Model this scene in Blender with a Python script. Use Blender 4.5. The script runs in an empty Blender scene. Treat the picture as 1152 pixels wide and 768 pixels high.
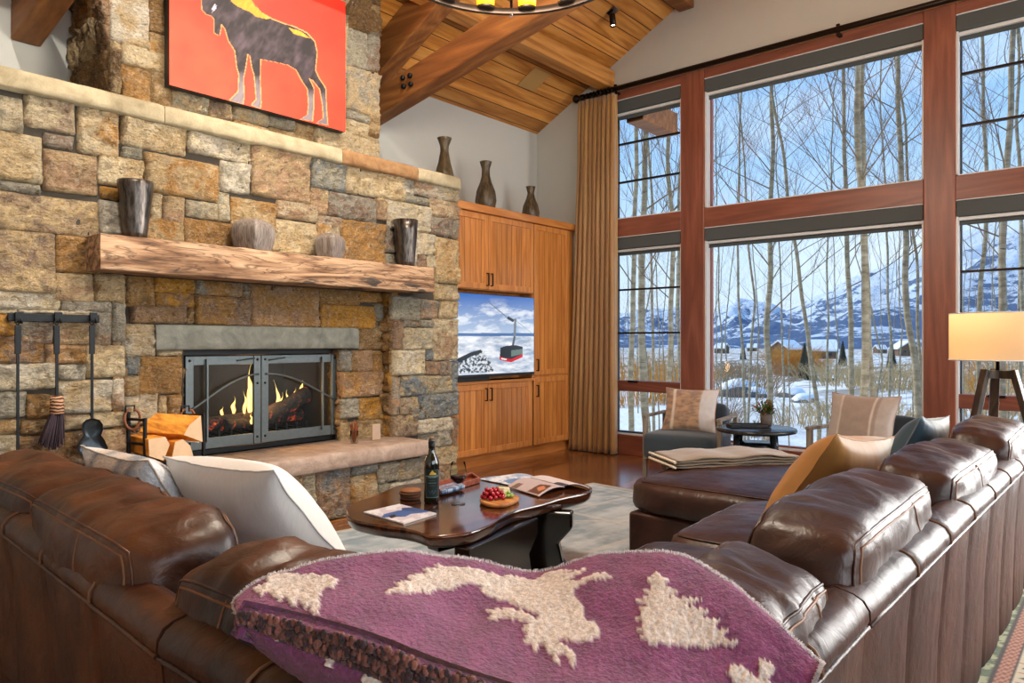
import bpy, math, random
import numpy as np
from mathutils import Vector, Matrix, noise, Euler
C = bpy.context.scene.collection
PI = math.pi
rnd = random.Random(7)

# ---------------------------------------------------------------- survey of the room
# camera station: eye 1.25 m above the floor, x runs along the fireplace wall, y along the window wall
FOC = 811.0; YAW = math.radians(40.54); EYE = 1.25
FX, FY = math.cos(YAW), math.sin(YAW)
RX, RY = math.sin(YAW), -math.cos(YAW)
def ray(u, v):
    a = (u-576)/FOC
    return FX+a*RX, FY+a*RY, (384-v)/FOC
def onX(u, v, x): d = ray(u, v); t = x/d[0]; return (x, t*d[1], EYE+t*d[2])
def onY(u, v, y): d = ray(u, v); t = y/d[1]; return (t*d[0], y, EYE+t*d[2])
def onZ(u, v, z): d = ray(u, v); t = (z-EYE)/d[2]; return (t*d[0], t*d[1], z)
def onD(u, v, t): d = ray(u, v); return (t*d[0], t*d[1], EYE+t*d[2])

# ---------------------------------------------------------------- objects
def tag(o, label=None, cat=None, group=None, kind=None):
    if label: o['label'] = label
    if cat: o['category'] = cat
    if group: o['group'] = group
    if kind: o['kind'] = kind
    return o
def thing(name, label, cat, loc=(0,0,0), rz=0, group=None):
    o = bpy.data.objects.new(name, None); C.objects.link(o)
    o.empty_display_size = .1
    o.location = loc; o.rotation_euler = (0,0,rz)
    return tag(o, label, cat, group)
def base_of(p):
    v = Vector((0,0,0))
    while p is not None:
        v += p.location; p = p.parent
    return v
class MB:
    """collects shapes for ONE mesh object"""
    def __init__(s): s.v=[]; s.f=[]; s.sm=[]; s.mi=[]; s.cur=0; s.col=None
    def add(s, vs, fs, smooth=False):
        n=len(s.v); s.v.extend([tuple(p) for p in vs])
        for f in fs: s.f.append(tuple(i+n for i in f)); s.sm.append(smooth); s.mi.append(s.cur)
        return s
    def box(s, a, b, M=None):
        x0,y0,z0=a; x1,y1,z1=b
        if x0>x1:x0,x1=x1,x0
        if y0>y1:y0,y1=y1,y0
        if z0>z1:z0,z1=z1,z0
        vs=[(x0,y0,z0),(x1,y0,z0),(x1,y1,z0),(x0,y1,z0),(x0,y0,z1),(x1,y0,z1),(x1,y1,z1),(x0,y1,z1)]
        if M is not None: vs=[M@Vector(p) for p in vs]
        return s.add(vs,[(0,3,2,1),(4,5,6,7),(0,1,5,4),(1,2,6,5),(2,3,7,6),(3,0,4,7)])
    def bar(s, p, q, w, h, up=(0,0,1), ext=0):
        p=Vector(p); q=Vector(q); d=(q-p); L=d.length; d.normalize()
        p=p-d*ext; q=q+d*ext
        up=Vector(up); r=d.cross(up)
        if r.length<1e-4: r=d.cross(Vector((1,0,0)))
        r.normalize(); t=r.cross(d).normalized()
        vs=[]
        for e in (p,q):
            for a,b in ((-1,-1),(1,-1),(1,1),(-1,1)): vs.append(e+r*(a*w/2)+t*(b*h/2))
        return s.add(vs,[(0,3,2,1),(4,5,6,7),(0,1,5,4),(1,2,6,5),(2,3,7,6),(3,0,4,7)])
    def tube(s, pts, r, n=8, cap=True, smooth=True):
        pts=[Vector(p) for p in pts]; m=len(pts)
        rs = r if hasattr(r,'__len__') else [r]*m
        vs=[]; ref=None
        for i,p in enumerate(pts):
            d=(pts[min(i+1,m-1)]-pts[max(i-1,0)])
            if d.length<1e-9: d=Vector((0,0,1))
            d.normalize()
            if ref is None:
                ref=d.cross(Vector((0,0,1)))
                if ref.length<.05: ref=d.cross(Vector((1,0,0)))
            ref=(ref-d*ref.dot(d))
            if ref.length<1e-6: ref=d.orthogonal()
            ref.normalize(); t=d.cross(ref)
            for k in range(n):
                a=2*PI*k/n; vs.append(p+(ref*math.cos(a)+t*math.sin(a))*rs[i])
        fs=[(i*n+k,i*n+(k+1)%n,(i+1)*n+(k+1)%n,(i+1)*n+k) for i in range(m-1) for k in range(n)]
        s.add(vs,fs,smooth)
        if cap:
            s.f.append(tuple(len(s.v)-m*n+k for k in range(n))[::-1]); s.sm.append(False); s.mi.append(s.cur)
            s.f.append(tuple(len(s.v)-n+k for k in range(n))); s.sm.append(False); s.mi.append(s.cur)
        return s
    def lathe(s, prof, c=(0,0,0), n=28, smooth=True, M=None, sq=0):
        """prof: list of (r,z)"""
        vs=[]
        for r,z in prof:
            for k in range(n):
                a=2*PI*k/n; p=Vector((r*math.cos(a),r*math.sin(a),z))
                if M is not None: p=M@p
                vs.append(p+Vector(c))
        fs=[(i*n+k,i*n+(k+1)%n,(i+1)*n+(k+1)%n,(i+1)*n+k) for i in range(len(prof)-1) for k in range(n)]
        s.add(vs,fs,smooth)
        for i,rev in ((0,True),(len(prof)-1,False)):
            if prof[i][0]>1e-5:
                b=len(s.v)-len(prof)*n+i*n
                f=tuple(b+k for k in range(n)); s.f.append(f[::-1] if rev else f); s.sm.append(False); s.mi.append(s.cur)
        return s
    def prism(s, poly, off):
        """poly: list of 3d points; off: extrusion vector"""
        n=len(poly); off=Vector(off)
        vs=[Vector(p) for p in poly]+[Vector(p)+off for p in poly]
        fs=[tuple(range(n))[::-1],tuple(range(n,2*n))]+[(i,(i+1)%n,n+(i+1)%n,n+i) for i in range(n)]
        return s.add(vs,fs)
    def grid(s, P, close=False, smooth=True, flip=False):
        nr=len(P); nc=len(P[0]); vs=[p for row in P for p in row]; fs=[]
        for i in range(nr-1):
            for j in range(nc if close else nc-1):
                k=(j+1)%nc
                f=(i*nc+j,i*nc+k,(i+1)*nc+k,(i+1)*nc+j)
                fs.append(f[::-1] if flip else f)
        return s.add(vs,fs,smooth)
    def sphere(s, c, r, n=12, sc=(1,1,1), M=None):
        prof=[(max(math.sin(PI*i/n),0)*1.0,-math.cos(PI*i/n)) for i in range(n+1)]
        vs=[]; m=n*2
        for a_,z in prof:
            for k in range(m):
                a=2*PI*k/m; p=Vector((a_*math.cos(a)*r*sc[0],a_*math.sin(a)*r*sc[1],z*r*sc[2]))
                if M is not None: p=M@p
                vs.append(p+Vector(c))
        fs=[(i*m+k,i*m+(k+1)%m,(i+1)*m+(k+1)%m,(i+1)*m+k) for i in range(n) for k in range(m)]
        return s.add(vs,fs,True)
    def build(s, name, mat, parent=None, world=True, bevel=0, seg=2, loc=None, cols=None, cols2=None, recalc=True):
        me=bpy.data.meshes.new(name)
        off=Vector((0,0,0))
        if world and parent is not None: off=base_of(parent)
        if loc is not None: off=Vector(loc)
        me.from_pydata([(p[0]-off.x,p[1]-off.y,p[2]-off.z) for p in s.v],[],s.f)
        me.polygons.foreach_set('use_smooth',s.sm)
        mats = mat if isinstance(mat,(list,tuple)) else [mat]
        for m in mats: me.materials.append(m)
        if len(mats)>1: me.polygons.foreach_set('material_index',s.mi)
        for nm,cc in (('Col',cols),('Col2',cols2)):
            if cc is not None:
                a=me.color_attributes.new(nm,'FLOAT_COLOR','POINT')
                arr=np.ones((len(s.v),4),dtype=np.float32); arr[:,:3]=np.asarray(cc,dtype=np.float32).reshape(-1,3)
                a.data.foreach_set('color',arr.ravel())
        me.update()
        if recalc:
            import bmesh
            bm=bmesh.new(); bm.from_mesh(me); bmesh.ops.recalc_face_normals(bm,faces=bm.faces); bm.to_mesh(me); bm.free()
        o=bpy.data.objects.new(name,me); C.objects.link(o)
        if parent is not None: o.parent=parent
        if loc is not None: o.location=loc
        if bevel:
            m=o.modifiers.new('Bevel','BEVEL'); m.width=bevel; m.segments=seg; m.limit_method='ANGLE'; m.angle_limit=math.radians(40)
            m.harden_normals=False
        return o
def children(o): return [c for c in bpy.data.objects if c.parent is o]
def copy_tree(o, parent=None):
    kids=list(o.children)
    c=o.copy(); C.objects.link(c)
    if parent is not None: c.parent=parent
    for ch in kids: copy_tree(ch,c)
    return c
def struct(name, mb, mat, **k):
    o=mb.build(name,mat,**k); o['kind']='structure'; return o

# ---------------------------------------------------------------- materials
def srgb(h):
    h=h.lstrip('#'); c=[int(h[i:i+2],16)/255 for i in (0,2,4)]
    return tuple((x/12.92 if x<=.04045 else ((x+.055)/1.055)**2.4) for x in c)
class NT:
    def __init__(s,name):
        s.m=bpy.data.materials.new(name); s.m.use_nodes=True; s.t=s.m.node_tree; s.n=s.t.nodes; s.l=s.t.links
        s.n.clear(); s.out=s.n.new('ShaderNodeOutputMaterial')
    def node(s,typ,**k):
        n=s.n.new('ShaderNode'+typ)
        for a,b in k.items():
            if a.startswith('_'): setattr(n,a[1:],b)
            else: s.set(n,a.replace('_',' '),b)
        return n
    def set(s,n,sock,val):
        i = n.inputs[sock] if not isinstance(sock,int) else n.inputs[sock]
        if isinstance(val,bpy.types.NodeSocket): s.l.new(val,i)
        elif isinstance(val,(tuple,list)) and len(val)==3 and i.type=='RGBA': i.default_value=(*val,1)
        else: i.default_value=val
    def coord(s,scale=(1,1,1),kind='Object',rot=(0,0,0)):
        tc=s.node('TexCoord'); mp=s.node('Mapping'); s.l.new(tc.outputs[kind],mp.inputs['Vector'])
        mp.inputs['Scale'].default_value=scale; mp.inputs['Rotation'].default_value=rot
        return mp.outputs[0]
    def noise(s,vec,scale=5,detail=4,rough=.5,dist=0):
        n=s.node('TexNoise'); s.l.new(vec,n.inputs['Vector'])
        n.inputs['Scale'].default_value=scale; n.inputs['Detail'].default_value=detail; n.inputs['Roughness'].default_value=rough; n.inputs['Distortion'].default_value=dist
        return n.outputs['Fac']
    def ramp(s,fac,stops,interp='LINEAR'):
        r=s.node('ValToRGB'); s.l.new(fac,r.inputs[0]); r.color_ramp.interpolation=interp
        e=r.color_ramp.elements
        while len(e)>1: e.remove(e[-1])
        e[0].position=stops[0][0]; e[0].color=(*stops[0][1],1) if len(stops[0][1])==3 else stops[0][1]
        for p,c in stops[1:]:
            x=e.new(p); x.color=(*c,1)
        return r.outputs[0]
    def mix(s,fac,a,b,mode='MIX'):
        m=s.node('Mix'); m.data_type='RGBA'; m.blend_type=mode; m.clamp_factor=True
        s.set(m,0,fac); s.set(m,6,a); s.set(m,7,b)
        return m.outputs[2]
    def math(s,op,a,b=0):
        m=s.node('Math'); m.operation=op; s.set(m,0,a); s.set(m,1,b); return m.outputs[0]
    def bump(s,h,strength=.3,dist=.01,normal=None):
        b=s.node('Bump'); s.l.new(h,b.inputs['Height']); b.inputs['Strength'].default_value=strength; b.inputs['Distance'].default_value=dist
        if normal is not None: s.l.new(normal,b.inputs['Normal'])
        return b.outputs[0]
    def pbr(s,col,rough=.5,normal=None,metal=0,coat=0,sheen=0,emis=None,es=0,spec=.5,trans=0,ior=1.45,sub=0):
        p=s.node('BsdfPrincipled'); s.set(p,'Base Color',col); s.set(p,'Roughness',rough); s.set(p,'Metallic',metal)
        p.inputs['Specular IOR Level'].default_value=spec
        p.inputs['Coat Weight'].default_value=coat; p.inputs['Coat Roughness'].default_value=.12
        p.inputs['Sheen Weight'].default_value=sheen
        p.inputs['Transmission Weight'].default_value=trans; p.inputs['IOR'].default_value=ior
        if emis is not None: s.set(p,'Emission Color',emis); s.set(p,'Emission Strength',es)
        if normal is not None: s.l.new(normal,p.inputs['Normal'])
        s.l.new(p.outputs[0],s.out.inputs[0]); return s.m
    def attr(s,name): 
        a=s.node('Attribute'); a.attribute_name=name; return a.outputs['Color']

def plain(name,col,rough=.5,metal=0,var=.15,scale=30,bump=.1,bd=.002,**k):
    t=NT(name); v=t.coord(); n=t.noise(v,scale,5,.6)
    c=t.mix(n,tuple(x*(1-var) for x in col),tuple(min(x*(1+var),1) for x in col))
    return t.pbr(c,rough,t.bump(n,bump,bd) if bump else None,metal,**k)
def wood(name,cols,axis='x',scale=1,rough=.4,plank=0,plank_axis='y',bump=.15,coat=0,ring=3.0,gap=.004,knots=True,detail_bump=.004,shift=.35):
    """wood with grain along an axis; cols dark->light; plank = board width (m)"""
    t=NT(name)
    ax={'x':(0.09,1,1),'y':(1,.09,1),'z':(1,1,.09)}[axis]
    tc=t.node('TexCoord'); obj=tc.outputs['Object']
    vec=obj; idv=None; gapm=None
    if plank:
        sp=t.node('SeparateXYZ'); t.l.new(obj,sp.inputs[0])
        c=sp.outputs[{'x':0,'y':1,'z':2}[plank_axis]]
        q=t.math('DIVIDE',c,plank); fl=t.math('FLOOR',q); fr=t.math('FRACT',q)
        wn=t.node('TexWhiteNoise'); wn.noise_dimensions='1D'; t.l.new(fl,wn.inputs['W'])
        idv=wn.outputs['Value']
        d=t.math('ABSOLUTE',t.math('SUBTRACT',fr,.5))
        gapm=t.math('GREATER_THAN',d,.5-gap/plank)
        off=t.math('MULTIPLY',idv,17.3)
        cx=t.node('CombineXYZ')
        for i in range(3): t.l.new(off,cx.inputs[i])
        ad=t.node('VectorMath'); ad.operation='ADD'; t.l.new(obj,ad.inputs[0]); t.l.new(cx.outputs[0],ad.inputs[1]); vec=ad.outputs[0]
    mp=t.node('Mapping'); t.l.new(vec,mp.inputs[0]); mp.inputs['Scale'].default_value=tuple(a*scale for a in ax)
    v=mp.outputs[0]
    big=t.noise(v,ring,3,.5,.6)
    fine=t.noise(v,ring*14,5,.65,.2)
    g=t.math('FRACT',t.math('MULTIPLY',big,9.0)); g=t.math('ABSOLUTE',t.math('SUBTRACT',g,.5))
    g=t.math('MULTIPLY',g,1.1)
    f=t.math('ADD',t.math('MULTIPLY',g,.55),t.math('MULTIPLY',fine,.6))
    n=len(cols); col=t.ramp(f,[(.18+.62*i/(n-1),c) for i,c in enumerate(cols)])
    if idv is not None:
        br=t.math('ADD',t.math('MULTIPLY',idv,shift*2),1-shift)
        bc=t.node('CombineColor'); 
        for i in range(3): t.l.new(br,bc.inputs[i])
        col=t.mix(1.0,col,bc.outputs[0],'MULTIPLY')
        col=t.mix(gapm,col,tuple(x*.15 for x in cols[0]))
    nm=t.bump(f,bump,detail_bump)
    if gapm is not None:
        inv=t.math('SUBTRACT',1.0,gapm); nm=t.bump(inv,.5,.004,nm)
    return t.pbr(col,rough,nm,coat=coat)
M={}
M['cream']=plain('cream_plaster',srgb('#b9bbb6'),.85,var=.03,scale=8,bump=.05)
M['cedar']=wood('cedar_planks',[srgb('#9a5a20'),srgb('#c98a40'),srgb('#dfa85e')],'x',rough=.45,plank=.14,plank_axis='y',gap=.004,shift=.28,ring=2)
M['beam_dark']=wood('dark_beam_wood',[srgb('#5c3618'),srgb('#7f5026'),srgb('#9a6836')],'y',rough=.6,ring=2)
M['beam_x']=wood('fir_beam_wood',[srgb('#8a5320'),srgb('#bd8340'),srgb('#d8a461')],'x',rough=.55,ring=2)
M['floor']=wood('walnut_floor',[srgb('#55301a'),srgb('#875632'),srgb('#ad7a4a')],'x',rough=.22,plank=.13,plank_axis='y',gap=.0025,coat=.3,bump=.05,shift=.35)
M['winwood_y']=wood('mahogany_rail',[srgb('#673a2d'),srgb('#7f4a39'),srgb('#935a44')],'y',rough=.4,ring=2.5,bump=.05)
M['winwood_z']=wood('mahogany_post',[srgb('#673a2d'),srgb('#824c3a'),srgb('#98604a')],'z',rough=.4,ring=2.5,bump=.05)
M['cab_z']=wood('alder_cabinet',[srgb('#a8672e'),srgb('#bf7c3e'),srgb('#cf9150')],'z',rough=.38,ring=3,bump=.04,coat=.1)
M['cab_x']=wood('alder_rail',[srgb('#a8672e'),srgb('#bf7c3e'),srgb('#cf9150')],'x',rough=.38,ring=3,bump=.04,coat=.1)
M['cab_boards']=wood('alder_boards',[srgb('#a0602a'),srgb('#bb7839'),srgb('#cc8c4a')],'z',rough=.38,ring=3,bump=.04,coat=.1,plank=.078,plank_axis='x',gap=.0025,shift=.14)
def mantelmat():
    m=wood('weathered_oak_mantel',[srgb('#3a2618'),srgb('#7d5c42'),srgb('#a88566'),srgb('#bd9c7c'),srgb('#c7a88a')],'x',rough=.8,ring=3.2,bump=.7,scale=1.0,detail_bump=.01)
    t=NT.__new__(NT); t.m=m; t.t=m.node_tree; t.n=t.t.nodes; t.l=t.t.links
    p=[n for n in t.n if n.type=='BSDF_PRINCIPLED'][0]; src=p.inputs['Base Color'].links[0].from_socket
    v=t.coord((.8,1,3)); n=t.noise(v,3.0,3,.5,.3)
    w=t.noise(t.coord((.12,1,1)),16,3,.5,1.8); ln=t.ramp(w,[(.44,(0,0,0)),(.485,(.75,)*3),(.52,(0,0,0))])
    c=t.mix(ln,src,srgb('#3b281c'))
    c=t.mix(t.ramp(n,[(.63,(0,0,0)),(.66,(.85,)*3)]),c,srgb('#2c2a2a')); t.l.new(c,p.inputs['Base Color']); return m
M['mantel']=mantelmat()
M['iron']=plain('black_iron',srgb('#232527'),.45,.8,var=.3,scale=60,bump=.25)
M['steel_door']=plain('brushed_pewter',srgb('#5d6567'),.45,.75,var=.25,scale=40,bump=.15)
M['black']=plain('black_satin',(.012,.012,.013),.4,0,bump=0)
M['bronze']=plain('dark_bronze',srgb('#2a211b'),.4,.8,bump=0)
M['white']=plain('white_vinyl',srgb('#d9dcdd'),.4,var=.02,bump=0)
M['shade_fabric']=plain('charcoal_shade_fabric',srgb('#4b5152'),.8,var=.08,scale=200,bump=.2)
M['chrome']=plain('chrome',(.6,.6,.6),.15,1,bump=0)
M['paper']=plain('paper',srgb('#d8d5cf'),.6,var=.04,bump=0)
M['slab']=None
def vcol(name,rough=.6,nscale=60,amt=.12,bump=.15,bd=.002,attr='Col',emit=0,**k):
    t=NT(name); v=t.coord(); n=t.noise(v,nscale,5,.6); c=t.attr(attr)
    f=t.math('ADD',t.math('MULTIPLY',n,amt*2),1-amt); cc=t.node('CombineColor')
    for i in range(3): t.l.new(f,cc.inputs[i])
    col=t.mix(1.0,c,cc.outputs[0],'MULTIPLY')
    if emit: return t.pbr((0,0,0),rough,None,emis=c,es=emit,**k)
    return t.pbr(col,rough,t.bump(n,bump,bd) if bump else None,**k)
M['paint']=vcol('canvas_paint',.6,25,.10,.3)
M['print']=vcol('printed_paper',.45,40,.03,0)
M['screen']=vcol('tv_screen_picture',.2,emit=.85)
M['textile_print']=vcol('plush_print',.95,140,.75,1.0,.006,sheen=.25)
M['rug_print']=vcol('rug_print',.95,90,.2,.6,.004,sheen=.15)
# stone: two mottled colours per stone kept on the mesh
def stone_mat():
    t=NT('split_face_sandstone'); v=t.coord(); a=t.attr('Col'); b=t.attr('Col2')
    n1=t.noise(v,7,5,.6,.8); n2=t.noise(v,45,6,.7,.3); n3=t.noise(t.coord((1,1,2.2)),22,5,.75,1.5)
    f=t.ramp(n1,[(.42,(0,0,0)),(.62,(1,1,1))])
    c=t.mix(f,a,b)
    dk=t.ramp(n3,[(.32,(.30,.23,.17)),(.42,(.72,.64,.54)),(.5,(.98,.95,.9)),(.66,(1.25,1.24,1.2))])
    c=t.mix(.85,c,dk,'MULTIPLY')
    wh=t.ramp(n2,[(.52,(0,0,0)),(.68,(1,1,1))])
    c=t.mix(t.math('MULTIPLY',wh,.5),c,srgb('#e6dccb'))
    h=t.math('ADD',t.math('MULTIPLY',n3,.9),t.math('MULTIPLY',n2,.45))
    return t.pbr(c,.85,t.bump(h,1.0,.055),spec=.2)
M['stone']=stone_mat()
M['mortar']=plain('grey_mortar',srgb('#3c372f'),.95,var=.3,scale=60,bump=.5,bd=.004)
def slabmat(name,c1,c2,sc=8):
    t=NT(name); v=t.coord(); n=t.noise(v,sc,6,.65,.5); n2=t.noise(v,70,4,.7)
    c=t.ramp(n,[(.3,c1),(.7,c2)])
    h=t.math('ADD',t.math('MULTIPLY',n,.5),t.math('MULTIPLY',n2,.5))
    return t.pbr(c,.75,t.bump(h,.6,.01),spec=.3)
M['cap']=slabmat('cap_sandstone',srgb('#8d8064'),srgb('#b5a88a'))
M['cap_brown']=slabmat('cap_brownstone',srgb('#7d5a3a'),srgb('#a58058'),12)
M['hearth']=slabmat('hearth_flagstone',srgb('#8d7768'),srgb('#b8a394'),10)
M['lintel']=slabmat('grey_lintel_stone',srgb('#5f6059'),srgb('#8a8b81'),9)
def leather(name,c1,c2,c3,rough=.36):
    t=NT(name); v=t.coord(); n=t.noise(v,3.2,4,.6,.6); n2=t.noise(v,180,3,.6); n3=t.noise(v,13,4,.55,.5)
    c=t.ramp(n,[(.32,c1),(.5,c2),(.72,c3)])
    r=t.math('ADD',t.math('MULTIPLY',n3,.18),rough-.08)
    b1=t.bump(n3,.4,.014); b2=t.bump(n2,.22,.0012,b1)
    return t.pbr(c,r,b2,spec=.55)
M['leather']=leather('espresso_leather',srgb('#281510'),srgb('#361f18'),srgb('#472b21'),.40)
M['leather_warm']=leather('chestnut_leather',srgb('#2a150b'),srgb('#452513'),srgb('#6b4022'),.40)
M['stitch']=plain('leather_stitch',srgb('#7d563a'),.5,bump=0)
def glass_mat():
    t=NT('window_glass'); tr=t.node('BsdfTransparent'); tr.inputs[0].default_value=(.97,.985,.98,1)
    gl=t.node('BsdfGlossy'); gl.inputs['Roughness'].default_value=.02
    fr=t.node('Fresnel'); fr.inputs[0].default_value=1.3
    mx=t.node('MixShader'); t.l.new(fr.outputs[0],mx.inputs[0]); t.l.new(tr.outputs[0],mx.inputs[1]); t.l.new(gl.outputs[0],mx.inputs[2])
    t.l.new(mx.outputs[0],t.out.inputs[0]); return t.m
M['glass']=glass_mat()
def fglass():
    t=NT('smoked_fire_glass'); tr=t.node('BsdfTransparent'); tr.inputs[0].default_value=(.88,.95,.96,1)
    gl=t.node('BsdfGlossy'); gl.inputs['Roughness'].default_value=.25
    mx=t.node('MixShader'); mx.inputs[0].default_value=.008; t.l.new(tr.outputs[0],mx.inputs[1]); t.l.new(gl.outputs[0],mx.inputs[2]); t.l.new(mx.outputs[0],t.out.inputs[0]); return t.m
M['fireglass']=fglass()
def emis(name,c,s):
    t=NT(name); e=t.node('Emission'); t.set(e,'Color',c); e.inputs[1].default_value=s; t.l.new(e.outputs[0],t.out.inputs[0]); return t.m
def fabric(name,c,var=.15,sc=150,rough=.9,sheen=.3,bump=.4,stretch=(1,1,1)):
    t=NT(name); v=t.coord(stretch); n=t.noise(v,sc,4,.6); n2=t.noise(v,6,3,.5)
    f=t.math('ADD',t.math('MULTIPLY',n,.6),t.math('MULTIPLY',n2,.4))
    col=t.ramp(f,[(.3,tuple(x*(1-var) for x in c)),(.7,tuple(min(1,x*(1+var)) for x in c))])
    return t.pbr(col,rough,t.bump(n,bump,.002),sheen=sheen)
def pip(poly,X,Y):
    """vectorised point in polygon"""
    inside=np.zeros(X.shape,bool); n=len(poly)
    for i in range(n):
        x1,y1=poly[i]; x2,y2=poly[(i+1)%n]
        if y1==y2: continue
        c=((y1>Y)!=(y2>Y))&(X<(x2-x1)*(Y-y1)/(y2-y1)+x1)
        inside^=c
    return inside
def nz(x,y,z=0): return noise.noise(Vector((x,y,z)))
def fbm(x,y,z=0,o=4): return noise.fractal(Vector((x,y,z)),.6,2.1,o)

t=NT('thin_glassware'); tr=t.node('BsdfTransparent'); tr.inputs[0].default_value=(.93,.95,.95,1); gl=t.node('BsdfGlossy'); gl.inputs['Roughness'].default_value=.03
lw=t.node('LayerWeight'); lw.inputs[0].default_value=.06; mx=t.node('MixShader'); t.l.new(lw.outputs['Fresnel'],mx.inputs[0]); t.l.new(tr.outputs[0],mx.inputs[1]); t.l.new(gl.outputs[0],mx.inputs[2]); t.l.new(mx.outputs[0],t.out.inputs[0]); M['thin']=t.m

# ================================================================ SETTING
XW=6.9; YB=5.5; YR=-3.2; XB=-2.2; RIDGE=1.15; SL=.523
def ceil_z(y): return 3.783+SL*(YB-y) if y>RIDGE else 3.783+SL*(YB-RIDGE)-SL*(RIDGE-y)
mb=MB(); mb.box((XB-.2,YR-.2,-.25),(XW+.15,YB+.2,0)); struct('floor',mb,M['floor'])
mb=MB()
for y0,y1 in ((YB+.3,RIDGE),(RIDGE,YR-.3)):
    z0,z1=ceil_z(y0),ceil_z(y1)
    mb.prism([(XB-.2,y0,z0),(XB-.2,y1,z1),(XB-.2,y1,z1+.3),(XB-.2,y0,z0+.3)],(XW-XB+.34,0,0))
struct('ceiling',mb,M['cedar'])
mb=MB(); mb.box((XB,YB,0),(XW+.14,YB+.15,3.9)); struct('wall_fireplace',mb,M['cream'])
zr=ceil_z(RIDGE)
mb=MB(); mb.prism([(XB-.15,YR,0),(XB-.15,YB,0),(XB-.15,YB,ceil_z(YB)),(XB-.15,RIDGE,zr),(XB-.15,YR,ceil_z(YR))],(.15,0,0)); struct('wall_back',mb,M['cream'])
# right wall, two tall unseen openings, added to let fill light in
mb=MB()
for x0,x1 in ((XB,-1.2),(1.8,2.4),(5.6,XW)): mb.box((x0,YR-.15,0),(x1,YR,3.783))
for x0,x1 in ((-1.2,1.8),(2.4,5.6)): mb.box((x0,YR-.15,0),(x1,YR,.4)); mb.box((x0,YR-.15,3.3),(x1,YR,3.783))
struct('wall_right',mb,M['cream'])
# window wall
A_=(3.55,4.42); B_=(1.31,3.29); C_=(.25,1.08); D_=(-2.7,-.05)  # last bay is an unseen window, added for side light
ZL=(.22,2.41); ZU=(2.61,3.93)
WT=.14
mb=MB()
mb.box((XW,4.55,0),(XW+WT,YB,3.783))
mb.prism([(XW,YB,3.783),(XW,4.55,3.783),(XW,4.55,4.03),(XW,YR,4.03),(XW,YR,ceil_z(YR)+.01),(XW,RIDGE,zr),(XW,YB,3.79)],(WT,0,0))
mb.box((XW,YR,0),(XW+WT,D_[0]-.12,4.03))
struct('wall_window',mb,M['cream'])
# timber frame of the window wall
def trim(n,a,b,mat,bev=.006):
    q=MB(); q.box(a,b); return struct('trim_%d'%n,q,mat,bevel=bev)
px0,px1=XW-.045,XW+WT+.02
trim(1,(px0,3.29,.0),(px1,3.55,4.03),M['winwood_z'])
trim(2,(px0,1.08,.0),(px1,1.31,4.03),M['winwood_z'])
trim(3,(px0,4.42,.0),(px1,4.56,4.03),M['winwood_z'])
trim(4,(px0,-.05,.0),(px1,.25,4.03),M['winwood_z'])
trim(5,(px0,-2.84,.0),(px1,-2.7,4.03),M['winwood_z'])
k=6
for (y0,y1) in (A_,B_,C_,D_):
    trim(k,(px0+.005,y0,3.93),(px1,y1,4.03),M['winwood_y']); k+=1
    trim(k,(px0+.005,y0,ZL[1]),(px1,y1,ZU[0]),M['winwood_y']); k+=1
    trim(k,(px0+.005,y0,0),(px1,y1,ZL[0]),M['winwood_y']); k+=1
def window(n,y0,y1,z0,z1,muntins=(),transom=None,handle=False):
    """a sash with jamb liner, muntins and a pane: window_n > window_frame, glass_pane, muntin, transom_rail"""
    o=thing('window_%d'%n,None,None,(XW,(y0+y1)/2,z0)); o['kind']='structure'
    gx=XW+.085
    f=MB(); w=.028
    for a,b in (((gx-.02,y0,z0),(gx+.035,y0+w,z1)),((gx-.02,y1-w,z0),(gx+.035,y1,z1)),((gx-.02,y0,z0),(gx+.035,y1,z0+w)),((gx-.02,y0,z1-w),(gx+.035,y1,z1))): f.box(a,b)
    f.build('window_frame',M['black'] if (y1-y0)<1.2 else M['winwood_z'],o)
    j=MB()
    j.box((XW-.02,y0,z0),(gx-.02,y0+.018,z1)); j.box((XW-.02,y1-.018,z0),(gx-.02,y1,z1)); j.box((XW-.02,y0,z0),(gx-.02,y1,z0+.012))
    j.build('jamb_liner',M['white'],o)
    g=MB(); g.box((gx,y0+.02,z0+.02),(gx+.006,y1-.02,z1-.02)); g.build('glass_pane',M['glass'],o)
    for zz in muntins:
        q=MB(); q.box((gx-.012,y0+.02,zz-.010),(gx+.018,y1-.02,zz+.010)); q.build('muntin',M['bronze'],o)
    if transom:
        q=MB(); q.box((XW-.01,y0,transom[0]),(gx+.04,y1,transom[1])); q.build('transom_rail',M['winwood_y'],o,bevel=.004)
        if handle:
            q=MB(); ym=y1-.28; q.box((XW-.03,ym-.06,transom[1]-.018),(XW+.02,ym+.06,transom[1]+.004)); q.box((XW-.045,ym-.02,transom[1]-.01),(XW-.02,ym+.05,transom[1]+.006)); q.build('window_latch',M['bronze'],o,bevel=.003)
    return o
n=1
for (y0,y1),kind in ((A_,'s'),(B_,'b'),(C_,'s'),(D_,'b')):
    if kind=='s':
        window(n,y0,y1,*ZL,muntins=(1.345,1.83),transom=(.70,.817),handle=True); n+=1
        window(n,y0,y1,*ZU,muntins=(3.04,3.47)); n+=1
    else:
        window(n,y0,y1,*ZL); n+=1
        window(n,y0,y1,*ZU); n+=1
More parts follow.
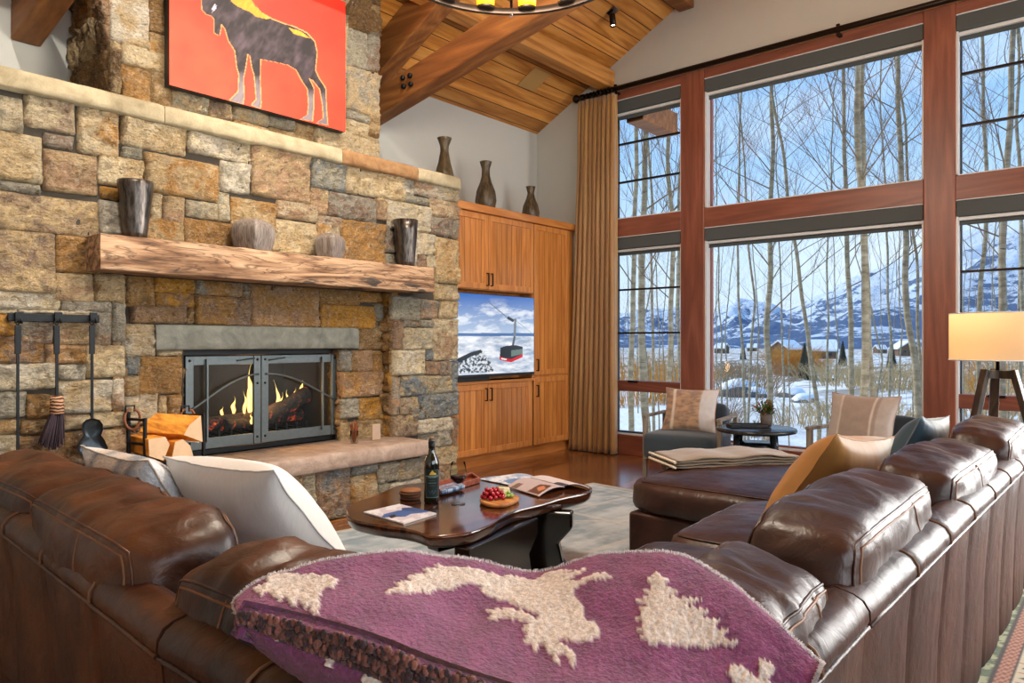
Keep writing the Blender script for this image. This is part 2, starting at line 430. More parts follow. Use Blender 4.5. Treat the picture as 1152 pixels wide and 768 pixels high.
# roller shades
def shade(y0,y1,z1,label):
    t=thing('roller_shade',label,'shade',(XW-.02,(y0+y1)/2,z1-.17),group=None)
    q=MB(); q.box((XW-.035,y0+.004,z1-.135),(XW+.05,y1-.004,z1-.006)); q.build('cassette',M['shade_fabric'],t,bevel=.006)
    q=MB(); q.box((XW-.042,y0+.004,z1-.006),(XW+.05,y1-.004,z1)); q.build('fascia_strip',M['white'],t)
    q=MB(); q.box((XW-.005,y0+.02,z1-.165),(XW+.03,y1-.02,z1-.137)); q.build('bottom_rail',M['white'],t,bevel=.003)
    q=MB(); q.box((XW+.035,y0+.01,z1-.2),(XW+.045,y1-.01,z1-.13)); q.build('shade_cloth',M['shade_fabric'],t)
for (y0,y1),nm in ((A_,'narrow left window beside the curtain'),(B_,'wide middle window'),(C_,'right window behind the floor lamp')):
    shade(y0,y1,ZU[1],'charcoal roller shade atop the upper %s'%nm)
    shade(y0,y1,ZL[1],'charcoal roller shade atop the lower %s'%nm)
# window frames in the added openings of the right wall
for n_,(x0,x1) in enumerate(((-1.2,1.8),(2.4,5.6))):
    o=thing('window_%d'%(9+n_),None,None,((x0+x1)/2,YR,.4)); o['kind']='structure'
    q=MB()
    for a,b in (((x0,YR-.1,.4),(x0+.06,YR,3.3)),((x1-.06,YR-.1,.4),(x1,YR,3.3)),((x0,YR-.1,.4),(x1,YR,.46)),((x0,YR-.1,3.24),(x1,YR,3.3)),(((x0+x1)/2-.03,YR-.1,.4),((x0+x1)/2+.03,YR,3.3))): q.box(a,b)
    q.build('window_frame',M['winwood_z'],o)
    g=MB(); g.box((x0+.03,YR-.08,.43),(x1-.03,YR-.074,3.27)); g.build('glass_pane',M['glass'],o)
q=MB(); q.box((4.6,YB-.02,0),(XW,YB,.12)); struct('baseboard_fireplace',q,M['winwood_y'])

# ---------------------------------------------------------------- timber roof beams
zb=lambda y: ceil_z(y)
def purlin(name,label,y,zbot,w,x0,x1,mat):
    q=MB(); q.box((x0,y-w/2,zbot),(x1,y+w/2,ceil_z(y+w/2)-.002))
    tag(q.build(name,mat,bevel=.012),label,'beam'); 
purlin('ceiling_beam','pale knotty purlin beam running along the sloped ceiling above the curtain',4.46,4.08,.17,XB,XW-.005,M['beam_x'])
purlin('ceiling_beam','upper purlin beam meeting the window wall near the top of the picture',3.50,4.70,.17,4.2,XW-.005,M['beam_dark'])
def truss(x,label,lo=(5.5,3.20),lo2=(1.6,3.93),w=.17):
    t=thing('roof_truss',label,'truss',(x,YB,3.2))
    h=.24
    q=MB(); s=(lo2[1]-lo[1])/(lo2[0]-lo[0])
    q.prism([(x-w/2,lo[0]-.005,lo[1]),(x-w/2,lo2[0],lo2[1]),(x-w/2,lo2[0],lo2[1]+h),(x-w/2,lo[0]-.005,lo[1]+h)],(w,0,0))
    q.build('lower_chord',M['beam_dark'],t,bevel=.012)
    q=MB(); ya,yb=5.49,RIDGE+.15
    q.prism([(x-w/2,ya,ceil_z(ya)-.36),(x-w/2,yb,ceil_z(yb)-.36),(x-w/2,yb,ceil_z(yb)-.005),(x-w/2,ya,ceil_z(ya)-.005)],(w,0,0))
    q.build('rafter',M['beam_dark'],t,bevel=.012)
    yk=2.9; z0=lo[1]+s*(yk-lo[0])+h-.02
    q=MB(); q.box((x-w/2+.01,yk-.08,z0),(x+w/2-.01,yk+.08,ceil_z(yk)-.34)); q.build('king_strut',M['beam_dark'],t,bevel=.01)
    for (u_,v_) in ((454,88),(462,85.5),(455,97.5),(463,95)):
        p=onX(u_,v_,4.115)
        if abs(x-4.2)<.2:
            q=MB(); q.lathe([(.022,0),(.022,.02),(.016,.028),(0,.03)],M=Matrix.Rotation(-PI/2,4,'Y'),c=(x-w/2+.002,p[1],p[2]),n=12); q.build('bolt_head',M['iron'],t)
    return t
truss(4.2,'timber truss with bolted scissor chord to the right of the chimney')
truss(1.52,'timber truss left of the chimney at the top left corner')
# speaker grille in the ceiling
y_,x_=4.9,6.1
R=Matrix.Translation((x_,y_,ceil_z(y_)-.006))@Matrix.Rotation(-math.atan(SL),4,'X')
q=MB(); q.box((-.14,-.14,-.006),(.14,.14,.008),M=R); tag(q.build('ceiling_speaker',plain('speaker_grille',srgb('#b08a52'),.7,bump=.4,scale=300),bevel=.003),'square tan speaker grille flush in the sloped plank ceiling','speaker')
# exterior rafter tail seen through the left window
q=MB(); q.prism([(XW+.3,4.05,3.62),(XW+1.45,4.05,3.62),(XW+1.45,4.05,3.88),(XW+.3,4.05,3.88)],(0,-.25,0))
q.box((XW+.15,YR,4.35),(XW+1.8,YB+.5,4.4))
q=MB(); q.box((XW+WT,4.10,3.72),(XW+.95,4.32,3.98)); tag(q.build('eave_beam',M['beam_dark'],bevel=.01),'stubby timber eave beam outside the upper left window','beam')
# ================================================================ STONE FIREPLACE
PAL={'t':srgb('#d2b98f'),'y':srgb('#e0d0ae'),'w':srgb('#e4dccb'),'o':srgb('#c4965a'),'O':srgb('#cf983f'),'p':srgb('#9c8574'),'g':srgb('#aba699'),
     'b':srgb('#8a949a'),'k':srgb('#7a6248'),'r':srgb('#bb9a7c'),'s':srgb('#b3ae9c'),'n':srgb('#a6855a')}
YM=4.57; YREC=4.72; YC=4.85; YH=4.25
S_MAIN='''-40 26 98 137.5 yg|28 83 105 141 yp|49 82 149 164 gp|87 134 118 170 yo|136 209 129 161 ty|137 160 163 176 gs|210 281 146.5 171 yw|-40 46 139 195 ty|49 108 167 212 tr|111 161 173 206 ty|-40 45 197 207 gs|162 246 171 214 to|248 281 180 214 ws|283 348 161.5 218 rt|114 150 209 222 Oo|-40 111 209 252 tp|112 158 224.5 263 gw|169 182 217 245 yt|183 207 219.5 248 rt|208 244 224 242 ys|245 259 216 248 ys|160 207 244 273 ot|208 262 245 279 on|260 310 221 278 to|311.5 355 224 244 yr|350 368.5 210 239.5 rt|307 356 246 284 ty|356 383 251 290 yo|357 383 241.5 254 rg|384 432 245.5 296 on|350 389 178 209.5 sb|390 403 186 217 yt|370 423 215 242.5 pg|404 453.5 188 218 yt|424 435 222 247 tr|451 465 199.5 217.5 gw|466 490 201.5 218 rw|491 507 208 224 yw|508 516 213 225.5 yw|455 482 218.5 226 gs|436 484 225 255 wy|484 515 222.5 241.5 ry|485 509 243 262.5 pg|509.5 515.5 247.5 268 gp|408 437 248.5 257.5 gp|433 444 260 283 gp|433 448 284.5 298 gs|449 467 257 300 ws|468 488 261 285 wy|468 479 285.5 303 rp|480 488.5 287 303 ys|490 515.5 266.5 318 to|489 515 319 337 ty'''
S_LEFT='''-40 61 253.5 324.5 tp|63.5 116 264 304 on|62 105 306 337 tr|106.5 140 308 339 tn|-40 68 325.5 346.5 wy|69.5 124 338 350 gp|-40 20 348 351.5 yw|21 112 348 352 wy|-40 21 352.5 376 Oo|22 60 353 386 sp|61 104 352 387.5 tr|105 124.5 351 387.5 gr|126 140 341 383 gs|-40 48.5 377.5 409 po|50 95 389 409 ro|97 139.5 389 425 yt|-40 63 410.5 441 wy|66 96 410.5 427.5 ws|66 125.5 429 466 wt|126.5 139.5 426 460 wr|-40 28 442.5 474 gs|30 56 445 471 no|57 71 446 474 wg|72 101.5 467.5 483 ry|102.5 140 466 482 yt|-40 22 475 491 to|23 56 474 490 nt|-40 18 492 530 yw|20 97 491 530 np|98 117 484 530 rp|118 140 483 530 tr'''
S_RIGHT='''442.5 470 333 359 sg|471 493 337 358 gr|495 509.5 338.5 357 ty|510 515.5 338.5 357.5 yt|442.5 452 360 393 rp|453 471 360 367 gr|472 486 360 367.5 gs|487 515 358.5 405.5 yr|453 486 368.5 392.5 ys|442.5 479 393.5 422.5 yw|480 486.5 393.5 405 bg|479.5 493.5 407 422 rp|494.5 507 407 422.5 pg|507.5 515 406.5 443 bg|442.5 449 424 467 rg|450 477.5 423.5 446.5 bt|478 507 423 443.5 st|451 461.5 447.5 466.5 sr|462 470 447 471 tg|469.5 514 444.5 471 bg|442.5 469.5 468.5 493 pt|470.5 507 472.5 488 wy|507.5 514.5 470 503 pr|472 489.5 489 505 gs|490 507 485 503 ws|488 513 504 525 yt|484 498 521 545 gr|499 513 526 548 ty'''
S_REC='''139.5 172.5 300 343 on|173.5 219 304 328 OO|174 218.5 329 343.5 Op|146 209 344.5 363 rn|210 218.5 345 363.5 nt|220 271 309 331 og|272 281 318 335 ng|220 281.5 332.5 364 op|282.5 359 315 367 or|360 404 320 341.5 on|405 429 327 339.5 Oo|361.5 420.5 343 368 Oo|421.5 430 341 361 gs|422 430 362.5 369 ng|139.5 174.5 364.5 401 tw|177 204 394 399.5 yt|139.5 156 402 422 bg|139.5 156 423 445 to|157 204 402 444 on|139.5 177 446 479 wt|178.5 188 446 479 tr|189 204 445.5 472 no|139.5 180 480 530 rk|181 204 473 530 np|404.5 430 369.5 393 nt|384 394 394.5 417.5 bg|395 419 394.5 417.5 rn|420 430 394.5 418 on|384 430 418.5 447 ro|384 402.5 448.5 471 sg|403.5 430 448 474 On|384 430 475 500 tn'''
S_HEARTH='''300 318 541 592 gt|319 339 538 590 rt|340 354 534.5 588 yg|356 394 531.5 586 rb|395 423.5 526 536 bg|395 423.5 537 573 oy|425 447 523 543.5 sg|448 483 519.5 541 gt|425 437 544.5 566 gs|438 472 544.5 556 ws|438 482 557 569 gy|473 483 542 556 tg'''
S_CHIM='''125 167 -40 44 wt|168.5 190 -40 34 no|168.5 190 35.5 58 to|137 190 47.5 70 ty|122.5 136 46 103 tk|137 168.5 71 112 no|170 192.5 79 116 nt|193 234 96 121.5 ts|235.5 260 110 131 pt|262 302 116 133 ts|262 302 134.5 146 oy|303.5 330.5 126 141 gs|303.5 330.5 142.5 152 nt|331.5 353 130 158 tn|354 426 138 170 ty|390 426 -60 28 nk|390 412 29.5 71 sg|413 426 33 77 gp|390 426 73 122 gt|390 414 123 133 gs|390 414 134 150 yt|415 426 125 152 nt|200 389 -60 30 tg|200 389 32 95 tr'''
def parse(txt,Y):
    out=[]
    for s in txt.split('|'):
        a,b,c,d,k=s.split(); a,b,c,d=map(float,(a,b,c,d))
        x0,_,z1=onY(a,c,Y); _,_,z0=onY(a,d,Y); x1=onY(b,c,Y)[0]
        out.append((x0,x1,z0,z1,k))
    return out
class Stones:
    def __init__(s): s.mb=MB(); s.c1=[]; s.c2=[]
    def stone(s,a0,a1,z0,z1,k,fn,sp=.013,gap=-.0045,depth=.05,seed=0):
        """a = coordinate along the wall, fn(a,z,h)->world"""
        a0+=gap;a1-=gap;z0+=gap;z1-=gap
        if a1-a0<.012 or z1-z0<.01: return
        w,h=a1-a0,z1-z0
        nx=max(4,int(w/sp)); ny=max(4,int(h/sp))
        r=random.Random(int(a0*977+z0*3571)+seed)
        js=[(r.uniform(-.007,.007),r.uniform(-.006,.006)) for _ in range(4)]
        tx,tz=r.uniform(-.10,.10),r.uniform(-.10,.10); pr=r.uniform(0,.014); sd=r.uniform(0,50)
        rr=min(.010,w*.15,h*.15)
        P=[]
        for j in range(-1,ny+2):
            row=[]
            for i in range(-1,nx+2):
                jj=min(max(j,0),ny); ii=min(max(i,0),nx)
                u,v=ii/nx,jj/ny
                jx=(js[0][0]*(1-u)*(1-v)+js[1][0]*u*(1-v)+js[2][0]*u*v+js[3][0]*(1-u)*v)
                jz=(js[0][1]*(1-u)*(1-v)+js[1][1]*u*(1-v)+js[2][1]*u*v+js[3][1]*(1-u)*v)
                a=a0+w*u+jx; z=z0+h*v+jz
                # rounded corners of the outline
                ed=min(u*w,(1-u)*w,v*h,(1-v)*h)
                cu=max(0,rr-min(u*w,(1-u)*w)); cv=max(0,rr-min(v*h,(1-v)*h))
                if cu>0 and cv>0:
                    L=math.hypot(cu,cv)
                    if L>rr:
                        k_=(L-rr)/L; a+=cu*k_*(1 if u<.5 else -1); z+=cv*k_*(1 if v<.5 else -1)
                a+=.004*nz(a*25,z*25,sd)*(1 if ed<.01 else 0); z+=.004*nz(z*25,a*25,sd+9)*(1 if ed<.01 else 0)
                edge=min(1,ed/.013); e=1-(1-edge)**2
                f=fbm(a*9+sd,z*9,sd,4)*.020+abs(fbm(a*24,z*13+sd,sd,3))*.026-.004+fbm(a*60,z*45,sd,2)*.006
                hh=-.006+e*(.017+pr+f+tx*(u-.5)*w+tz*(v-.5)*h)
                if i!=ii or j!=jj: hh=-depth
                row.append(fn(a,z,hh))
            P.append(row)
        n=len(P)*len(P[0]); s.mb.grid(P)
        q=r.uniform(.86,1.12)
        c1=[min(1,x*q) for x in PAL[k[0]]]; q=r.uniform(.86,1.12); c2=[min(1,x*q) for x in PAL[k[1]]]
        s.c1+=[c1]*n; s.c2+=[c2]*n
    def many(s,L,fn,**k):
        for x0,x1,z0,z1,c in L: s.stone(x0,x1,z0,z1,c,fn,**k)
    def field(s,a0,a1,z0,z1,fn,codes,seed=1,hmin=.09,hmax=.24,**k):
        r=random.Random(seed); z=z0
        while z<z1-.02:
            h=r.uniform(hmin,hmax)
            if z1-z-h<hmin*.7: h=z1-z
            a=a0
            while a<a1-.01:
                w=r.uniform(.12,.42)
                if a1-a-w<.09: w=a1-a
                if h>.16 and r.random()<.4:
                    m=h*r.uniform(.35,.65); s.stone(a,a+w,z,z+m,r.choice(codes),fn,**k); s.stone(a,a+w,z+m,z+h,r.choice(codes),fn,**k)
                else: s.stone(a,a+w,z,z+h,r.choice(codes),fn,**k)
                a+=w
            z+=h
    def build(s,name,parent): return s.mb.build(name,M['stone'],parent,cols=s.c1,cols2=s.c2,recalc=False)
fp=thing('stone_fireplace','split-faced sandstone fireplace and chimney filling the left wall, with ledge and raised hearth','fireplace',(2.8,4.9,0))
XL0=.25; XR1=4.475+.03
faceY=lambda Y: (lambda a,z,h:(a,Y-h,z))
CT,CB=2.705,2.598
RXL,RXR=onY(139.5,350,YM)[0],onY(442.5,350,YM)[0]   # recess between the two piers
MZ0=1.655
# mortar core
q=MB()
back=.03
q.box((XL0,YM+back-.018,MZ0+.0),(XR1-.01,YB,CB+.01))
q.box((XL0,YM+back-.018,0),(RXL-.012,YB,MZ0)); q.box((RXR+.012,YM+back-.018,0),(XR1-.01,YB,MZ0))
fx0,fx1,fz0,fz1=onY(204,400,YREC+.02)[0]+.01,onY(384,400,YREC+.02)[0]-.015,.47,1.195
yb=YREC+back-.018
q.box((RXL-.02,yb,0),(fx0,YB,MZ0)); q.box((fx1,yb,0),(RXR+.02,YB,MZ0)); q.box((fx0,yb,fz1),(fx1,YB,MZ0)); q.box((fx0,yb,0),(fx1,YB,.36))
q.box((1.3,YH+.02,0),(RXR+.02,YREC+.1,.36))
CX0,CX1=onY(122.5,90,YC)[0],onY(427,100,YC)[0]
q.prism([(CX0+.02,YC+.015,CB),(CX0+.02,YB-.004,CB),(CX0+.02,YB-.004,ceil_z(YB)-.01),(CX0+.02,YC+.015,ceil_z(YC)-.01)],(CX1-CX0-.04,0,0))
q.build('mortar_core',M['mortar'],fp)
st=Stones(); fn=faceY(YM)
st.many(parse(S_MAIN,YM),fn); 
xl=onY(-40,200,YM)[0]
st.field(XL0,xl,MZ0,CB,fn,['ty','yg','tr','on','pt'],seed=3)
# right return of the mass (faces +x) and underside edge
fr=lambda a,z,h:(XR1-.02+h,a,z)
st.field(YM+.01,YB,0,CB,fr,['gs','ty','rt','yw'],seed=11,sp=.03)
st.build('upper_stonework',fp)
st=Stones()
st.many([s_ for s_ in parse(S_LEFT,YM)],fn); st.field(XL0,xl,0,MZ0,fn,['ty','yg','tr','on','pt'],seed=5); st.field(xl,RXL,0,.37,fn,['ty','np','rt'],seed=6)
frr=lambda a,z,h:(RXL-.01+h,a,z)
st.field(YM+.01,YREC+.01,.0,MZ0,frr,['on','nt','rk'],seed=8,sp=.02)
st.build('left_pier',fp)
st=Stones(); R_=parse(S_RIGHT,YM)
st.many(R_,fn); st.field(RXR,4.475,0,.19,fn,['ty','gs','rt'],seed=9)
frl=lambda a,z,h:(RXR+.01-h,a,z)
st.field(YM+.01,YREC+.01,.45,MZ0,frl,['on','nO','kn','nr'],seed=12,sp=.016,hmin=.13,hmax=.27)
st.build('right_pier',fp)
st=Stones(); st.many(parse(S_REC,YREC),faceY(YREC))
fj=lambda a,z,h:(fx1+.012-h,a,z); st.field(YREC+.01,YREC+.16,.47,fz1,fj,['kn','nk','no'],seed=14,sp=.016)
fj2=lambda a,z,h:(fx0-.012+h,a,z); st.field(YREC+.01,YREC+.16,.47,fz1,fj2,['kn','nk','no'],seed=15,sp=.02)
st.build('firebox_surround',fp)
st=Stones(); st.many(parse(S_HEARTH,YH),faceY(YH)); st.field(1.3,onY(300,560,YH)[0],0,.355,faceY(YH),['gt','rb','yg','ws'],seed=17)
st.field(onY(300,560,YH)[0],RXR,0,.045,faceY(YH),['gt','rb','yg'],seed=19,hmin=.04,hmax=.05)
fe=lambda a,z,h:(1.3-h,a,z); st.field(YH,YM,0,.355,fe,['gt','rb'],seed=18,sp=.03)
st.build('hearth_stonework',fp)
st=Stones(); st.many([s_ for s_ in parse(S_CHIM,YC)],faceY(YC))
st.field(CX0,CX1,4.0,4.10,faceY(YC),['ty','gt','nk','to'],seed=21,sp=.03)
fs=lambda a,z,h:(CX0+.005-h,a,z); st.field(YC+.012,YB-.004,CT,3.77,fs,['nk','kn','no','rk','tk'],seed=22,sp=.018,hmin=.14,hmax=.4)
fs2=lambda a,z,h:(CX1-.005+h,a,z); st.field(YC+.012,YB-.004,CT,3.77,fs2,['nk','kn','gt'],seed=23,sp=.03)
st.build('chimney_breast',fp)
# ledge cap, in pieces
def roughbox(x0,x1,y0,y1,z0,z1,seed,amp=.008,sp=.04):
    q=MB(); nx=max(2,int((x1-x0)/sp))
    P=[]
    prof=[(y0+.012,z0),(y0+.002,z0+.01),(y0,z0+(z1-z0)*.33),(y0,z0+(z1-z0)*.66),(y0+.004,z1-.012),(y0+.016,z1),(y0+.08,z1),(y1,z1),(y1,z0)]
    for i in range(nx+1):
        x=x0+(x1-x0)*i/nx; e=min(1,min(i,nx-i)/1.0)
        row=[]
        for k,(y,z) in enumerate(prof):
            n_=amp*fbm(x*7+seed,z*9+k,y*3,3)
            row.append((x,y+(n_ if k<7 else 0)+(0 if e else .006),z+(n_*.6 if 3<k<7 else 0)-(0 if e or k>6 else .003)))
        P.append(row)
    q.grid(P,close=True); n=len(prof)
    q.add(P[0],[tuple(range(n))]); q.add(P[-1],[tuple(range(n))[::-1]])
    return q
YCP=4.50
us=[(-60,186,'cap'),(186.5,386,'cap'),(386.5,471,'cap_brown'),(471.5,519,'cap')]
for i,(a,b,mm) in enumerate(us):
    x0=onY(a,150,YCP)[0] if a>-50 else XL0; x1=onY(b,180,YCP)[0]
    tag(roughbox(x0,x1,YCP,YB,CB,CT,i*5).build('ledge_stone',M[mm],fp),'brown ledge stone' if mm=='cap_brown' else None)
# hearth slab
hx=[1.25,onY(303,515,4.19)[0],RXR+.06]
for i in range(2): roughbox(hx[i]+.002,hx[i+1]-.002,4.19,YREC+.07,.355,.47,40+i,.006).build('hearth_slab',M['hearth'],fp)
# lintel
lx0,lx1,lx2=onY(176,364,YREC-.04)[0],onY(404,369,YREC-.04)[0],onY(430,369,YREC-.04)[0]
roughbox(lx0,lx1,YREC-.045,YREC+.2,1.195,1.358,55,.004).build('lintel_stone',M['lintel'],fp)
# firebox interior
q=MB(); d=5.35
fbk=plain('sooty_firebrick',srgb('#1d1a18'),.95,var=.4,scale=12,bump=.4)
q.add([(fx0,4.9,fz0),(fx0,4.9,fz1),(fx0+.12,d,fz1),(fx0+.12,d,fz0)],[(0,1,2,3)])
q.add([(fx1,4.9,fz0),(fx1,4.9,fz1),(fx1-.12,d,fz1),(fx1-.12,d,fz0)],[(0,1,2,3)])
q.add([(fx0+.12,d,fz0),(fx0+.12,d,fz1),(fx1-.12,d,fz1),(fx1-.12,d,fz0)],[(0,1,2,3)])
q.add([(fx0,4.9,fz0+.01),(fx1,4.9,fz0+.01),(fx1-.12,d,fz0+.01),(fx0+.12,d,fz0+.01)],[(0,1,2,3)])
q.add([(fx0,4.9,fz1-.01),(fx1,4.9,fz1-.01),(fx1-.12,d,fz1-.01),(fx0+.12,d,fz1-.01)],[(0,1,2,3)])
q.build('firebox_lining',fbk,fp,recalc=False)

# ---- glass fire doors
YD=4.80
dx0,dx1=onY(206,450,YD)[0],onY(379,450,YD)[0]; dz0,dz1=.475,1.185
fd=thing('fireplace_doors','pewter metal double fireplace doors with arched bars in front of the fire','fireplace door',((dx0+dx1)/2,YD,dz0))
q=MB()
for a,b in (((dx0-.02,YD,dz0),(dx0+.005,YD+.05,dz1)),((dx1-.005,YD,dz0),(dx1+.03,YD+.05,dz1)),((dx0-.02,YD,dz1-.03),(dx1+.03,YD+.05,dz1+.008)),((dx0-.02,YD,dz0),(dx1+.03,YD+.06,dz0+.035))): q.box(a,b)
q.build('outer_frame',M['iron'],fd,bevel=.003)
xm=onY(292.5,450,YD)[0]
def fdoor(x0,x1,stile_left):
    z0,z1=dz0+.04,dz1-.035; w=.055
    q=MB(); yf=YD-.018
    for a,b in (((x0,yf,z0),(x0+w,YD+.006,z1)),((x1-w,yf,z0),(x1,YD+.006,z1)),((x0+w,yf+.006,z1-.062),(x1-w,YD+.006,z1)),((x0+w,yf+.006,z0),(x1-w,YD+.006,z0+.075))): q.box(a,b)
    dr=q.build('fire_door',M['steel_door'],fd,bevel=.003)
    g=MB(); g.box((x0+.02,YD+.008,z0+.02),(x1-.02,YD+.013,z1-.02)); g.build('door_glass',M['fireglass'],dr)
    # arch bar
    xs=x0 if stile_left else x1; q=MB(); pts=[]
    for i in range(15):
        t=i/14; x=(x0+.03)+(x1-x0-.05)*t
        tt=t if stile_left else 1-t
        pts.append((x,yf-.006,z1-.36+.225*math.sin(tt*PI/2)**1.15+.0))
    if stile_left is True: pass
    q.tube(pts,.008,6); q.build('arch_bar',M['steel_door'],dr)
    q=MB(); xv=x0+.145 if stile_left else x1-.145
    q.bar((xv,yf-.008,z0+.05),(xv,yf-.008,z1-.02),.014,.012); q.build('upright_bar',M['steel_door'],dr)
    for (bx,bz) in ((x0+w/2,z0+.05),(x0+w/2,z1-.03),(x1-w/2,z0+.05),(x1-w/2,z1-.03),((x1-w/2 if stile_left else x0+w/2),z1-.2)):
        q=MB(); q.sphere((bx,yf-.001,bz),.009,6); q.build('rivet',M['iron'],dr)
    q=MB(); xa,xb=(x1-w-.13,x1-w) if stile_left else (x0+w,x0+w+.13)
    q.bar((xa,yf-.006,z1-.035),(xb,yf-.006,z1-.02),.018,.008); q.build('door_pull',M['iron'],dr)
fdoor(dx0+.008,xm-.003,True); fdoor(xm+.003,dx1-.008,False)

# ---- fire: grate, logs, flames
gr=thing('fire_grate','black iron grate holding burning logs inside the firebox','grate',(2.9,5.05,.48))
q=MB()
for i in range(9): x=2.55+i*.09; q.bar((x,4.93,.56),(x,5.25,.56),.015,.02); q.bar((x,4.93,.56),(x,4.93,.62),.015,.015)
q.bar((2.5,4.97,.55),(3.32,4.97,.55),.02,.02); q.bar((2.5,5.2,.55),(3.32,5.2,.55),.02,.02)
q.build('bars',M['iron'],gr)
for x in (2.55,3.27):
    for y in (4.97,5.2): q=MB(); q.bar((x,y,.48),(x,y,.55),.02,.02); q.build('leg',M['iron'],gr)
def char_mat():
    t=NT('glowing_charred_log'); v=t.coord(); n=t.noise(v,14,5,.7,1); n2=t.noise(v,60,4,.6)
    c=t.ramp(n2,[(.3,(.006,.005,.005)),(.7,(.05,.035,.03))])
    e=t.ramp(n,[(.56,(0,0,0)),(.66,(.45,.04,.01)),(.80,(1,.22,.04))])
    return t.pbr(c,.9,t.bump(n2,.8,.02),emis=e,es=1.3)
M['char']=char_mat()
def log(name,p,q_,r,label,mat,parent=None,group=None,seed=0,n=14,cat='log'):
    mb=MB(); P=[]; p=Vector(p); q_=Vector(q_); 
    pts=[p.lerp(q_,i/10) for i in range(11)]
    mb.tube(pts,[r*(1+.12*nz(i*.5,seed)) for i in range(11)],n)
    for i,v in enumerate(mb.v):
        v=Vector(v); k=1+.0
        mb.v[i]=tuple(v+Vector((nz(v.x*9+seed,v.y*9,v.z*9),nz(v.y*9,v.z*9+seed,v.x*9),nz(v.z*9,v.x*9,seed)))*.014)
    o=mb.build(name,mat,parent,loc=tuple((p+q_)/2-Vector((0,0,r))) if parent is None else None)
    return tag(o,label,cat,group)
log('burning_log',(2.5,5.12,.64),(2.98,5.05,.67),.055,'long glowing log at the left of the fire',M['char'],seed=1)
log('burning_log',(2.62,5.0,.635),(3.0,5.1,.63),.045,'short ember-red log low at the front left of the fire',M['char'],seed=4)
log('burning_log',(2.88,5.03,.63),(3.38,5.10,.82),.062,'thick black log leaning up to the right in the fire',M['char'],seed=7)
log('burning_log',(2.95,5.16,.64),(3.4,5.19,.65),.05,'log lying along the back right of the fire',M['char'],seed=9)
def flame_mat():
    t=NT('flame'); g=t.coord(kind='Object'); sp=t.node('SeparateXYZ'); t.l.new(t.coord(kind='Generated'),sp.inputs[0])
    lw=t.node('LayerWeight'); lw.inputs['Blend'].default_value=.45
    c=t.ramp(lw.outputs['Facing'],[(0,(1,.72,.22)),(.45,(1,.40,.05)),(.9,(.8,.12,.01))])
    e=t.node('Emission'); t.set(e,'Color',c); e.inputs[1].default_value=2.4
    tr=t.node('BsdfTransparent'); mx=t.node('MixShader')
    f=t.ramp(lw.outputs['Facing'],[(.2,(.0,)*3),(.95,(1,)*3)]); f2=t.math('MULTIPLY',sp.outputs[2],.35)
    t.l.new(t.math('MAXIMUM',f,f2),mx.inputs[0]); t.l.new(e.outputs[0],mx.inputs[1]); t.l.new(tr.outputs[0],mx.inputs[2]); t.l.new(mx.outputs[0],t.out.inputs[0]); return t.m
M['flame']=flame_mat()
q=MB()
def tongue(x,y,z,h,w,seed):
    prof=[]; P=[]
    n=14
    for i in range(n+1):
        t=i/n; r=w*(math.sin(PI*min(1,t*1.15+.12))**.8 if t<.75 else math.sin(PI*min(1,.75*1.15+.12))**.8*(1-t)/.25)
        r=max(r,.0005); cx=x+.05*h*math.sin(t*5+seed)*t*2+w*.5*nz(t*3,seed); cy=y+.02*nz(seed,t*3)
        P.append([(cx+r*math.cos(2*PI*k/10),cy+r*.6*math.sin(2*PI*k/10),z+h*t) for k in range(10)])
    q.grid(P,close=True)
for a in ((2.88,5.06,.70,.38,.030,1),(2.855,5.05,.70,.25,.024,2),(2.91,5.05,.69,.26,.02,3),(2.74,5.08,.71,.13,.018,4),(2.66,5.1,.70,.07,.013,9),(2.80,5.03,.71,.17,.016,5),(3.10,5.08,.68,.27,.018,6),(3.125,5.06,.69,.16,.014,16),(3.21,5.1,.72,.15,.018,7),(3.27,5.09,.76,.12,.016,8),(3.36,5.14,.80,.14,.02,10),(3.41,5.14,.70,.24,.022,11),(2.84,5.0,.63,.09,.013,14),(2.93,5.0,.62,.08,.012,15)): tongue(*a)
tag(q.build('flames',M['flame'],loc=(2.9,5.05,.66)),'orange and yellow flames rising from the logs in the fireplace','fire',kind='stuff')

# ---- mantel
YF=4.33
mx0,mx1=onY(113.2,280,YF)[0],onY(488.5,310,YF)[0]
mz0,mz1=1.652,1.852
q=MB(); nx=90; P=[]
prof=[(0,0),(0,.33),(0,.66),(0,1),(.5,1),(1,1),(1,0),(.5,0)]
for i in range(nx+1):
    x=mx0+(mx1-mx0)*i/nx; row=[]
    for k,(a,b) in enumerate(prof):
        y=YF+(YM+.0-YF)*a; z=mz0+(mz1-mz0)*b
        n_=fbm(x*3,b*4,a*3,3)
        if k<5: y+=n_*.006; 
        z+=.005*fbm(x*4+3,a*3,b,3)
        row.append((x,y,z))
    P.append(row)
q.grid(P,close=True); n=len(prof); q.add(P[0],[tuple(range(n))]); q.add(P[-1],[tuple(range(n))[::-1]])
mt=q.build('mantel_shelf',M['mantel'],loc=((mx0+mx1)/2,YM,mz0),bevel=.006)
tag(mt,'long weathered oak beam mantel shelf on the stone chimney wall','mantel')
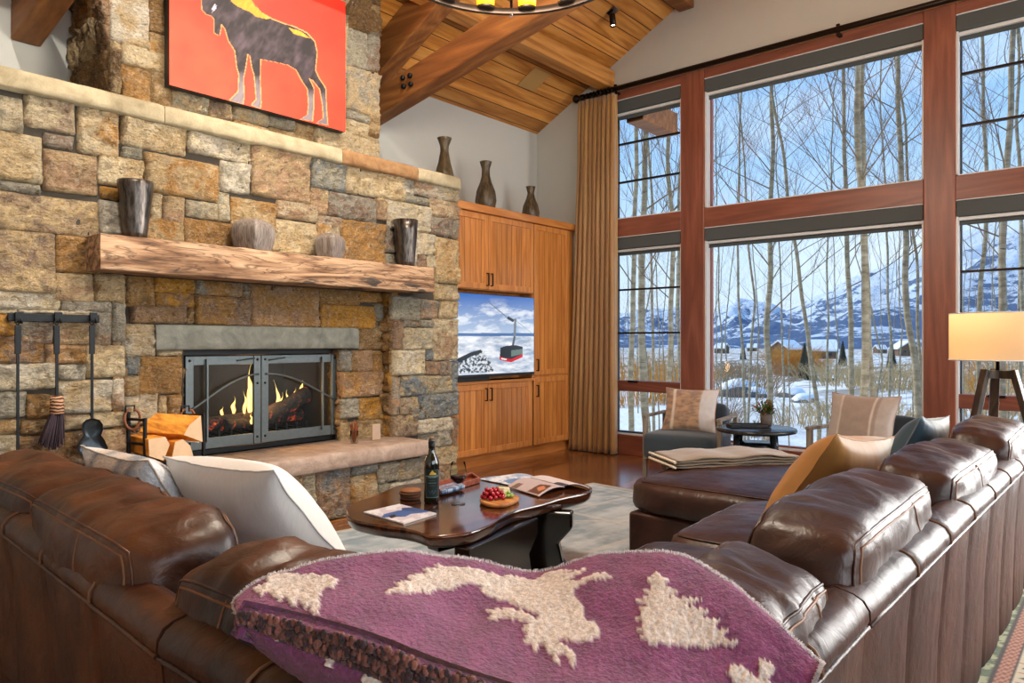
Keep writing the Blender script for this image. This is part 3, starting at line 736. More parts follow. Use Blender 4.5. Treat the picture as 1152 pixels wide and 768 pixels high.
# ================================================================ CABINET WALL, DECOR
def onC(u,v):
    dx,dy,dz=ray(u,v); t=(3.783+SL*YB-EYE)/(dz+SL*dy); return (t*dx,t*dy,EYE+t*dz)
def proj(p):
    a=p[0]*FX+p[1]*FY; b=p[0]*RX+p[1]*RY; return 576+FOC*b/a, 384-FOC*(p[2]-EYE)/a
def depth(p): return p[0]*FX+p[1]*FY
def painted(name,p00,p10,p01,nx,ny,func,mat,parent=None,thick=None,**k):
    """flat printed face p00 + s*(p10-p00) + t*(p01-p00); func(U,V) gives the printed colours in survey pixels"""
    p00,p10,p01=map(Vector,(p00,p10,p01)); q=MB(); P=[]
    for j in range(ny+1): P.append([tuple(p00+(p10-p00)*(i/nx)+(p01-p00)*(j/ny)) for i in range(nx+1)])
    q.grid(P,smooth=False)
    A=np.array(q.v); a=A[:,0]*FX+A[:,1]*FY; b=A[:,0]*RX+A[:,1]*RY
    U=576+FOC*b/a; V=384-FOC*(A[:,2]-EYE)/a
    return q.build(name,mat,parent,cols=func(U,V),recalc=False,**k)
def nzarr(U,V,s,seed=0,o=4): return np.array([noise.fractal(Vector((u*s,v*s,seed)),.6,2.1,o) for u,v in zip(U,V)])

YK=4.87
kx=lambda u,v=400: onY(u,v,YK)[0]
kz=lambda u,v: onY(u,v,YK)[2]
cab=thing('media_cabinet','built-in honey alder media cabinet with beadboard doors around the television','cabinet',(5.7,YK,0))
x0c,x1c=XR1+.02,6.80
ztop=kz(583,239.6); zcr=ztop-.075
xa,xb=kx(549.6),kx(600.3)
q=MB()
ztv1,ztv0=kz(549,326.5),kz(549,428)
q.box((x0c,YK+.02,.12),(xb+.02,YB-.01,ztv0)); q.box((x0c,YK+.02,ztv1),(xb+.02,YB-.01,zcr+.01)); q.box((x0c,YK+.20,ztv0),(xb+.02,YB-.01,ztv1))
q.box((xb+.0,YK+.02,.12),(x1c,YB-.01,zcr+.01)); 
q.build('carcass',M['cab_z'],cab,bevel=.002)
q=MB(); q.box((x0c,YK-.03,zcr),(x1c+.02,YB-.01,ztop)); q.build('crown',M['cab_x'],cab,bevel=.006)
q=MB(); q.box((x0c,YK-.012,ztv0-.03),(xb,YK+.2,ztv0)); q.build('counter_edge',M['cab_x'],cab,bevel=.003)
q=MB(); q.box((x0c,YK+.07,0),(x1c,YK+.1,.125)); q.build('toe_kick',M['cab_x'],cab)
def cdoor(x0,x1,z0,z1,hx=None,hz=None,st=.052):
    y0=YK-.002; q=MB()
    for a,b in (((x0,y0,z0),(x0+st,YK+.02,z1)),((x1-st,y0,z0),(x1,YK+.02,z1)),((x0+st,y0,z1-st*1.1),(x1-st,YK+.02,z1)),((x0+st,y0,z0),(x1-st,YK+.02,z0+st*1.1))): q.box(a,b)
    d=q.build('door',M['cab_z'],cab,bevel=.0025)
    p=MB(); p.box((x0+st-.003,y0+.009,z0+st),(x1-st+.003,YK+.018,z1-st))
    p.build('beadboard_panel',M['cab_boards'],d)
    if hx is not None:
        h=MB(); hl=.065
        h.bar((hx,y0-.03,hz-hl),(hx,y0-.03,hz+hl),.014,.010); h.bar((hx,y0-.03,hz-hl+.005),(hx,y0,hz-hl+.005),.012,.01); h.bar((hx,y0-.03,hz+hl-.005),(hx,y0,hz+hl-.005),.012,.01)
        h.build('handle',M['bronze'],d,bevel=.002)
g=.003
zl0,zl1=.135,kz(547,429.5)-.02
zu0=ztv1+.01; zu1=zcr-.008
hzU=(kz(549,306)+kz(549,323))/2; hzL=(kz(547,435)+kz(547,452))/2
xleft=2*xa-xb+.05
cdoor(max(x0c,xleft-.02),xa-g,zu0,zu1,xa-.03,hzU); cdoor(xa+g,xb-g,zu0,zu1,xa+.03,hzU)
cdoor(max(x0c,xleft-.02),xa-g-.01,zl0,zl1,xa-.05,hzL); cdoor(xa-.01+g,xb-.04,zl0,zl1,xa+.02,hzL)
xt0=xb+.012; zsp=kz(601,423)
cdoor(xt0,xt0+.62,zsp+.012,zu1,xt0+.035,(kz(603,402)+kz(603,419))/2); cdoor(xt0,xt0+.62,zl0,zsp-.012,xt0+.035,(kz(603,431)+kz(603,448))/2)
# television
YT=4.80
tx1=onY(600.9,380,YT)[0]; tz1=onY(558,331.5,YT)[2]; tz0=onY(558,423.2,YT)[2]; tx0=XR1+.045
tv=thing('television','flat television set in the cabinet, showing a red gondola above the clouds','television',((tx0+tx1)/2,YT,tz0))
q=MB(); q.box((tx0,YT,tz0),(tx1,YT+.05,tz1)); q.build('housing',M['black'],tv,bevel=.004)
q=MB(); q.box((tx0+.25,YT+.03,tz0-.035),(tx0+.75,YT+.13,tz0)); q.build('stand',M['black'],tv)
def tvpic(U,V):
    n=len(U); c=np.zeros((n,3)); H=376+(U-515)*.0
    t=np.clip((V-330)/46,0,1)[:,None]
    top=np.array(srgb('#2a62b4')); bot=np.array(srgb('#b5c8e0'))
    c=top*(1-t)+bot*t
    cl=np.clip(nzarr(U*.55,V*1.6,.06,3,5)*1.4+.15+ (V-345)*.012,0,1)[:,None]*np.clip((V-334)/16,0,1)[:,None]
    c=c*(1-cl*.8)+np.array((.86,.89,.94))*cl*.8
    sea=V>377; s=np.clip(.5+nzarr(U*.5,V*1.5,.09,8,5)*.9,0,1)[:,None]
    cs=np.array(srgb('#9fb0c8'))*(1-s)+np.array((.93,.94,.96))*s; c[sea]=cs[sea]
    c[(V>374.5)&(V<378)]=srgb('#5477a8')
    mt=pip([(513,408),(522,402),(533,397),(542,394),(546,398),(552,407),(556,418),(513,420)],U,V)
    m=nzarr(U,V,.35,5,4); m2=np.clip(.5+m*2.2,0,1)[:,None]; cm=np.array(srgb('#3a404a'))*(1-m2)+np.array((.72,.76,.82))*m2; c[mt]=cm[mt]
    c[pip([(513,404),(530,396),(541,393),(543,396),(530,401),(513,410)],U,V)]=srgb('#2a2c31')
    def line(p,q,w,col):
        d=np.array(q)-np.array(p); L=np.hypot(*d); nrm=np.array((-d[1],d[0]))/L
        t_=((U-p[0])*d[0]+(V-p[1])*d[1])/L; s_=np.abs((U-p[0])*nrm[0]+(V-p[1])*nrm[1]); c[(t_>=0)&(t_<=L)&(s_<w)]=col
    line((549,339),(573,359),.45,srgb('#6c7684')); line((581,361),(600,376),.3,srgb('#9aa6b8'))
    line((579.8,358),(579,378),1.3,srgb('#7b838c')); line((579,378),(576.5,391),1.2,srgb('#5b636c')); line((571,357),(578,361),1.6,srgb('#3f464e'))
    b=[(563,391),(569,389),(580,388),(588,390),(588,401),(575,407.5),(562,404.5)]
    c[pip(b,U,V)]=srgb('#31353b'); c[pip([(575,394),(588,392.5),(588,398),(575,401)],U,V)]=srgb('#6d7f78')
    c[pip([(562,401),(575,404),(588,398),(588,401.5),(575,407.5),(562,404.5)],U,V)]=srgb('#d02632')
    c[pip([(564,402.5),(570,403.5),(570,405),(564,404)],U,V)]=(.9,.9,.9)
    return c
painted('screen',(tx0+.008,YT-.002,tz0+.028),(tx1-.008,YT-.002,tz0+.028),(tx0+.008,YT-.002,tz1-.006),330,190,tvpic,M['screen'],tv)

# ---------------------------------------------------------------- painting
YP=YC-.105
px0_,px1_=onY(190.5,60,YP)[0],onY(388.5,60,YP)[0]; pz0=(onY(190,98.5,YP)[2]+onY(388,145.5,YP)[2])/2; pz1=onY(388,2.5,YP)[2]
pt=thing('canvas_painting','large orange-red canvas painting of a dark moose hanging on the chimney','painting',((px0_+px1_)/2,YP+.04,pz0))
q=MB(); q.box((px0_,YP,pz0),(px1_,YP+.07,pz1)); q.build('stretched_canvas_edge',M['black'],pt)
K=lambda L:[(x/5.12+190,y/5.12) for x,y in L]
BODY=K([(330,-60),(280,-110),(230,-90),(205,-50),(190,0),(192,55),(215,80),(250,95),(262,110),(262,188),(290,205),(298,165),(302,135),(325,165),(345,235),(382,292),(392,380),(405,430),(400,530),(352,578),(425,600),(432,560),(428,450),(442,380),(452,312),(468,318),(480,390),(493,430),(505,575),(478,605),(525,624),(530,590),(524,450),(527,340),(620,358),(690,375),(735,402),(765,460),(800,512),(806,600),(800,660),(760,685),(825,697),(832,620),(834,510),(806,450),(830,462),(870,512),(886,600),(892,680),(852,706),(914,720),(906,620),(902,510),(865,455),(842,405),(852,300),(838,240),(792,190),(730,160),(600,115),(530,70),(480,10),(430,-50),(380,-80)])
def moose(U,V):
    n=len(U); t=nzarr(U,V,.02,1,3)[:,None]
    a=np.array(srgb('#dc3320')); b=np.array(srgb('#e85434'))
    g_=np.clip(.4+t*.3+((V-60)/150)[:,None]*.5-((U-250)/200)[:,None]*.4,0,1); c=a*(1-g_)+b*g_
    rim=pip([(x+(-.9 if x<300 else .9),y-.9) for x,y in BODY],U,V)|pip([(x-1.0,y+.3) for x,y in BODY],U,V)|pip([(x+1.0,y+.5) for x,y in BODY],U,V); c[rim]=srgb('#dc9a5c')
    ins=pip(BODY,U,V)
    f=nzarr(U*.9+V*.5,V*.3-U*.15,.13,4,3); f2=nzarr(U,V,.05,14,3)
    d=np.array(srgb('#241d20')); m=np.array(srgb('#574850')); bl=np.array(srgb('#8c8590'))
    k_=np.clip(.25+f*.45+f2*.55,0,1)[:,None]; cc=d*(1-k_)+m*k_
    leg=np.clip((V-78-(U-262)*.24)/12,0,1)[:,None]*(.85+.3*f[:,None]); leg=np.clip(leg,0,1); cc=cc*(1-leg)+np.array(srgb('#80757a'))*leg
    # golden hair along the back
    gold=pip(K([(340,-70),(430,-60),(500,40),(600,105),(560,110),(500,95),(470,70),(400,40),(360,10)]),U,V)|pip(K([(690,160),(760,180),(820,225),(790,215),(720,195)]),U,V)
    cc[gold]=np.clip(np.array(srgb('#e8a030'))*(.78+.35*np.abs(f[gold]))[:,None],0,1)
    c[ins]=cc[ins]
    face=pip(K([(240,30),(262,20),(285,40),(262,60),(245,75)]),U,V)&(f>-.1); c[face]=srgb('#b9b4c4')
    return np.clip(c,0,1)
painted('canvas_face',(px0_,YP-.002,pz0),(px1_,YP-.002,pz0),(px0_,YP-.002,pz1),300,230,moose,M['paint'],pt)

# ---------------------------------------------------------------- vases
def vmat(name,c1,c2,rough=.35,metal=.3,stretch=(1,1,.2)):
    t=NT(name); v=t.coord(stretch); n=t.noise(v,38,5,.6,.4)
    return t.pbr(t.ramp(n,[(.35,c1),(.65,c2)]),rough,t.bump(n,.4,.003),metal)
M['vase_metal']=vmat('oxidised_metal',srgb('#2b2622'),srgb('#6d655f'),.3,.7)
M['vase_wood']=vmat('brown_wood_vase',srgb('#33291c'),srgb('#65543a'),.4,0)
M['vase_grey']=vmat('grey_driftwood',srgb('#6f6862'),srgb('#a9a29b'),.6,0,(1,1,.08))
def turned(name,label,u,vt,vb,Y,prof,mat,group=None,seg=28,z=None,cat='vase',dimple=None):
    """prof: (radius px, v) from bottom to top"""
    p=onY(u,vb,Y); d=depth(p); s=d/FOC; z0=p[2] if z is None else z
    pts=[(r*s,(vb-v)*s) for r,v in prof]
    q=MB(); q.lathe([(.0001,0)]+pts+[(pts[-1][0]*.82,pts[-1][1]-.004),(pts[-1][0]*.6,pts[-1][1]-.05),(.0001,pts[-1][1]-.055)],n=seg)
    o=q.build(name,mat,loc=(0,0,0)); o.location=(p[0],p[1],z0); return tag(o,label,cat,group)
ym=4.45
turned('tapered_vase','tall tapering dark metal vase at the left end of the mantel',152.5,200,264.5,ym,[(11.5,264.5),(12.3,258),(17.4,215),(18.6,204),(18.8,200)],M['vase_metal'],z=mz1+.002)
turned('tapered_vase','tall tapering dark metal vase at the right end of the mantel',456.5,247,299.5,ym,[(9.5,299.5),(10.2,294),(13,258),(13.8,247)],M['vase_metal'],z=mz1+.002)
def squarevase(label,u,vb,w,h,seed):
    p=onY(u,vb,ym); s=depth(p)/FOC; w*=s; h*=s
    q=MB(); P=[]; 
    for t,k in ((0,.80),(.04,.83),(.3,.94),(.52,1.0),(.68,.98),(.80,.90),(.88,.78),(.94,.60),(.985,.4),(1.0,.25),(.97,.18),(.8,.16)):
        row=[]
        for i in range(32):
            a=2*PI*i/32; e=.22
            x=math.copysign(abs(math.cos(a))**e,math.cos(a)); y=math.copysign(abs(math.sin(a))**e,math.sin(a))
            row.append((x*w*.40*k,y*w*.40*k,t*h))
        P.append(row)
    q.grid(P,close=True); q.add(P[0],[tuple(range(32))[::-1]])
    o=q.build('wooden_vase',M['vase_wood2'],loc=(0,0,0)); o.location=(p[0],p[1]-.01,mz1+.002); o.rotation_euler=(0,0,math.radians(22)); return tag(o,label,'vase')
M['vase_wood2']=vmat('driftwood_block',srgb('#5a4e46'),srgb('#8f857d'),.55,0,(3,3,.12))
squarevase('larger squat rounded-square grey wood vase in the middle of the mantel',284,282,46,36,1)
squarevase('smaller squat rounded-square grey wood vase right of centre on the mantel',370.5,291,33,29,2)
turned('flared_vase','flared brown wooden vase standing on the stone ledge',500,143,193,4.78,[(12,193),(11,185),(7,170),(4.8,158),(5,152),(7.5,145),(8.6,143)],M['vase_wood'],seg=10,z=CT+.004)
turned('bottle_vase','taller pear-shaped brown wooden vase on top of the cabinet',546.5,174,232,5.15,[(8,232),(10.5,228),(12.4,218),(11,208),(7,198),(4.8,190),(4.6,182),(6.8,175),(7,174)],M['vase_wood'],seg=12,z=ztop+.002)
turned('bottle_vase','shortest pear-shaped brown wooden vase on the cabinet near the corner',597,203,243,5.15,[(7.5,243),(9,239),(10,232),(8.5,224),(5,216),(3.6,210),(5.2,204),(5.6,203)],M['vase_wood'],seg=12,z=ztop+.002)

# ---------------------------------------------------------------- fireplace tools on the wall
YW=YM-.045
def wp(u,v,y=YW): return onY(u,v,y)
rk=thing('tool_rail','hammered black iron rail with hooks on the stone wall, holding fire tools','tool rail',wp(59,356,YM))
q=MB(); a=wp(8,356.5); b=wp(111,357); q.box((a[0],YW-.012,a[2]-.022),(b[0],YW+.0,a[2]+.022)); q.build('rail',M['iron'],rk,bevel=.003)
for u in (20,64,103.5):
    p=wp(u,357); q=MB(); q.box((p[0]-.018,YW-.03,p[2]-.03),(p[0]+.018,YW-.012,p[2]+.028)); q.tube([(p[0],YW-.03,p[2]-.02),(p[0],YW-.06,p[2]-.03),(p[0],YW-.06,p[2]-.005)],.006,6); q.build('hook',M['iron'],rk)
for u in (12,107): p=wp(u,357); q=MB(); q.box((p[0]-.012,YW,p[2]-.012),(p[0]+.012,YM+.0,p[2]+.012)); q.build('standoff',M['iron'],rk)
def shaft(o,u,vh,vb):
    p=wp(u,370,YW-.055); zt=wp(u,366,YW-.055)[2]; zh=wp(u,vh,YW-.055)[2]; zb_=wp(u,vb,YW-.055)[2]
    q=MB(); q.box((p[0]-.014,p[1]-.006,zh),(p[0]+.014,p[1]+.006,zt)); q.tube([(p[0],p[1],zt),(p[0]-.012,p[1],zt+.018),(p[0],p[1],zt+.034),(p[0]+.012,p[1],zt+.018),(p[0],p[1],zt)],.004,6); q.build('handle',M['iron'],o,bevel=.002)
    q=MB(); q.bar((p[0],p[1],zh),(p[0],p[1],zb_),.012,.012); q.build('shaft',M['iron'],o)
    return p,zb_
t=thing('fire_poker','black iron fire poker hanging leftmost on the tool rail','fire tool',wp(20,510)); p,z=shaft(t,20,398,512)
q=MB(); q.tube([(p[0],p[1],z),(p[0]+.03,p[1],z-.05),(p[0]+.04,p[1],z-.01)],.007,6); q.build('hook_tip',M['iron'],t)
t=thing('hearth_broom','hearth broom with dark bristles hanging in the middle of the tool rail','fire tool',wp(60,508)); p,z=shaft(t,63.8,398,446)
q=MB(); pa=wp(64,445,YW-.055); pb=wp(64,464,YW-.055)
q.lathe([(.02,pa[2]+.002),(.033,pa[2]-.008),(.034,(pa[2]+pb[2])/2),(.036,pb[2]),(.03,pb[2]-.01)],c=(pa[0],pa[1],0),n=14)
def wrapmat():
    t=NT('woven_wrap'); v=t.coord(); w=t.node('TexWave'); t.l.new(v,w.inputs[0]); w.inputs['Scale'].default_value=18; w.inputs['Distortion'].default_value=6; w.bands_direction='Z'
    return t.pbr(t.ramp(w.outputs[1],[(.4,srgb('#3a2119')),(.6,srgb('#b58a66'))]),.8)
q.build('woven_wrap',wrapmat(),t)
q=MB(); r=random.Random(3)
tgt=[wp(44,497,YW-.055),wp(72,498,YW-.055)]; zb_=wp(58,507,YW-.055)[2]
for i in range(240):
    a=r.random(); b=r.uniform(-1,1); xe=tgt[0][0]+(tgt[1][0]-tgt[0][0])*a; ze=zb_+.03*abs(a-.55)*2+r.uniform(0,.05)
    xs=pa[0]+(a-.5)*.055
    q.tube([(xs,pa[1]+b*.02,pb[2]),(xs*.6+xe*.4,pa[1]+b*.03,pb[2]*.6+ze*.4),(xe,pa[1]+b*.035,ze)],[.0025,.003,.0018],4,cap=False)
q.build('bristles',plain('plum_broomcorn',srgb('#33252e'),.8,var=.4,bump=0),t)
t=thing('ash_shovel','black hammered ash shovel hanging rightmost on the tool rail','fire tool',wp(103,512)); p,z=shaft(t,103.5,398,470)
K2=[(103.5,470),(96,472),(92,477),(92,484),(94,489),(89,496),(86.5,503),(88,510),(95,514),(104,514),(113,513),(119,510),(120.5,503),(117,495),(113,489),(115,484),(115,477),(111,472)]
poly=[wp(u,v,YW-.05) for u,v in K2]; cx=sum(a[0] for a in poly)/len(poly); cz=sum(a[2] for a in poly)/len(poly)
q=MB(); P=[]
for k_,dd in ((1,0),(.97,.012),(.8,.022),(.45,.028),(.02,.03)): P.append([(cx+(a[0]-cx)*k_,a[1]+dd-.01,cz+(a[2]-cz)*k_) for a in poly])
q.grid(P,close=True); P2=[[(x,y+.004,z) for x,y,z in row] for row in P]; q.grid(P2,close=True,flip=True); q.grid([P[0],P2[0]],close=True)
q.build('blade',plain('blued_steel',srgb('#3f464c'),.3,.8,var=.4,scale=50,bump=.5),t)

# ---------------------------------------------------------------- firewood rack on the hearth
ZH=.475
fr_=thing('firewood_rack','black iron firewood rack with leather loops standing on the hearth','firewood rack',(2.0,4.45,ZH))
X=[onY(142.5,470,4.62)[0],onY(229,470,4.40)[0]]
ptop=onY(229,465,4.40)[2]
posts=[(onY(163,470,4.40)[0],4.40),(X[1],4.40),(onY(143,470,4.56)[0]+.0,4.54),(onY(205,470,4.56)[0],4.54)]
ztops=[ptop,ptop,onY(143,463,4.54)[2],onY(205,463,4.54)[2]]
for (x,y),zt in zip(posts,ztops):
    q=MB(); q.bar((x,y,ZH),(x,y,zt),.026,.016); q.build('post',M['iron'],fr_,bevel=.003)
for i,j in ((0,2),(1,3)):
    (xa_,ya_),(xb_,yb_)=posts[i],posts[j]
    for z in (ZH+.045,ZH+.17,ptop-.012):
        q=MB(); q.bar((xa_,ya_,z),(xb_,yb_,z),.02,.014); q.build('side_rail',M['iron'],fr_)
for i,j in ((0,1),(2,3)):
    (xa_,ya_),(xb_,yb_)=posts[i],posts[j]; q=MB(); q.bar((xa_,ya_,ZH+.045),(xb_,yb_,ZH+.045),.02,.014); q.build('floor_rail',M['iron'],fr_)
M['tan_leather']=plain('tan_leather_strap',srgb('#7a4a30'),.5,bump=0)
for i in (2,3):
    x,y=posts[i]; zt=ztops[i]
    q=MB(); q.tube([(x-.02,y-.01,zt),(x-.02,y-.01,zt+.035),(x+.03,y-.01,zt+.035),(x+.03,y-.01,zt)],.006,6); q.build('top_loop',M['iron'],fr_)
    q=MB(); q.tube([(x+.01+.035*math.sin(a),y-.03-.03*math.cos(a*.5),zt-.045+.06*math.cos(a)) for a in [i_*PI/8 for i_ in range(17)]],.008,6); q.build('leather_loop',M['tan_leather'],fr_)
M['split']=wood('split_pine',[srgb('#9a5a1e'),srgb('#d58a2c'),srgb('#e8a845')],'y',rough=.7,ring=4,bump=.4)
M['endgrain']=plain('pale_end_grain',srgb('#c9a987'),.8,var=.18,scale=25,bump=.3)
def splitlog(label,poly,y0,y1,off=(0,0)):
    """poly: pixel outline of the end facing the room, at y0"""
    a=[onY(u,v,y0) for u,v in poly]; b=[(x+off[0],y1,z+off[1]) for x,_,z in a]; n=len(a); q=MB()
    c=Vector((sum(p[0] for p in a)/n,(y0+y1)/2,min(p[2] for p in a)))
    q.add(a+b,[(i,(i+1)%n,n+(i+1)%n,n+i) for i in range(n)]); q.cur=1; q.add(a,[tuple(range(n))]); q.add(b,[tuple(range(n))[::-1]]); 
    tag(q.build('split_log',[M['split'],M['endgrain']],loc=tuple(c),bevel=.005),label,'log','split firewood in the hearth rack')
splitlog('split log with bright orange face on top of the firewood rack',[(207,489),(213,478),(226,467),(228,497)],4.33,4.55,(-.17,.015))
splitlog('small split log lying at the left in the firewood rack',[(167,494),(186,491),(191,500),(184,518),(168,513)],4.34,4.62)
splitlog('round-backed split log low in the middle of the firewood rack',[(193,518),(197,497),(206,494),(214,501),(218,514),(214,522),(199,524)],4.34,4.6)
splitlog('split log showing under the top log at the back of the firewood rack',[(176,487),(200,468),(226,474),(224,498),(196,494)],4.47,4.64)

# glass of matches and a small card on the hearth
def small(u,v,Y=None): p=onZ(u,v,.472); return p
p=small(398.5,498)
t=thing('match_glass','small glass holding brown fatwood sticks on the hearth beside the fire doors','glass',p)
def clear(name,col=(1,1,1),rough=.02):
    t_=NT(name); return t_.pbr(col,rough,trans=1,ior=1.35)
M['clear']=clear('clear_glass')
q=MB(); q.lathe([(.026,0),(.031,.095),(.029,.095),(.025,.008),(.0001,.008)],c=p,n=20); q.build('tumbler',M['thin'],t)
r=random.Random(9)
for i in range(9):
    a=r.uniform(0,2*PI); q=MB(); q.bar((p[0]+.008*math.cos(a),p[1]+.008*math.sin(a),p[2]+.01),(p[0]+.03*math.cos(a),p[1]+.03*math.sin(a),p[2]+r.uniform(.13,.18)),.009,.007); q.build('stick',plain('fatwood_%d'%i,srgb('#7a4020'),.7,bump=0),t)
p=small(423,494.5)
q=MB(); q.box((-.04,-.008,0),(.04,.008,.125)); o=q.build('small_block',plain('pale_card',srgb('#b39a85'),.7),bevel=.003); o.location=p; tag(o,'small upright tan block standing on the hearth against the stones','card')

# ---------------------------------------------------------------- curtain and rod
ZR=4.035; XRD=XW-.12
rod=thing('curtain_rod','long dark curtain rod running above all the windows','curtain rod',(XRD,2,ZR))
q=MB(); q.tube([(XRD,4.74,ZR),(XRD,-2.8,ZR)],.027,14); q.build('rod',M['bronze'],rod)
q=MB(); Mx=Matrix.Rotation(-PI/2,4,'X'); q.lathe([(.028,0),(.034,.01),(.034,.03),(.022,.04),(.03,.06),(.046,.085),(.046,.105),(.03,.13),(.001,.14)],c=(XRD,4.73,ZR),M=Mx,n=16); q.build('finial',M['bronze'],rod)
for y in (4.30,1.97,-.3):
    q=MB(); q.box((XRD-.012,y-.014,ZR-.06),(XRD+.012,y+.014,ZR+.045)); q.box((XRD,y-.014,ZR-.05),(XW,y+.014,ZR-.03)); q.build('bracket',M['bronze'],rod)
for i in range(9):
    y=4.33+i*.048; q=MB(); q.tube([(XRD+.036*math.cos(a),y+.004*math.sin(a),ZR-.006+.036*math.sin(a)) for a in [k_*PI/6 for k_ in range(13)]],.005,6); q.build('ring',M['bronze'],rod)
cu=[]
def curt():
    t=NT('silk_curtain'); v=t.coord((1,1,.05)); n=t.noise(v,60,3,.6)
    n2=t.noise(t.coord((1,1,.02)),14,2,.5)
    c=t.ramp(n2,[(.35,srgb('#96703c')),(.65,srgb('#c39a5c'))])
    return t.pbr(t.mix(n,c,srgb('#8c5f33')),.42,t.bump(n,.08,.002),sheen=.5)
q=MB(); P=[]; nr=50; nc=150; r=random.Random(5)
for j in range(nr+1):
    t_=j/nr; z=3.985-(3.985-.012)*t_
    y0_=4.29+.0*t_; y1_=4.77+.13*t_**1.3
    row=[]
    for i in range(nc+1):
        s=i/nc; ph=s*2*PI*8.5+.5*nz(s*3,t_*1.2)+.5*math.sin(t_*2+s*9)*t_
        am=.042+.02*t_+.016*nz(s*6,t_*2,4)
        if t_<.03: am*=.8
        x=XRD+.0+am*math.cos(ph)+.01*nz(s*20,t_*8,2); y=y0_+(y1_-y0_)*s+.013*math.sin(ph*2+.5)+.006*nz(s*9,t_*4)
        if t_>.97: y+=.004*nz(s*30,5); 
        row.append((x,y,z))
    P.append(row)
q.grid(P)
o=q.build('curtain',curt(),loc=(XRD,4.55,.01)); m=o.modifiers.new('Solidify','SOLIDIFY'); m.thickness=.003
tag(o,'full-length pleated golden tan curtain drawn to the left of the windows','curtain')

# ---------------------------------------------------------------- ceiling spot and chandelier
def spot(u,v,label,aim,e=60):
    p=Vector(onC(u,v)) if v is not None else Vector(u)
    t=thing('ceiling_spotlight',label,'spotlight',p)
    Rn=Matrix.Rotation(-math.atan(SL),4,'X')
    q=MB(); q.box((-.055,-.055,-.012),(.055,.055,0),M=Matrix.Translation(p)@Rn); q.build('canopy_plate',M['chrome'],t,bevel=.003)
    a=p+Vector((0,0,-.075)); q=MB(); q.tube([p,a],.008,8); q.build('stem',M['bronze'],t)
    d=(Vector(aim)-a).normalized(); Q=d.to_track_quat('Z','Y').to_matrix().to_4x4()
    q=MB(); q.lathe([(.001,-.05),(.026,-.05),(.032,-.03),(.032,.085),(.028,.085),(.026,.06),(.001,.058)],c=a,M=Q,n=18); q.build('lamp_head',M['bronze'],t)
    q=MB(); q.lathe([(.001,.066),(.026,.066)],c=a,M=Q,n=18); q.build('bulb',emis('warm_bulb',(1,.8,.5),12),t,recalc=False)
    L=light('spot_beam','SPOT',a+d*.09,aim,e,(1,.92,.80),spot_size=math.radians(75),spot_blend=.8,shadow_soft_size=.03); L.parent=t; L.location=(a+d*.09)-p
def light(name,typ,loc,target,energy,col=(1,1,1),**k):
    L=bpy.data.lights.new(name,typ); L.energy=energy; L.color=col
    for a,b in k.items(): setattr(L,a,b)
    o=bpy.data.objects.new(name,L); C.objects.link(o); o.location=loc
    d=Vector(target)-Vector(loc); o.rotation_euler=d.to_track_quat('-Z','Y').to_euler(); return o
spot(689,12,'small brass spotlight with a glowing bulb hanging from the sloped ceiling',(6.1,3.4,0),50)
zc=lambda y: ceil_z(y)
for i,(x,y) in enumerate(((1.0,2.6),(2.9,2.6),(3.6,2.6))):  # unseen extra spots, added to brighten the stone wall
    spot((x,y,zc(y)),None,'added unseen spotlight brightening the stone chimney, %s'%('farthest from the windows','above the coffee table','nearest the windows')[i],(x*.85+.5,4.7,(1.9,2.6,1.7)[i]),(330,210,220)[i])
cc=Vector((2.45,2.10,2.985)); RR=.60
ch=thing('chandelier','round iron ring chandelier with amber glass candle cups at the top of the picture','chandelier',(cc.x,cc.y,3.0))
q=MB()
for dz,h in ((-.012,.03),):
    P=[]
    for r_,z in ((RR-.012,0),(RR+.012,0),(RR+.012,h),(RR-.012,h)): P.append([(cc.x+r_*math.cos(2*PI*i/72),cc.y+r_*math.sin(2*PI*i/72),cc.z+z) for i in range(72)])
    P.append(P[0]); q.grid(P,close=True)
q.build('ring',M['bronze'],ch)
amber=NT('amber_glass'); M['amber']=amber.pbr(srgb('#c99a18'),.25,emis=srgb('#f0a818'),es=1.1)
for i in range(17):
    a=YAW-math.radians(8)-PI*2*i/17; p=Vector((cc.x+RR*math.cos(a),cc.y+RR*math.sin(a),cc.z+.016))
    q=MB(); q.lathe([(.001,0),(.045,0),(.052,.012),(.03,.02),(.03,.03),(.001,.03)],c=p,n=18); q.build('candle_tray',M['bronze'],ch)
    q=MB(); q.lathe([(.036,.02),(.048,.03),(.050,.11),(.047,.11),(.044,.03)],c=p,n=18); q.build('candle_cup',M['amber'],ch)
for i in range(4):
    a=YAW+PI/2*i+.0; b=a+PI; 
    q=MB(); q.tube([(cc.x+RR*math.cos(a),cc.y+RR*math.sin(a),cc.z+.02),(cc.x,cc.y,cc.z+1.1)],.007,8); q.build('support_rod',M['bronze'],ch)
L=light('candle_glow','POINT',(cc.x,cc.y,cc.z+.2),(0,0,0),230,(1,.88,.72),shadow_soft_size=.35); L.parent=ch; L.location=(0,0,.2)
q=MB(); q.tube([(cc.x,cc.y,cc.z+1.08),(cc.x,cc.y,ceil_z(cc.y)-.02)],.012,8); q.build('stem',M['bronze'],ch)
q=MB(); q.lathe([(.07,0),(.07,.03),(.02,.05)],c=(cc.x,cc.y,ceil_z(cc.y)-.07),n=20); q.build('ceiling_rose',M['bronze'],ch)
a=YAW; q=MB(); q.tube([(cc.x+RR*math.cos(a),cc.y+RR*math.sin(a),cc.z-.012),(cc.x+RR*math.cos(a),cc.y+RR*math.sin(a),cc.z+.05)],.008,8); q.build('ring_pin',M['chrome'],ch)
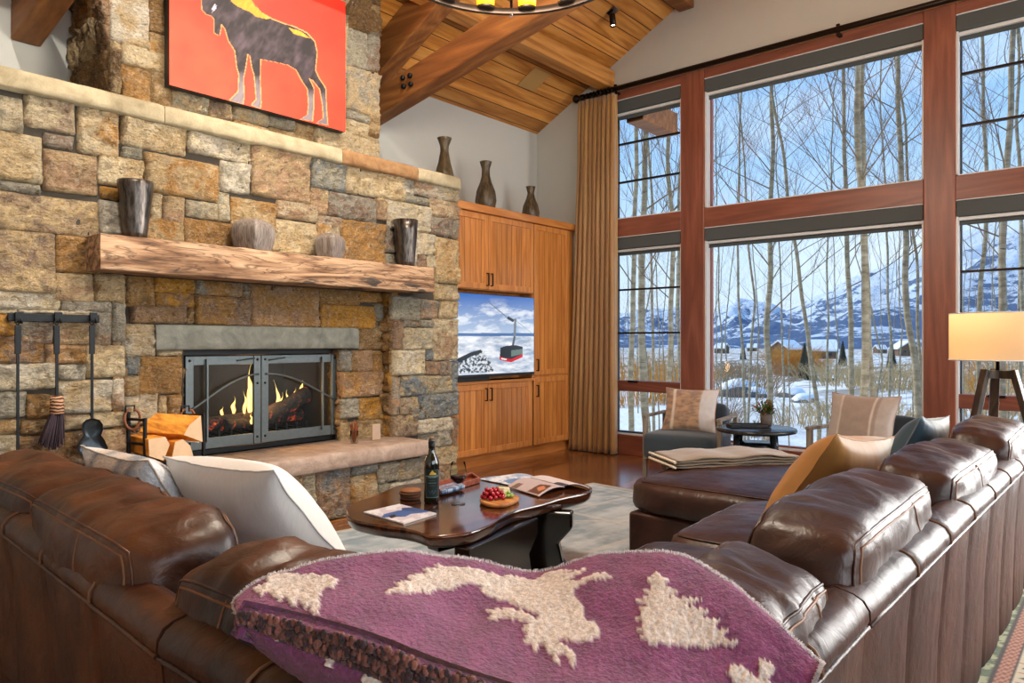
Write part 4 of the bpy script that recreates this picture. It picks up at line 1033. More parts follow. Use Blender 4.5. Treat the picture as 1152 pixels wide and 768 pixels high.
# ================================================================ SEATING
def softbox(w,h,d,n=26,bul=(.03,.03,.05),r=.5,wr=.006,seed=0,sag=0,e=5.0):
    """puffy upholstered block centred on the origin: returns grids of points (w along x, d along y, h along z)"""
    def f(a,b,c):
        # superellipsoid-like rounding
        L=(abs(a)**e+abs(b)**e+abs(c)**e)**(1/e); k=1/L; a,b,c=a*k,b*k,c*k
        x=a*w/2*(1+ (bul[0]/(w/2))*(1-abs(b)**2)*(1-abs(c)**2))
        y=b*d/2*(1+ (bul[1]/(d/2))*(1-abs(a)**2.5)*(1-abs(c)**2.5))
        z=c*h/2*(1+ (bul[2]/(h/2))*(1-abs(a)**2.5)*(1-abs(b)**2.5))
        z-=sag*(1-a*a)*(c+1)/2
        # wrinkles that run inward from the seams
        q=Vector((x*5+seed,y*5,z*5))
        v=noise.fractal(q,.7,2.2,3)*wr
        v2=(noise.noise(Vector((x*22+seed,y*6,z*6)))+noise.noise(Vector((x*6,y*7+seed,z*22))))*wr*.8*max(abs(a),abs(c))**3
        s=v+v2
        nrm=Vector((x/w,y/d,z/h)); nrm.normalize()
        return (x+nrm.x*s,y+nrm.y*s,z+nrm.z*s)
    return f
def soft_mesh(f,n=(26,10,18)):
    q=MB(); na,nb,nc=n
    A=[-1+2*i/na for i in range(na+1)]; B=[-1+2*i/nb for i in range(nb+1)]; Cc=[-1+2*i/nc for i in range(nc+1)]
    q.grid([[f(a,-1,c) for a in A] for c in Cc]); q.grid([[f(a,1,c) for a in A] for c in Cc],flip=True)
    q.grid([[f(a,b,-1) for a in A] for b in B],flip=True); q.grid([[f(a,b,1) for a in A] for b in B])
    q.grid([[f(-1,b,c) for b in B] for c in Cc],flip=True); q.grid([[f(1,b,c) for b in B] for c in Cc])
    return q
def weld(o,dist=.0008):
    import bmesh
    bm=bmesh.new(); bm.from_mesh(o.data); bmesh.ops.remove_doubles(bm,verts=bm.verts,dist=dist); bmesh.ops.recalc_face_normals(bm,faces=bm.faces); bm.to_mesh(o.data); bm.free()
def seam_pts(f,b,n=16,k=.97,seg='all'):
    pts=[]
    m=n
    for i in range(m): pts.append(f(-k+2*k*i/m,b,-k))
    for i in range(m): pts.append(f(k,b,-k+2*k*i/m))
    for i in range(m): pts.append(f(k-2*k*i/m,b,k))
    for i in range(m+1): pts.append(f(-k,b,k-2*k*i/m))
    return pts
def T(M_,pts): return [M_@Vector(p) for p in pts]
def back_cushion(parent,M_,w,h,d,mat,seed,label=None,panel=.0):
    f=softbox(w,h,d,bul=(.012,.03,.012),wr=.013,seed=seed,e=7)
    q=soft_mesh(f,(44,14,30)); q.v=[tuple(M_@Vector(p)) for p in q.v]
    o=q.build('back_cushion',mat,parent); weld(o)
    if label: o['label']=label
    for b in (-1,1):
        for k in (.985,.955):
            s=MB(); s.tube(T(M_,seam_pts(f,b*.93 if k>.97 else b*.985,18,k if k>.97 else .93)),.0034,5,cap=False)
            s.build('seam',M['stitch'] if k<.97 else mat,o)
    s=MB(); s.tube(T(M_,[f(panel,-1*.999,-1+2*i/18) for i in range(19)]),.003,5,cap=False); s.build('seam',M['stitch'],o)
    s=MB(); s.tube(T(M_,[f(-panel-.25,1*.999,-1+2*i/18) for i in range(19)]),.003,5,cap=False); s.build('seam',M['stitch'],o)
    return o
def seat_cushion(parent,c,w,d,h,mat,seed,wr=.006,rz=0,sag=0,bul=.035):
    """flat cushion: w along x, d along y, h thick"""
    f=softbox(w,h,d,bul=(.012,.012,bul),wr=wr,seed=seed,e=7,sag=sag)
    M_=Matrix.Translation(c)@Matrix.Rotation(rz,4,'Z')
    q=soft_mesh(f,(40,40,8)); q.v=[tuple(M_@Vector(p)) for p in q.v]
    o=q.build('seat_cushion',mat,parent); weld(o)
    for cc_ in (.93,-.93):
        pts=[]
        k=.985
        for i in range(14): pts.append(f(-k+2*k*i/14,-k,cc_))
        for i in range(14): pts.append(f(k,-k+2*k*i/14,cc_))
        for i in range(14): pts.append(f(k-2*k*i/14,k,cc_))
        for i in range(15): pts.append(f(-k,k-2*k*i/14,cc_))
        s=MB(); s.tube(T(M_,pts),.004,5,cap=False); s.build('seam',mat,o)
    return o
def back_frame(parent,p,q_,inward,z0,z1,th,mat,seams,seed=0):
    """low leather back running from p to q_, outer face on that line, thickness towards `inward`"""
    p=Vector((*p,0)); q_=Vector((*q_,0)); d=(q_-p); L=d.length; d.normalize(); n=Vector((*inward,0))
    prof=[(.03,z0),(.027,z0+.25*(z1-z0)),(.02,z0+.5*(z1-z0)),(.01,z0+.75*(z1-z0)),(.0,z1-.075),(-.004,z1-.062),(-.010,z1-.05),(-.008,z1-.03),(.004,z1-.012),(.022,z1-.002),(.05,z1+.004),(th*.55,z1+.006),(th*.8,z1-.004),(th*.95,z1-.022),(th,z1-.05),(th,z0+.3),(th,z0)]
    m=MB(); P=[]; ns=int(L/.02)
    for i in range(ns+1):
        s=L*i/ns; ds=min([abs(s-x) for x in seams]+[s+.02,L-s+.02]); 
        crease=math.exp(-(ds/.012)**2)*.009
        pf=.006*(1-math.exp(-(ds/.08)**2))
        row=[]
        for k_,(t,z) in enumerate(prof):
            out=-pf+crease if k_<5 else (crease if k_<14 else 0)
            wv=.004*nz(s*4+seed,z*5,k_*.2)+.0025*nz(s*18,z*3+seed)
            tt=t+(out if k_<9 else 0)+(wv if k_<9 else 0)
            zz=z-(crease if 6<k_<14 else 0)+(.004*nz(s*7+seed,3.1) if k_>4 and k_<14 else 0)
            row.append(tuple(p+d*s+n*tt+Vector((0,0,zz))))
        P.append(row)
    m.grid(P,close=True); m.add(P[0],[tuple(range(len(prof)))]); m.add(P[-1],[tuple(range(len(prof)))[::-1]])
    o=m.build('back_frame',mat,parent)
    # welt under the top roll and panel seams
    for off,zz in ((-.006,z1-.062),):
        s=MB(); s.tube([tuple(p+d*(L*i/40)+n*off+Vector((0,0,zz+.002*nz(i*.7,seed)))) for i in range(41)],.006,6); s.build('welt',mat,o)
    for x in seams:
        s=MB(); s.tube([tuple(p+d*x+n*t+Vector((0,0,z-.002))) for t,z in prof[4:13]],.0035,5); s.build('seam',M['stitch'],o)
    return o
ZF0,ZF1=.05,.735
# ---- right-hand wing with chaise
sr=thing('sectional_sofa','espresso leather sofa wing along the right, with chaise, facing the fireplace','sofa',(2.9,.9,0))
LE=M['leather']
XC=1.575; X1=4.72; YO=.405
back_frame(sr,(XC+.004,YO),(X1,.345),(.019,1),ZF0,ZF1,.105,LE,[.40,.78,1.15,1.55,1.93,2.30,2.68],1)
def block(parent,name,a,b,mat,bev=.02):
    q=MB(); q.box(a,b); return q.build(name,mat,parent,bevel=bev,seg=3)
block(sr,'seat_base',(XC+.01,YO+.14,.06),(3.50,1.36,.30),LE)
block(sr,'chaise_base',(3.49,YO+.14,.06),(X1-.05,2.13,.30),LE)
seat_cushion(sr,(2.07,.96,.395),.96,.90,.19,LE,3)
seat_cushion(sr,(3.03,.97,.395),.95,.90,.19,LE,7)
seat_cushion(sr,(4.05,1.35,.385),1.16,1.66,.19,LE,12,bul=.03)
for x,y in ((1.65,.48),(3.45,.48),(4.55,.48),(1.65,1.30),(3.58,2.03),(4.55,2.03)):
    block(sr,'foot',(x-.03,y-.03,0),(x+.03,y+.03,.065),M['black'],.004)
def bcR(x0,x1,y,z,tilt,seed,h=.45,d=.25,rz=0,label=None,pn=.35):
    M_=Matrix.Translation(((x0+x1)/2,y,z))@Matrix.Rotation(rz,4,'Z')@Matrix.Rotation(math.radians(tilt),4,'X')
    return back_cushion(sr,M_,x1-x0,h,d,LE,seed,label,pn)
bcR(1.60,2.54,.585,.615,6,1,h=.47,d=.25,rz=math.radians(1),pn=.3)
bcR(2.66,3.56,.555,.61,6,5,h=.46,d=.25,rz=math.radians(-1),pn=-.1)
bcR(3.74,4.66,.53,.625,6,9,h=.46,d=.25,rz=math.radians(1),pn=.2)
# ---- corner unit
XO=.585
sc_=thing('sectional_sofa','chestnut leather corner section of the sofa, under the plum throw','sofa',(1.0,.85,0))
back_frame(sc_,(XO+.03,YO),(XC-.004,YO),(0,1),ZF0,ZF1,.105,LE,[.33,.66],3)
back_frame(sc_,(XO,YO+.02),(XO,1.34),(1,0),ZF0,ZF1,.105,M['leather_warm'],[.3,.62],4)
block(sc_,'seat_base',(XO+.14,YO+.14,.06),(XC,1.34,.30),LE)
seat_cushion(sc_,(1.15,.96,.395),.86,.80,.19,LE,15)
for x,y in ((.66,.48),(1.5,.48),(.66,1.27),(1.5,1.27)): block(sc_,'foot',(x-.03,y-.03,0),(x+.03,y+.03,.065),M['black'],.004)
M_=Matrix.Translation((1.27,.585,.61))@Matrix.Rotation(math.radians(2),4,'Z')@Matrix.Rotation(math.radians(12),4,'X')
back_cushion(sc_,M_,.50,.42,.23,LE,21,None,.5)
# ---- left-hand wing
sl=thing('sectional_sofa','chestnut leather sofa wing along the left, its back to the camera','sofa',(1.0,2.3,0))
LW=M['leather_warm']
back_frame(sl,(XO,1.35),(.70,3.36),(1,-.06),ZF0,ZF1,.105,LW,[.38,.78,1.2,1.6],6)
block(sl,'seat_base',(XO+.14,1.35,.06),(1.52,3.36,.30),LW)
seat_cushion(sl,(1.13,1.86,.395),.86,.97,.19,LW,33); seat_cushion(sl,(1.13,2.85,.395),.86,.97,.19,LW,37)
block(sl,'armrest',(XO,3.36,.05),(1.5,3.52,.58),LW,.04)
for x,y in ((.66,1.42),(1.45,1.42),(.66,3.45),(1.45,3.45)): block(sl,'foot',(x-.03,y-.03,0),(x+.03,y+.03,.065),M['black'],.004)
def bcL(parent,y0,y1,x,z,tilt,seed,h=.46,d=.27,rz=0,pn=.2):
    M_=Matrix.Translation((x,(y0+y1)/2,z))@Matrix.Rotation(math.radians(-90)+rz,4,'Z')@Matrix.Rotation(math.radians(tilt),4,'X')
    return back_cushion(parent,M_,y1-y0,h,d,LW,seed,None,pn)
bcL(sl,1.56,2.36,.785,.615,7,41,h=.46,d=.26,rz=math.radians(-3),pn=.25)
bcL(sl,2.42,3.30,.84,.60,7,45,h=.45,d=.26,pn=-.3)
bcL(sl,1.00,1.44,.79,.60,8,49,h=.46,d=.25,rz=math.radians(3),pn=-.1)

# ---------------------------------------------------------------- throw pillows
def pillow(name,label,c,size,rot,mat,depth_=.16,seed=0,paint=None,hang=0,parts=None,corner=.10):
    w,h=size; n=34; q=MB(); col=[]
    def f(a,b,s):
        x=a*w/2*(1-corner*(1-b*b)); z=b*h/2*(1-corner*(1-a*a))
        t=max(0,(1-abs(a)**2.2))**.5*max(0,(1-abs(b)**2.2))**.5
        y=s*depth_/2*t
        y+=s*.006*t*nz(a*3+seed,b*3,s)+.004*nz(a*9+seed,b*2.5,s)*(1-t)
        z-=hang*(1-b)*0
        return (x,y,z)
    for s in (-1,1):
        P=[[f(-1+2*i/n,-1+2*j/n,s) for i in range(n+1)] for j in range(n+1)]
        q.grid(P,flip=(s>0))
        if paint: col+= [paint(-1+2*i/n,-1+2*j/n,s) for j in range(n+1) for i in range(n+1)]
    M_=Matrix.Translation(c)@Euler(rot,'XYZ').to_matrix().to_4x4()
    low=min((M_@Vector(p)).z for p in q.v)
    q.v=[tuple(M_@Vector(p)) for p in q.v]
    o=q.build(name,mat,loc=(c[0],c[1],low),cols=col if paint else None); 
    tag(o,label,'pillow')
    edge=[]
    m=24
    for i in range(m): edge.append(f(-1+2*i/m,-1,0))
    for i in range(m): edge.append(f(1,-1+2*i/m,0))
    for i in range(m): edge.append(f(1-2*i/m,1,0))
    for i in range(m+1): edge.append(f(-1,1-2*i/m,0))
    s=MB(); s.tube([M_@Vector(p) for p in edge],.0035,5,cap=False); s.build('piping',mat,o,cols=[paint(0,0,1)]*len(s.v) if paint else None)
    return o
R_=math.radians
M['linen']=fabric('white_ribbed_linen',srgb('#dcdad5'),.06,90,.9,.3,.35,(1,1,.08))
M['gold_velvet']=vcol('ochre_silk',.55,10,.2,.2,.004,sheen=.15)
M['fur']=vcol('mottled_faux_fur',.9,70,.35,1.0,.008,sheen=.5)
pillow('throw_pillow','plain white ribbed pillow leaning on the left sofa wing',(1.27,2.18,.68),(.52,.52),(R_(42),R_(0),R_(-80)),M['linen'],.25,2)
def furp(a,b,s):
    n_=fbm(a*2.2+3,b*2.2,s,3); k=min(1,max(0,.5+n_*1.6+(a*.5)))
    A=np.array(srgb('#c9b8a4')); B=np.array(srgb('#5b6672')); W=np.array(srgb('#dfe3e6'))
    w_=min(1,max(0,(abs(a)-.55)*3)) 
    c=A*(1-k)+B*k; return tuple(c*(1-w_)+W*w_)
pillow('throw_pillow','blue-grey and cream faux fur pillow leaning on the left sofa wing',(1.10,2.60,.665),(.52,.50),(R_(32),R_(0),R_(-90+2)),M['fur'],.22,5,furp)
def goldp(a,b,s):
    k=min(1,max(0,(a-.15)*1.6+.3*fbm(a*3,b*3,2,3))); A=np.array(srgb('#a06f34')); B=np.array(srgb('#a49a86'))
    A=A*(.85+.3*abs(nz(a*14,b*2))); return tuple(A*(1-k)+B*k)
pillow('throw_pillow','ochre and taupe silk pillow resting against the right sofa wing',(3.12,.95,.65),(.60,.54),(R_(34),R_(6),R_(-6)),M['gold_velvet'],.27,9,lambda a,b,s:goldp(a,b,s))
def bluep(a,b,s):
    k=min(1,max(0,(a*.9)+.5+.5*fbm(a*3,b*3,7,3))); A=np.array(srgb('#2f4654')); B=np.array(srgb('#a9aaa2')); return tuple(A*(1-k)+B*k)
pillow('throw_pillow','slate blue and pale grey velvet pillow at the far end of the right sofa wing',(4.10,.84,.655),(.50,.50),(R_(26),R_(4),R_(-4)),M['gold_velvet'],.22,11,bluep)

# ---------------------------------------------------------------- plum throw over the corner
def cat1(P,t):
    n=len(P)-1; s=min(max(t*n,0),n-1e-6); i=int(s); f_=s-i
    p0,p1,p2,p3=P[max(i-1,0)],P[i],P[i+1],P[min(i+2,n)]
    return .5*((2*p1)+(-p0+p2)*f_+(2*p0-5*p1+4*p2-p3)*f_*f_+(-p0+3*p1-3*p2+p3)*f_**3)
# columns left to right; each row: (u,v,distance)
rows=[
 # back edge, hanging down behind the ridge
 [(266,700,1.13),(310,668,1.20),(380,650,1.26),(450,645,1.30),(520,648,1.31),(610,664,1.30),(690,652,1.28),(760,652,1.25),(815,690,1.17),(868,735,1.10),(918,765,1.03)],
 [(263,682,1.09),(300,650,1.15),(375,628,1.21),(445,620,1.25),(510,629,1.26),(605,641,1.25),(690,621,1.24),(765,625,1.20),(820,655,1.13),(873,702,1.05),(925,748,.99)],
 [(264,684,1.06),(302,664,1.10),(375,646,1.15),(445,642,1.18),(510,651,1.19),(605,660,1.18),(690,644,1.17),(760,650,1.13),(812,682,1.07),(862,726,1.01),(922,757,.97)],
 [(265,686,1.04),(305,676,1.06),(380,670,1.08),(450,675,1.09),(520,688,1.10),(605,697,1.09),(690,690,1.08),(755,700,1.05),(800,728,1.01),(850,762,.97),(915,772,.96)],
 [(266,688,1.03),(315,688,1.03),(395,700,1.00),(465,722,.98),(540,738,.98),(610,748,.98),(690,748,.98),(750,758,.97),(795,778,.95),(842,795,.93),(906,792,.94)],
 [(267,690,1.02),(325,700,1.00),(405,722,.95),(475,748,.92),(550,772,.90),(620,790,.89),(695,800,.88),(750,806,.88),(795,815,.88),(840,825,.88),(895,815,.92)],
 [(267,692,1.03),(325,706,1.01),(405,729,.965),(475,757,.93),(550,784,.91),(620,802,.90),(695,812,.89),(750,818,.89),(795,826,.89),(840,834,.89),(893,822,.93)],
 [(267,694,1.02),(322,712,1.00),(402,737,.955),(470,766,.92),(548,796,.90),(620,814,.89),(695,824,.88),(750,830,.88),(795,838,.88),(838,844,.89),(890,832,.93)],
 [(267,696,1.03),(320,718,1.01),(398,745,.965),(466,776,.93),(545,808,.91),(620,826,.90),(695,836,.89),(750,842,.89),(795,848,.89),(836,852,.90),(886,842,.94)],
 [(268,699,1.02),(316,728,1.00),(390,758,.955),(460,792,.92),(540,826,.90),(620,846,.89),(695,856,.88),(750,862,.88),(795,866,.89),(834,868,.90),(882,858,.94)],
 [(272,708,1.03),(314,742,1.01),(385,780,.97),(455,816,.94),(535,855,.92),(620,880,.91),(695,890,.90),(750,895,.90),(795,898,.91),(830,898,.92),(876,885,.96)],
 [(278,720,1.05),(318,752,1.04),(385,795,1.00),(455,835,.97),(535,880,.95),(620,905,.94),(695,915,.93),(750,920,.93),(795,920,.94),(828,918,.95),(872,905,.98)]]
G=np.array([[onD(u,v,d) for u,v,d in r_] for r_ in rows])
NR,NC=150,330
Pg=[]; zone=[]
tmp=np.array([[cat1(G[:,j],t/NR) for j in range(G.shape[1])] for t in range(NR+1)])
surf=np.array([[cat1(tmp[i],j/NC) for j in range(NC+1)] for i in range(NR+1)])
# normals and pile displacement
du=np.gradient(surf,axis=1); dv=np.gradient(surf,axis=0); nn=np.cross(du,dv); nn/=np.linalg.norm(nn,axis=2,keepdims=True)+1e-9
if nn[40,NC//2,2]<0: nn=-nn
flat=surf.reshape(-1,3); A_d=flat[:,0]*FX+flat[:,1]*FY; B_d=flat[:,0]*RX+flat[:,1]*RY
U=576+FOC*B_d/A_d; V=384-FOC*(flat[:,2]-EYE)/A_d
rowt=np.repeat(np.arange(NR+1)/NR*(len(rows)-1),NC+1); colt=np.tile(np.arange(NC+1)/NC,NR+1)
q=lambda L,s,x0,y0:[(x/s+x0,y/s+y0) for x,y in L]
S3=2.743
tree=q([(600,122),(640,150),(615,165),(668,178),(640,195),(740,205),(695,222),(770,240),(735,255),(800,268),(770,285),(825,300),(800,318),(852,338),(835,352),(800,335),(770,345),(745,350),(715,340),(690,352),(660,340),(640,352),(612,340),(590,350),(560,335),(535,330),(560,312),(535,296),(565,282),(530,262),(560,250),(540,232),(572,225),(535,208),(580,195),(560,180),(590,168),(565,150)],S3,520,600)
deer=q([(55,180),(60,165),(180,162),(235,130),(300,112),(345,115),(290,140),(380,108),(385,118),(330,145),(350,150),(400,130),(440,120),(465,135),(440,145),(395,150),(360,165),(345,185),(350,205),(378,232),(372,255),(420,280),(428,305),(415,325),(370,338),(335,338),(305,325),(290,330),(310,345),(345,370),(352,395),(345,412),(330,408),(325,385),(310,370),(295,378),(300,400),(285,402),(278,375),(262,375),(250,340),(235,345),(228,372),(215,360),(212,340),(195,345),(190,320),(205,308),(180,300),(205,285),(180,275),(155,270),(140,262),(110,262),(95,270),(70,255),(100,250),(75,235),(110,232),(150,235),(180,240),(225,265),(240,262),(150,215),(120,205),(90,200)],S3,520,600)
S2=3.716
deer2=q([(670,228),(690,200),(735,185),(720,165),(790,155),(770,135),(850,130),(830,108),(900,110),(880,92),(960,105),(1040,115),(1152,140),(1240,140),(1300,152),(1240,190),(1152,190),(1060,185),(1000,180),(960,205),(900,195),(870,215),(820,205),(780,222),(730,212),(700,222)],S2,250,610)
tree2=q([(130,200),(190,165),(185,140),(245,130),(270,120),(340,130),(380,120),(400,135),(440,130),(485,150),(470,190),(425,190),(410,215),(405,300),(380,310),(360,280),(345,290),(320,240),(310,285),(280,270),(262,230),(245,262),(215,240),(190,210),(165,240)],S2,250,610)
tree3=q([(815,430),(830,405),(860,405),(900,440),(960,461),(1000,470),(960,520),(880,520),(850,470)],S3,520,600)
tree4=q([(915,385),(955,400),(965,430),(940,450),(915,455)],S3,520,600)
b1=q([(440,455),(495,450),(470,480),(465,520),(435,520),(430,490)],S2,250,610); b2=q([(580,587),(590,545),(640,520),(690,530),(705,587),(660,620),(600,620)],S2,250,610); b3=q([(215,390),(240,390),(238,415),(220,412)],S2,250,610); b4=q([(290,412),(325,410),(325,430),(295,430)],S2,250,610)
jU=U+1.6*nzarr(U,V,.5,1,2); jV=V+1.6*nzarr(U,V,.5,2,2)
top_z=(rowt<5.2)&(rowt>=.6); low_z=rowt>8.2; sherp=(rowt>=5.2)&(rowt<=8.2)
patt=np.zeros(len(U),bool)
for P_ in (tree,deer,deer2,tree2,tree3,tree4): patt|=pip(P_,jU,jV)&top_z
for P_ in (b1,b2,b3,b4): patt|=pip(P_,jU,jV)&(low_z|(rowt>8.0))
plum=np.array(srgb('#7e3c66')); plum2=np.array(srgb('#5c2238')); sh=np.array(srgb('#6d4038')); wht=np.array(srgb('#ded2c6'))
n1=np.clip(.5+nzarr(U,V,.03,4,3)*1.2,0,1)[:,None]
tt=np.clip((rowt-2.6)/1.6,0,1)[:,None]
col=plum*(.85+.3*n1)
col[low_z]=(plum*.85)[None,:]
col[sherp]=sh
col[patt]=wht
rim=(rowt<.95)&(rowt>.3); col[rim]=np.array(srgb('#e6dede'))
rimr=(colt>.992)&(rowt<5); col[rimr]=np.array(srgb('#e6dede'))
# displacement
h1=nzarr(flat[:,0]*1,flat[:,1]*1+flat[:,2],170,3,2); 
h2=np.array([noise.noise(Vector((x*60,y*60,z*60))) for x,y,z in flat]); h3=np.array([noise.noise(Vector((x*11,y*11,z*11+4))) for x,y,z in flat]); h4=np.array([noise.noise(Vector((x*160,y*160,z*160))) for x,y,z in flat])
disp=.0014*h4+.0008*h2+.007*h3*np.clip(rowt,0,1)*np.clip((5-rowt)/1.5,.0,1)
disp+=patt*(.003+.0018*h4+.0006*h2)
disp[(rowt>4.9)&(rowt<8.7)]*=.15
disp*=np.clip(colt/.02,0,1)*np.clip((1-colt)/.02,0,1)
flat=flat+nn.reshape(-1,3)*disp[:,None]
mb=MB(); mb.v=[tuple(p) for p in flat]; n_=NC+1
mb.f=[(i*n_+j,i*n_+j+1,(i+1)*n_+j+1,(i+1)*n_+j) for i in range(NR) for j in range(NC)]; mb.sm=[True]*len(mb.f); mb.mi=[0]*len(mb.f)
lo=flat[np.argmin(flat[:,2])]
th_=mb.build('throw_blanket',M['textile_print'],loc=(.85,.62,float(lo[2])),cols=col)
m=th_.modifiers.new('Solidify','SOLIDIFY'); m.thickness=.02; m.offset=-1
tag(th_,'thick plum plush throw with white trees and deer draped over the sofa corner','blanket')
qs_=MB(); r=random.Random(8); S2_=flat.reshape(NR+1,NC+1,3); r0,r1=int(NR*5.0/(len(rows)-1)),int(NR*8.4/(len(rows)-1))
scol=[]
for k_ in range(5200):
    i=r.randint(r0,r1); j=r.randint(2,NC-2); p=Vector(S2_[i][j]); n0=Vector(nn[i][j]); rr=r.uniform(.0026,.0052)
    if proj(p)[1]>800: continue
    b0=len(qs_.v); qs_.sphere(p+n0*rr*.6,rr,4,(1,1,1.2)); cc_=np.array(srgb('#8a5548'))*r.uniform(.45,1.1) if r.random()<.6 else np.array(srgb('#3a2226'))*r.uniform(.7,1.3)
    scol+= [cc_]*(len(qs_.v)-b0)
o=qs_.build('sherpa_lining',M['textile_print'],th_,cols=scol,recalc=False); o['kind']='stuff'; o['label']='curly brown sherpa lining in the fold'
# fuzzy fringe of pile along the visible rim
q_=MB(); r=random.Random(2)
surf2=flat.reshape(NR+1,NC+1,3)
ri=int(NR*1.0/(len(rows)-1))
for k_ in range(9000):
    if r.random()<.78: j=r.randrange(0,NC); i=max(0,int(ri*r.uniform(.55,1.25)))
    else: j=NC-r.randrange(0,3); i=r.randrange(ri,int(NR*.45))
    p=Vector(surf2[i][j]); n0=Vector(nn[i][j]); 
    dd=(n0+Vector((r.uniform(-.6,.6),r.uniform(-.6,.6),r.uniform(-.1,.6)))).normalized()
    L=r.uniform(.003,.007); q_.tube([p,p+dd*L*.6,p+dd*L+Vector((0,0,-.001))],[.0007,.0006,.0003],3,cap=False)
o=q_.build('pile_rim',plain('white_sherpa_edge',srgb('#e0dada'),.9,bump=0),th_); o['kind']='stuff'; o['label']='white fuzzy sherpa rim'

# ---------------------------------------------------------------- folded beige blanket on the chaise
bl=thing('folded_blanket','beige wool blanket folded on the chaise end','blanket',(4.3,1.95,.49))
M['beige']=fabric('beige_wool',srgb('#857460'),.14,120,.95,.4,.5)
M['cream_edge']=plain('cream_binding',srgb('#d8d0c0'),.9,bump=0)
c0=Vector((4.33,1.93,.492)); ang=math.radians(-38)
def fold(nm,w,d,z0,th,seed,mat,hump=0):
    q=MB(); nx,ny=46,18
    def S(a,b,s):
        x=a*w/2; y=b*d/2; k=(1-abs(a)**8)*(1-abs(b)**8)
        z=z0+th*.5+s*th*.5*max(0,k)**.4
        z+=hump*(math.exp(-((a+.45)/.3)**2)*(1-b*b*.6)*.5+math.exp(-((a-.35)/.3)**2)*.35)+.004*fbm(a*3+seed,b*2,0,3)
        return (x,y,z)
    for s in (-1,1): q.grid([[S(-1+2*i/nx,-1+2*j/ny,s) for i in range(nx+1)] for j in range(ny+1)],flip=s<0)
    Mx=Matrix.Translation((c0.x,c0.y,c0.z))@Matrix.Rotation(ang,4,'Z'); q.v=[tuple(Mx@Vector(p)) for p in q.v]
    o=q.build(nm,mat,bl); weld(o,.0003); return o
for i in range(4): fold('fold_layer',.86-.01*i,.40-.008*i,.013*i,.015,i,M['beige'],hump=.004+.018*i)
for zz in (.004,.036):
    q=MB(); Mx=Matrix.Translation(c0)@Matrix.Rotation(ang,4,'Z'); q.tube([Mx@Vector((-.43,-.2+.4*i/10,zz+.006)) for i in range(11)],.008,6); q.build('bound_edge',M['cream_edge'],bl)

# ---------------------------------------------------------------- armchairs
M['char_fabric']=fabric('charcoal_upholstery',srgb('#35434e'),.08,200,.85,.3,.25)
M['pale_oak']=wood('weathered_oak_frame',[srgb('#71665a'),srgb('#8f8475'),srgb('#a89c8a')],'z',rough=.6,ring=5,bump=.1)
def armchair(label):
    """faces -x; origin on the floor under the seat centre"""
    t=thing('armchair',label,'armchair')
    W=.62; D=.66
    def soft(nm,c,w,d,h,seed,mat=M['char_fabric'],tilt=0):
        f=softbox(w,h,d,bul=(.006,.006,.012),wr=.002,seed=seed,e=9); q=soft_mesh(f,(18,18,8)); Mx=Matrix.Translation(c)@Matrix.Rotation(tilt,4,'Y'); q.v=[tuple(Mx@Vector(p)) for p in q.v]
        o=q.build(nm,mat,t,world=False); weld(o)
    soft('seat',(-.04,0,.325),.66,W+.02,.22,1)
    soft('backrest',(.29,0,.50),.13,W-.08,.34,2,tilt=math.radians(10))
    for s in (-1,1):
        for x,zt in ((-.20,.56),(.30,.56)):
            q=MB(); q.box((x-.024,s*(W/2+.03)-.018,0),(x+.024,s*(W/2+.03)+.018,zt)); q.build('leg',M['pale_oak'],t,world=False,bevel=.004)
        q=MB(); q.box((-.235,s*(W/2+.03)-.022,.56),(.325,s*(W/2+.03)+.022,.585)); q.build('armrest',M['pale_oak'],t,world=False,bevel=.005)
        q=MB(); q.box((-.30,s*W/2-.012,.20),(.30,s*W/2+.012,.25)); q.build('side_rail',M['pale_oak'],t,world=False,bevel=.003)
    for x in (-.30,.30):
        q=MB(); q.box((x-.012,-W/2,.20),(x+.012,W/2,.24)); q.build('cross_rail',M['pale_oak'],t,world=False,bevel=.003)
    return t
a1=armchair('charcoal armchair with pale oak frame beside the curtain'); a1.location=(6.03,3.04,0); a1.rotation_euler=(0,0,math.radians(8))
a2=copy_tree(a1); a2['label']='charcoal armchair with pale oak frame to the right of the round side table'; a2.location=(5.92,1.52,0); a2.rotation_euler=(0,0,math.radians(-14))
M['hide']=vcol('hide_pillow',.85,30,.15,.4,.004,sheen=.4)
def hide(a,b,s):
    if abs(a+.62)<.045 : return srgb('#d9cbbb')
    if a>.45: return srgb('#c4c2c4')
    n_=fbm(a*3,b*6,1,3)
    A=np.array(srgb('#8e7466')); B=np.array(srgb('#b89878')); k=min(1,max(0,.5+n_*1.5-b*.2)); return tuple(A*(1-k)+B*k)
pillow('accent_pillow','striped brown hide pillow with a fluffy pale end on the left armchair',(5.98,3.00,.635),(.50,.40),(R_(-18),0,R_(90+8+180)),M['hide'],.13,21,lambda a,b,s:hide(a,b,s))
def taupe(a,b,s):
    if abs(a+.6)<.04 or abs(a-.42)<.02: return srgb('#d6ccc4')
    if abs(a)>.55: return srgb('#b4adaa')
    return srgb('#a1948c')
pillow('accent_pillow','taupe banded linen pillow on the right armchair',(5.86,1.54,.63),(.54,.46),(R_(-18),0,R_(90-14+180)),M['hide'],.13,23,taupe)
f=pillow('accent_pillow','small navy cushion lying flat on the right armchair',(5.74,1.33,.462),(.30,.24),(R_(90),0,R_(60)),plain('navy_velvet',srgb('#2e3a4a'),.8,bump=0),.07,29)

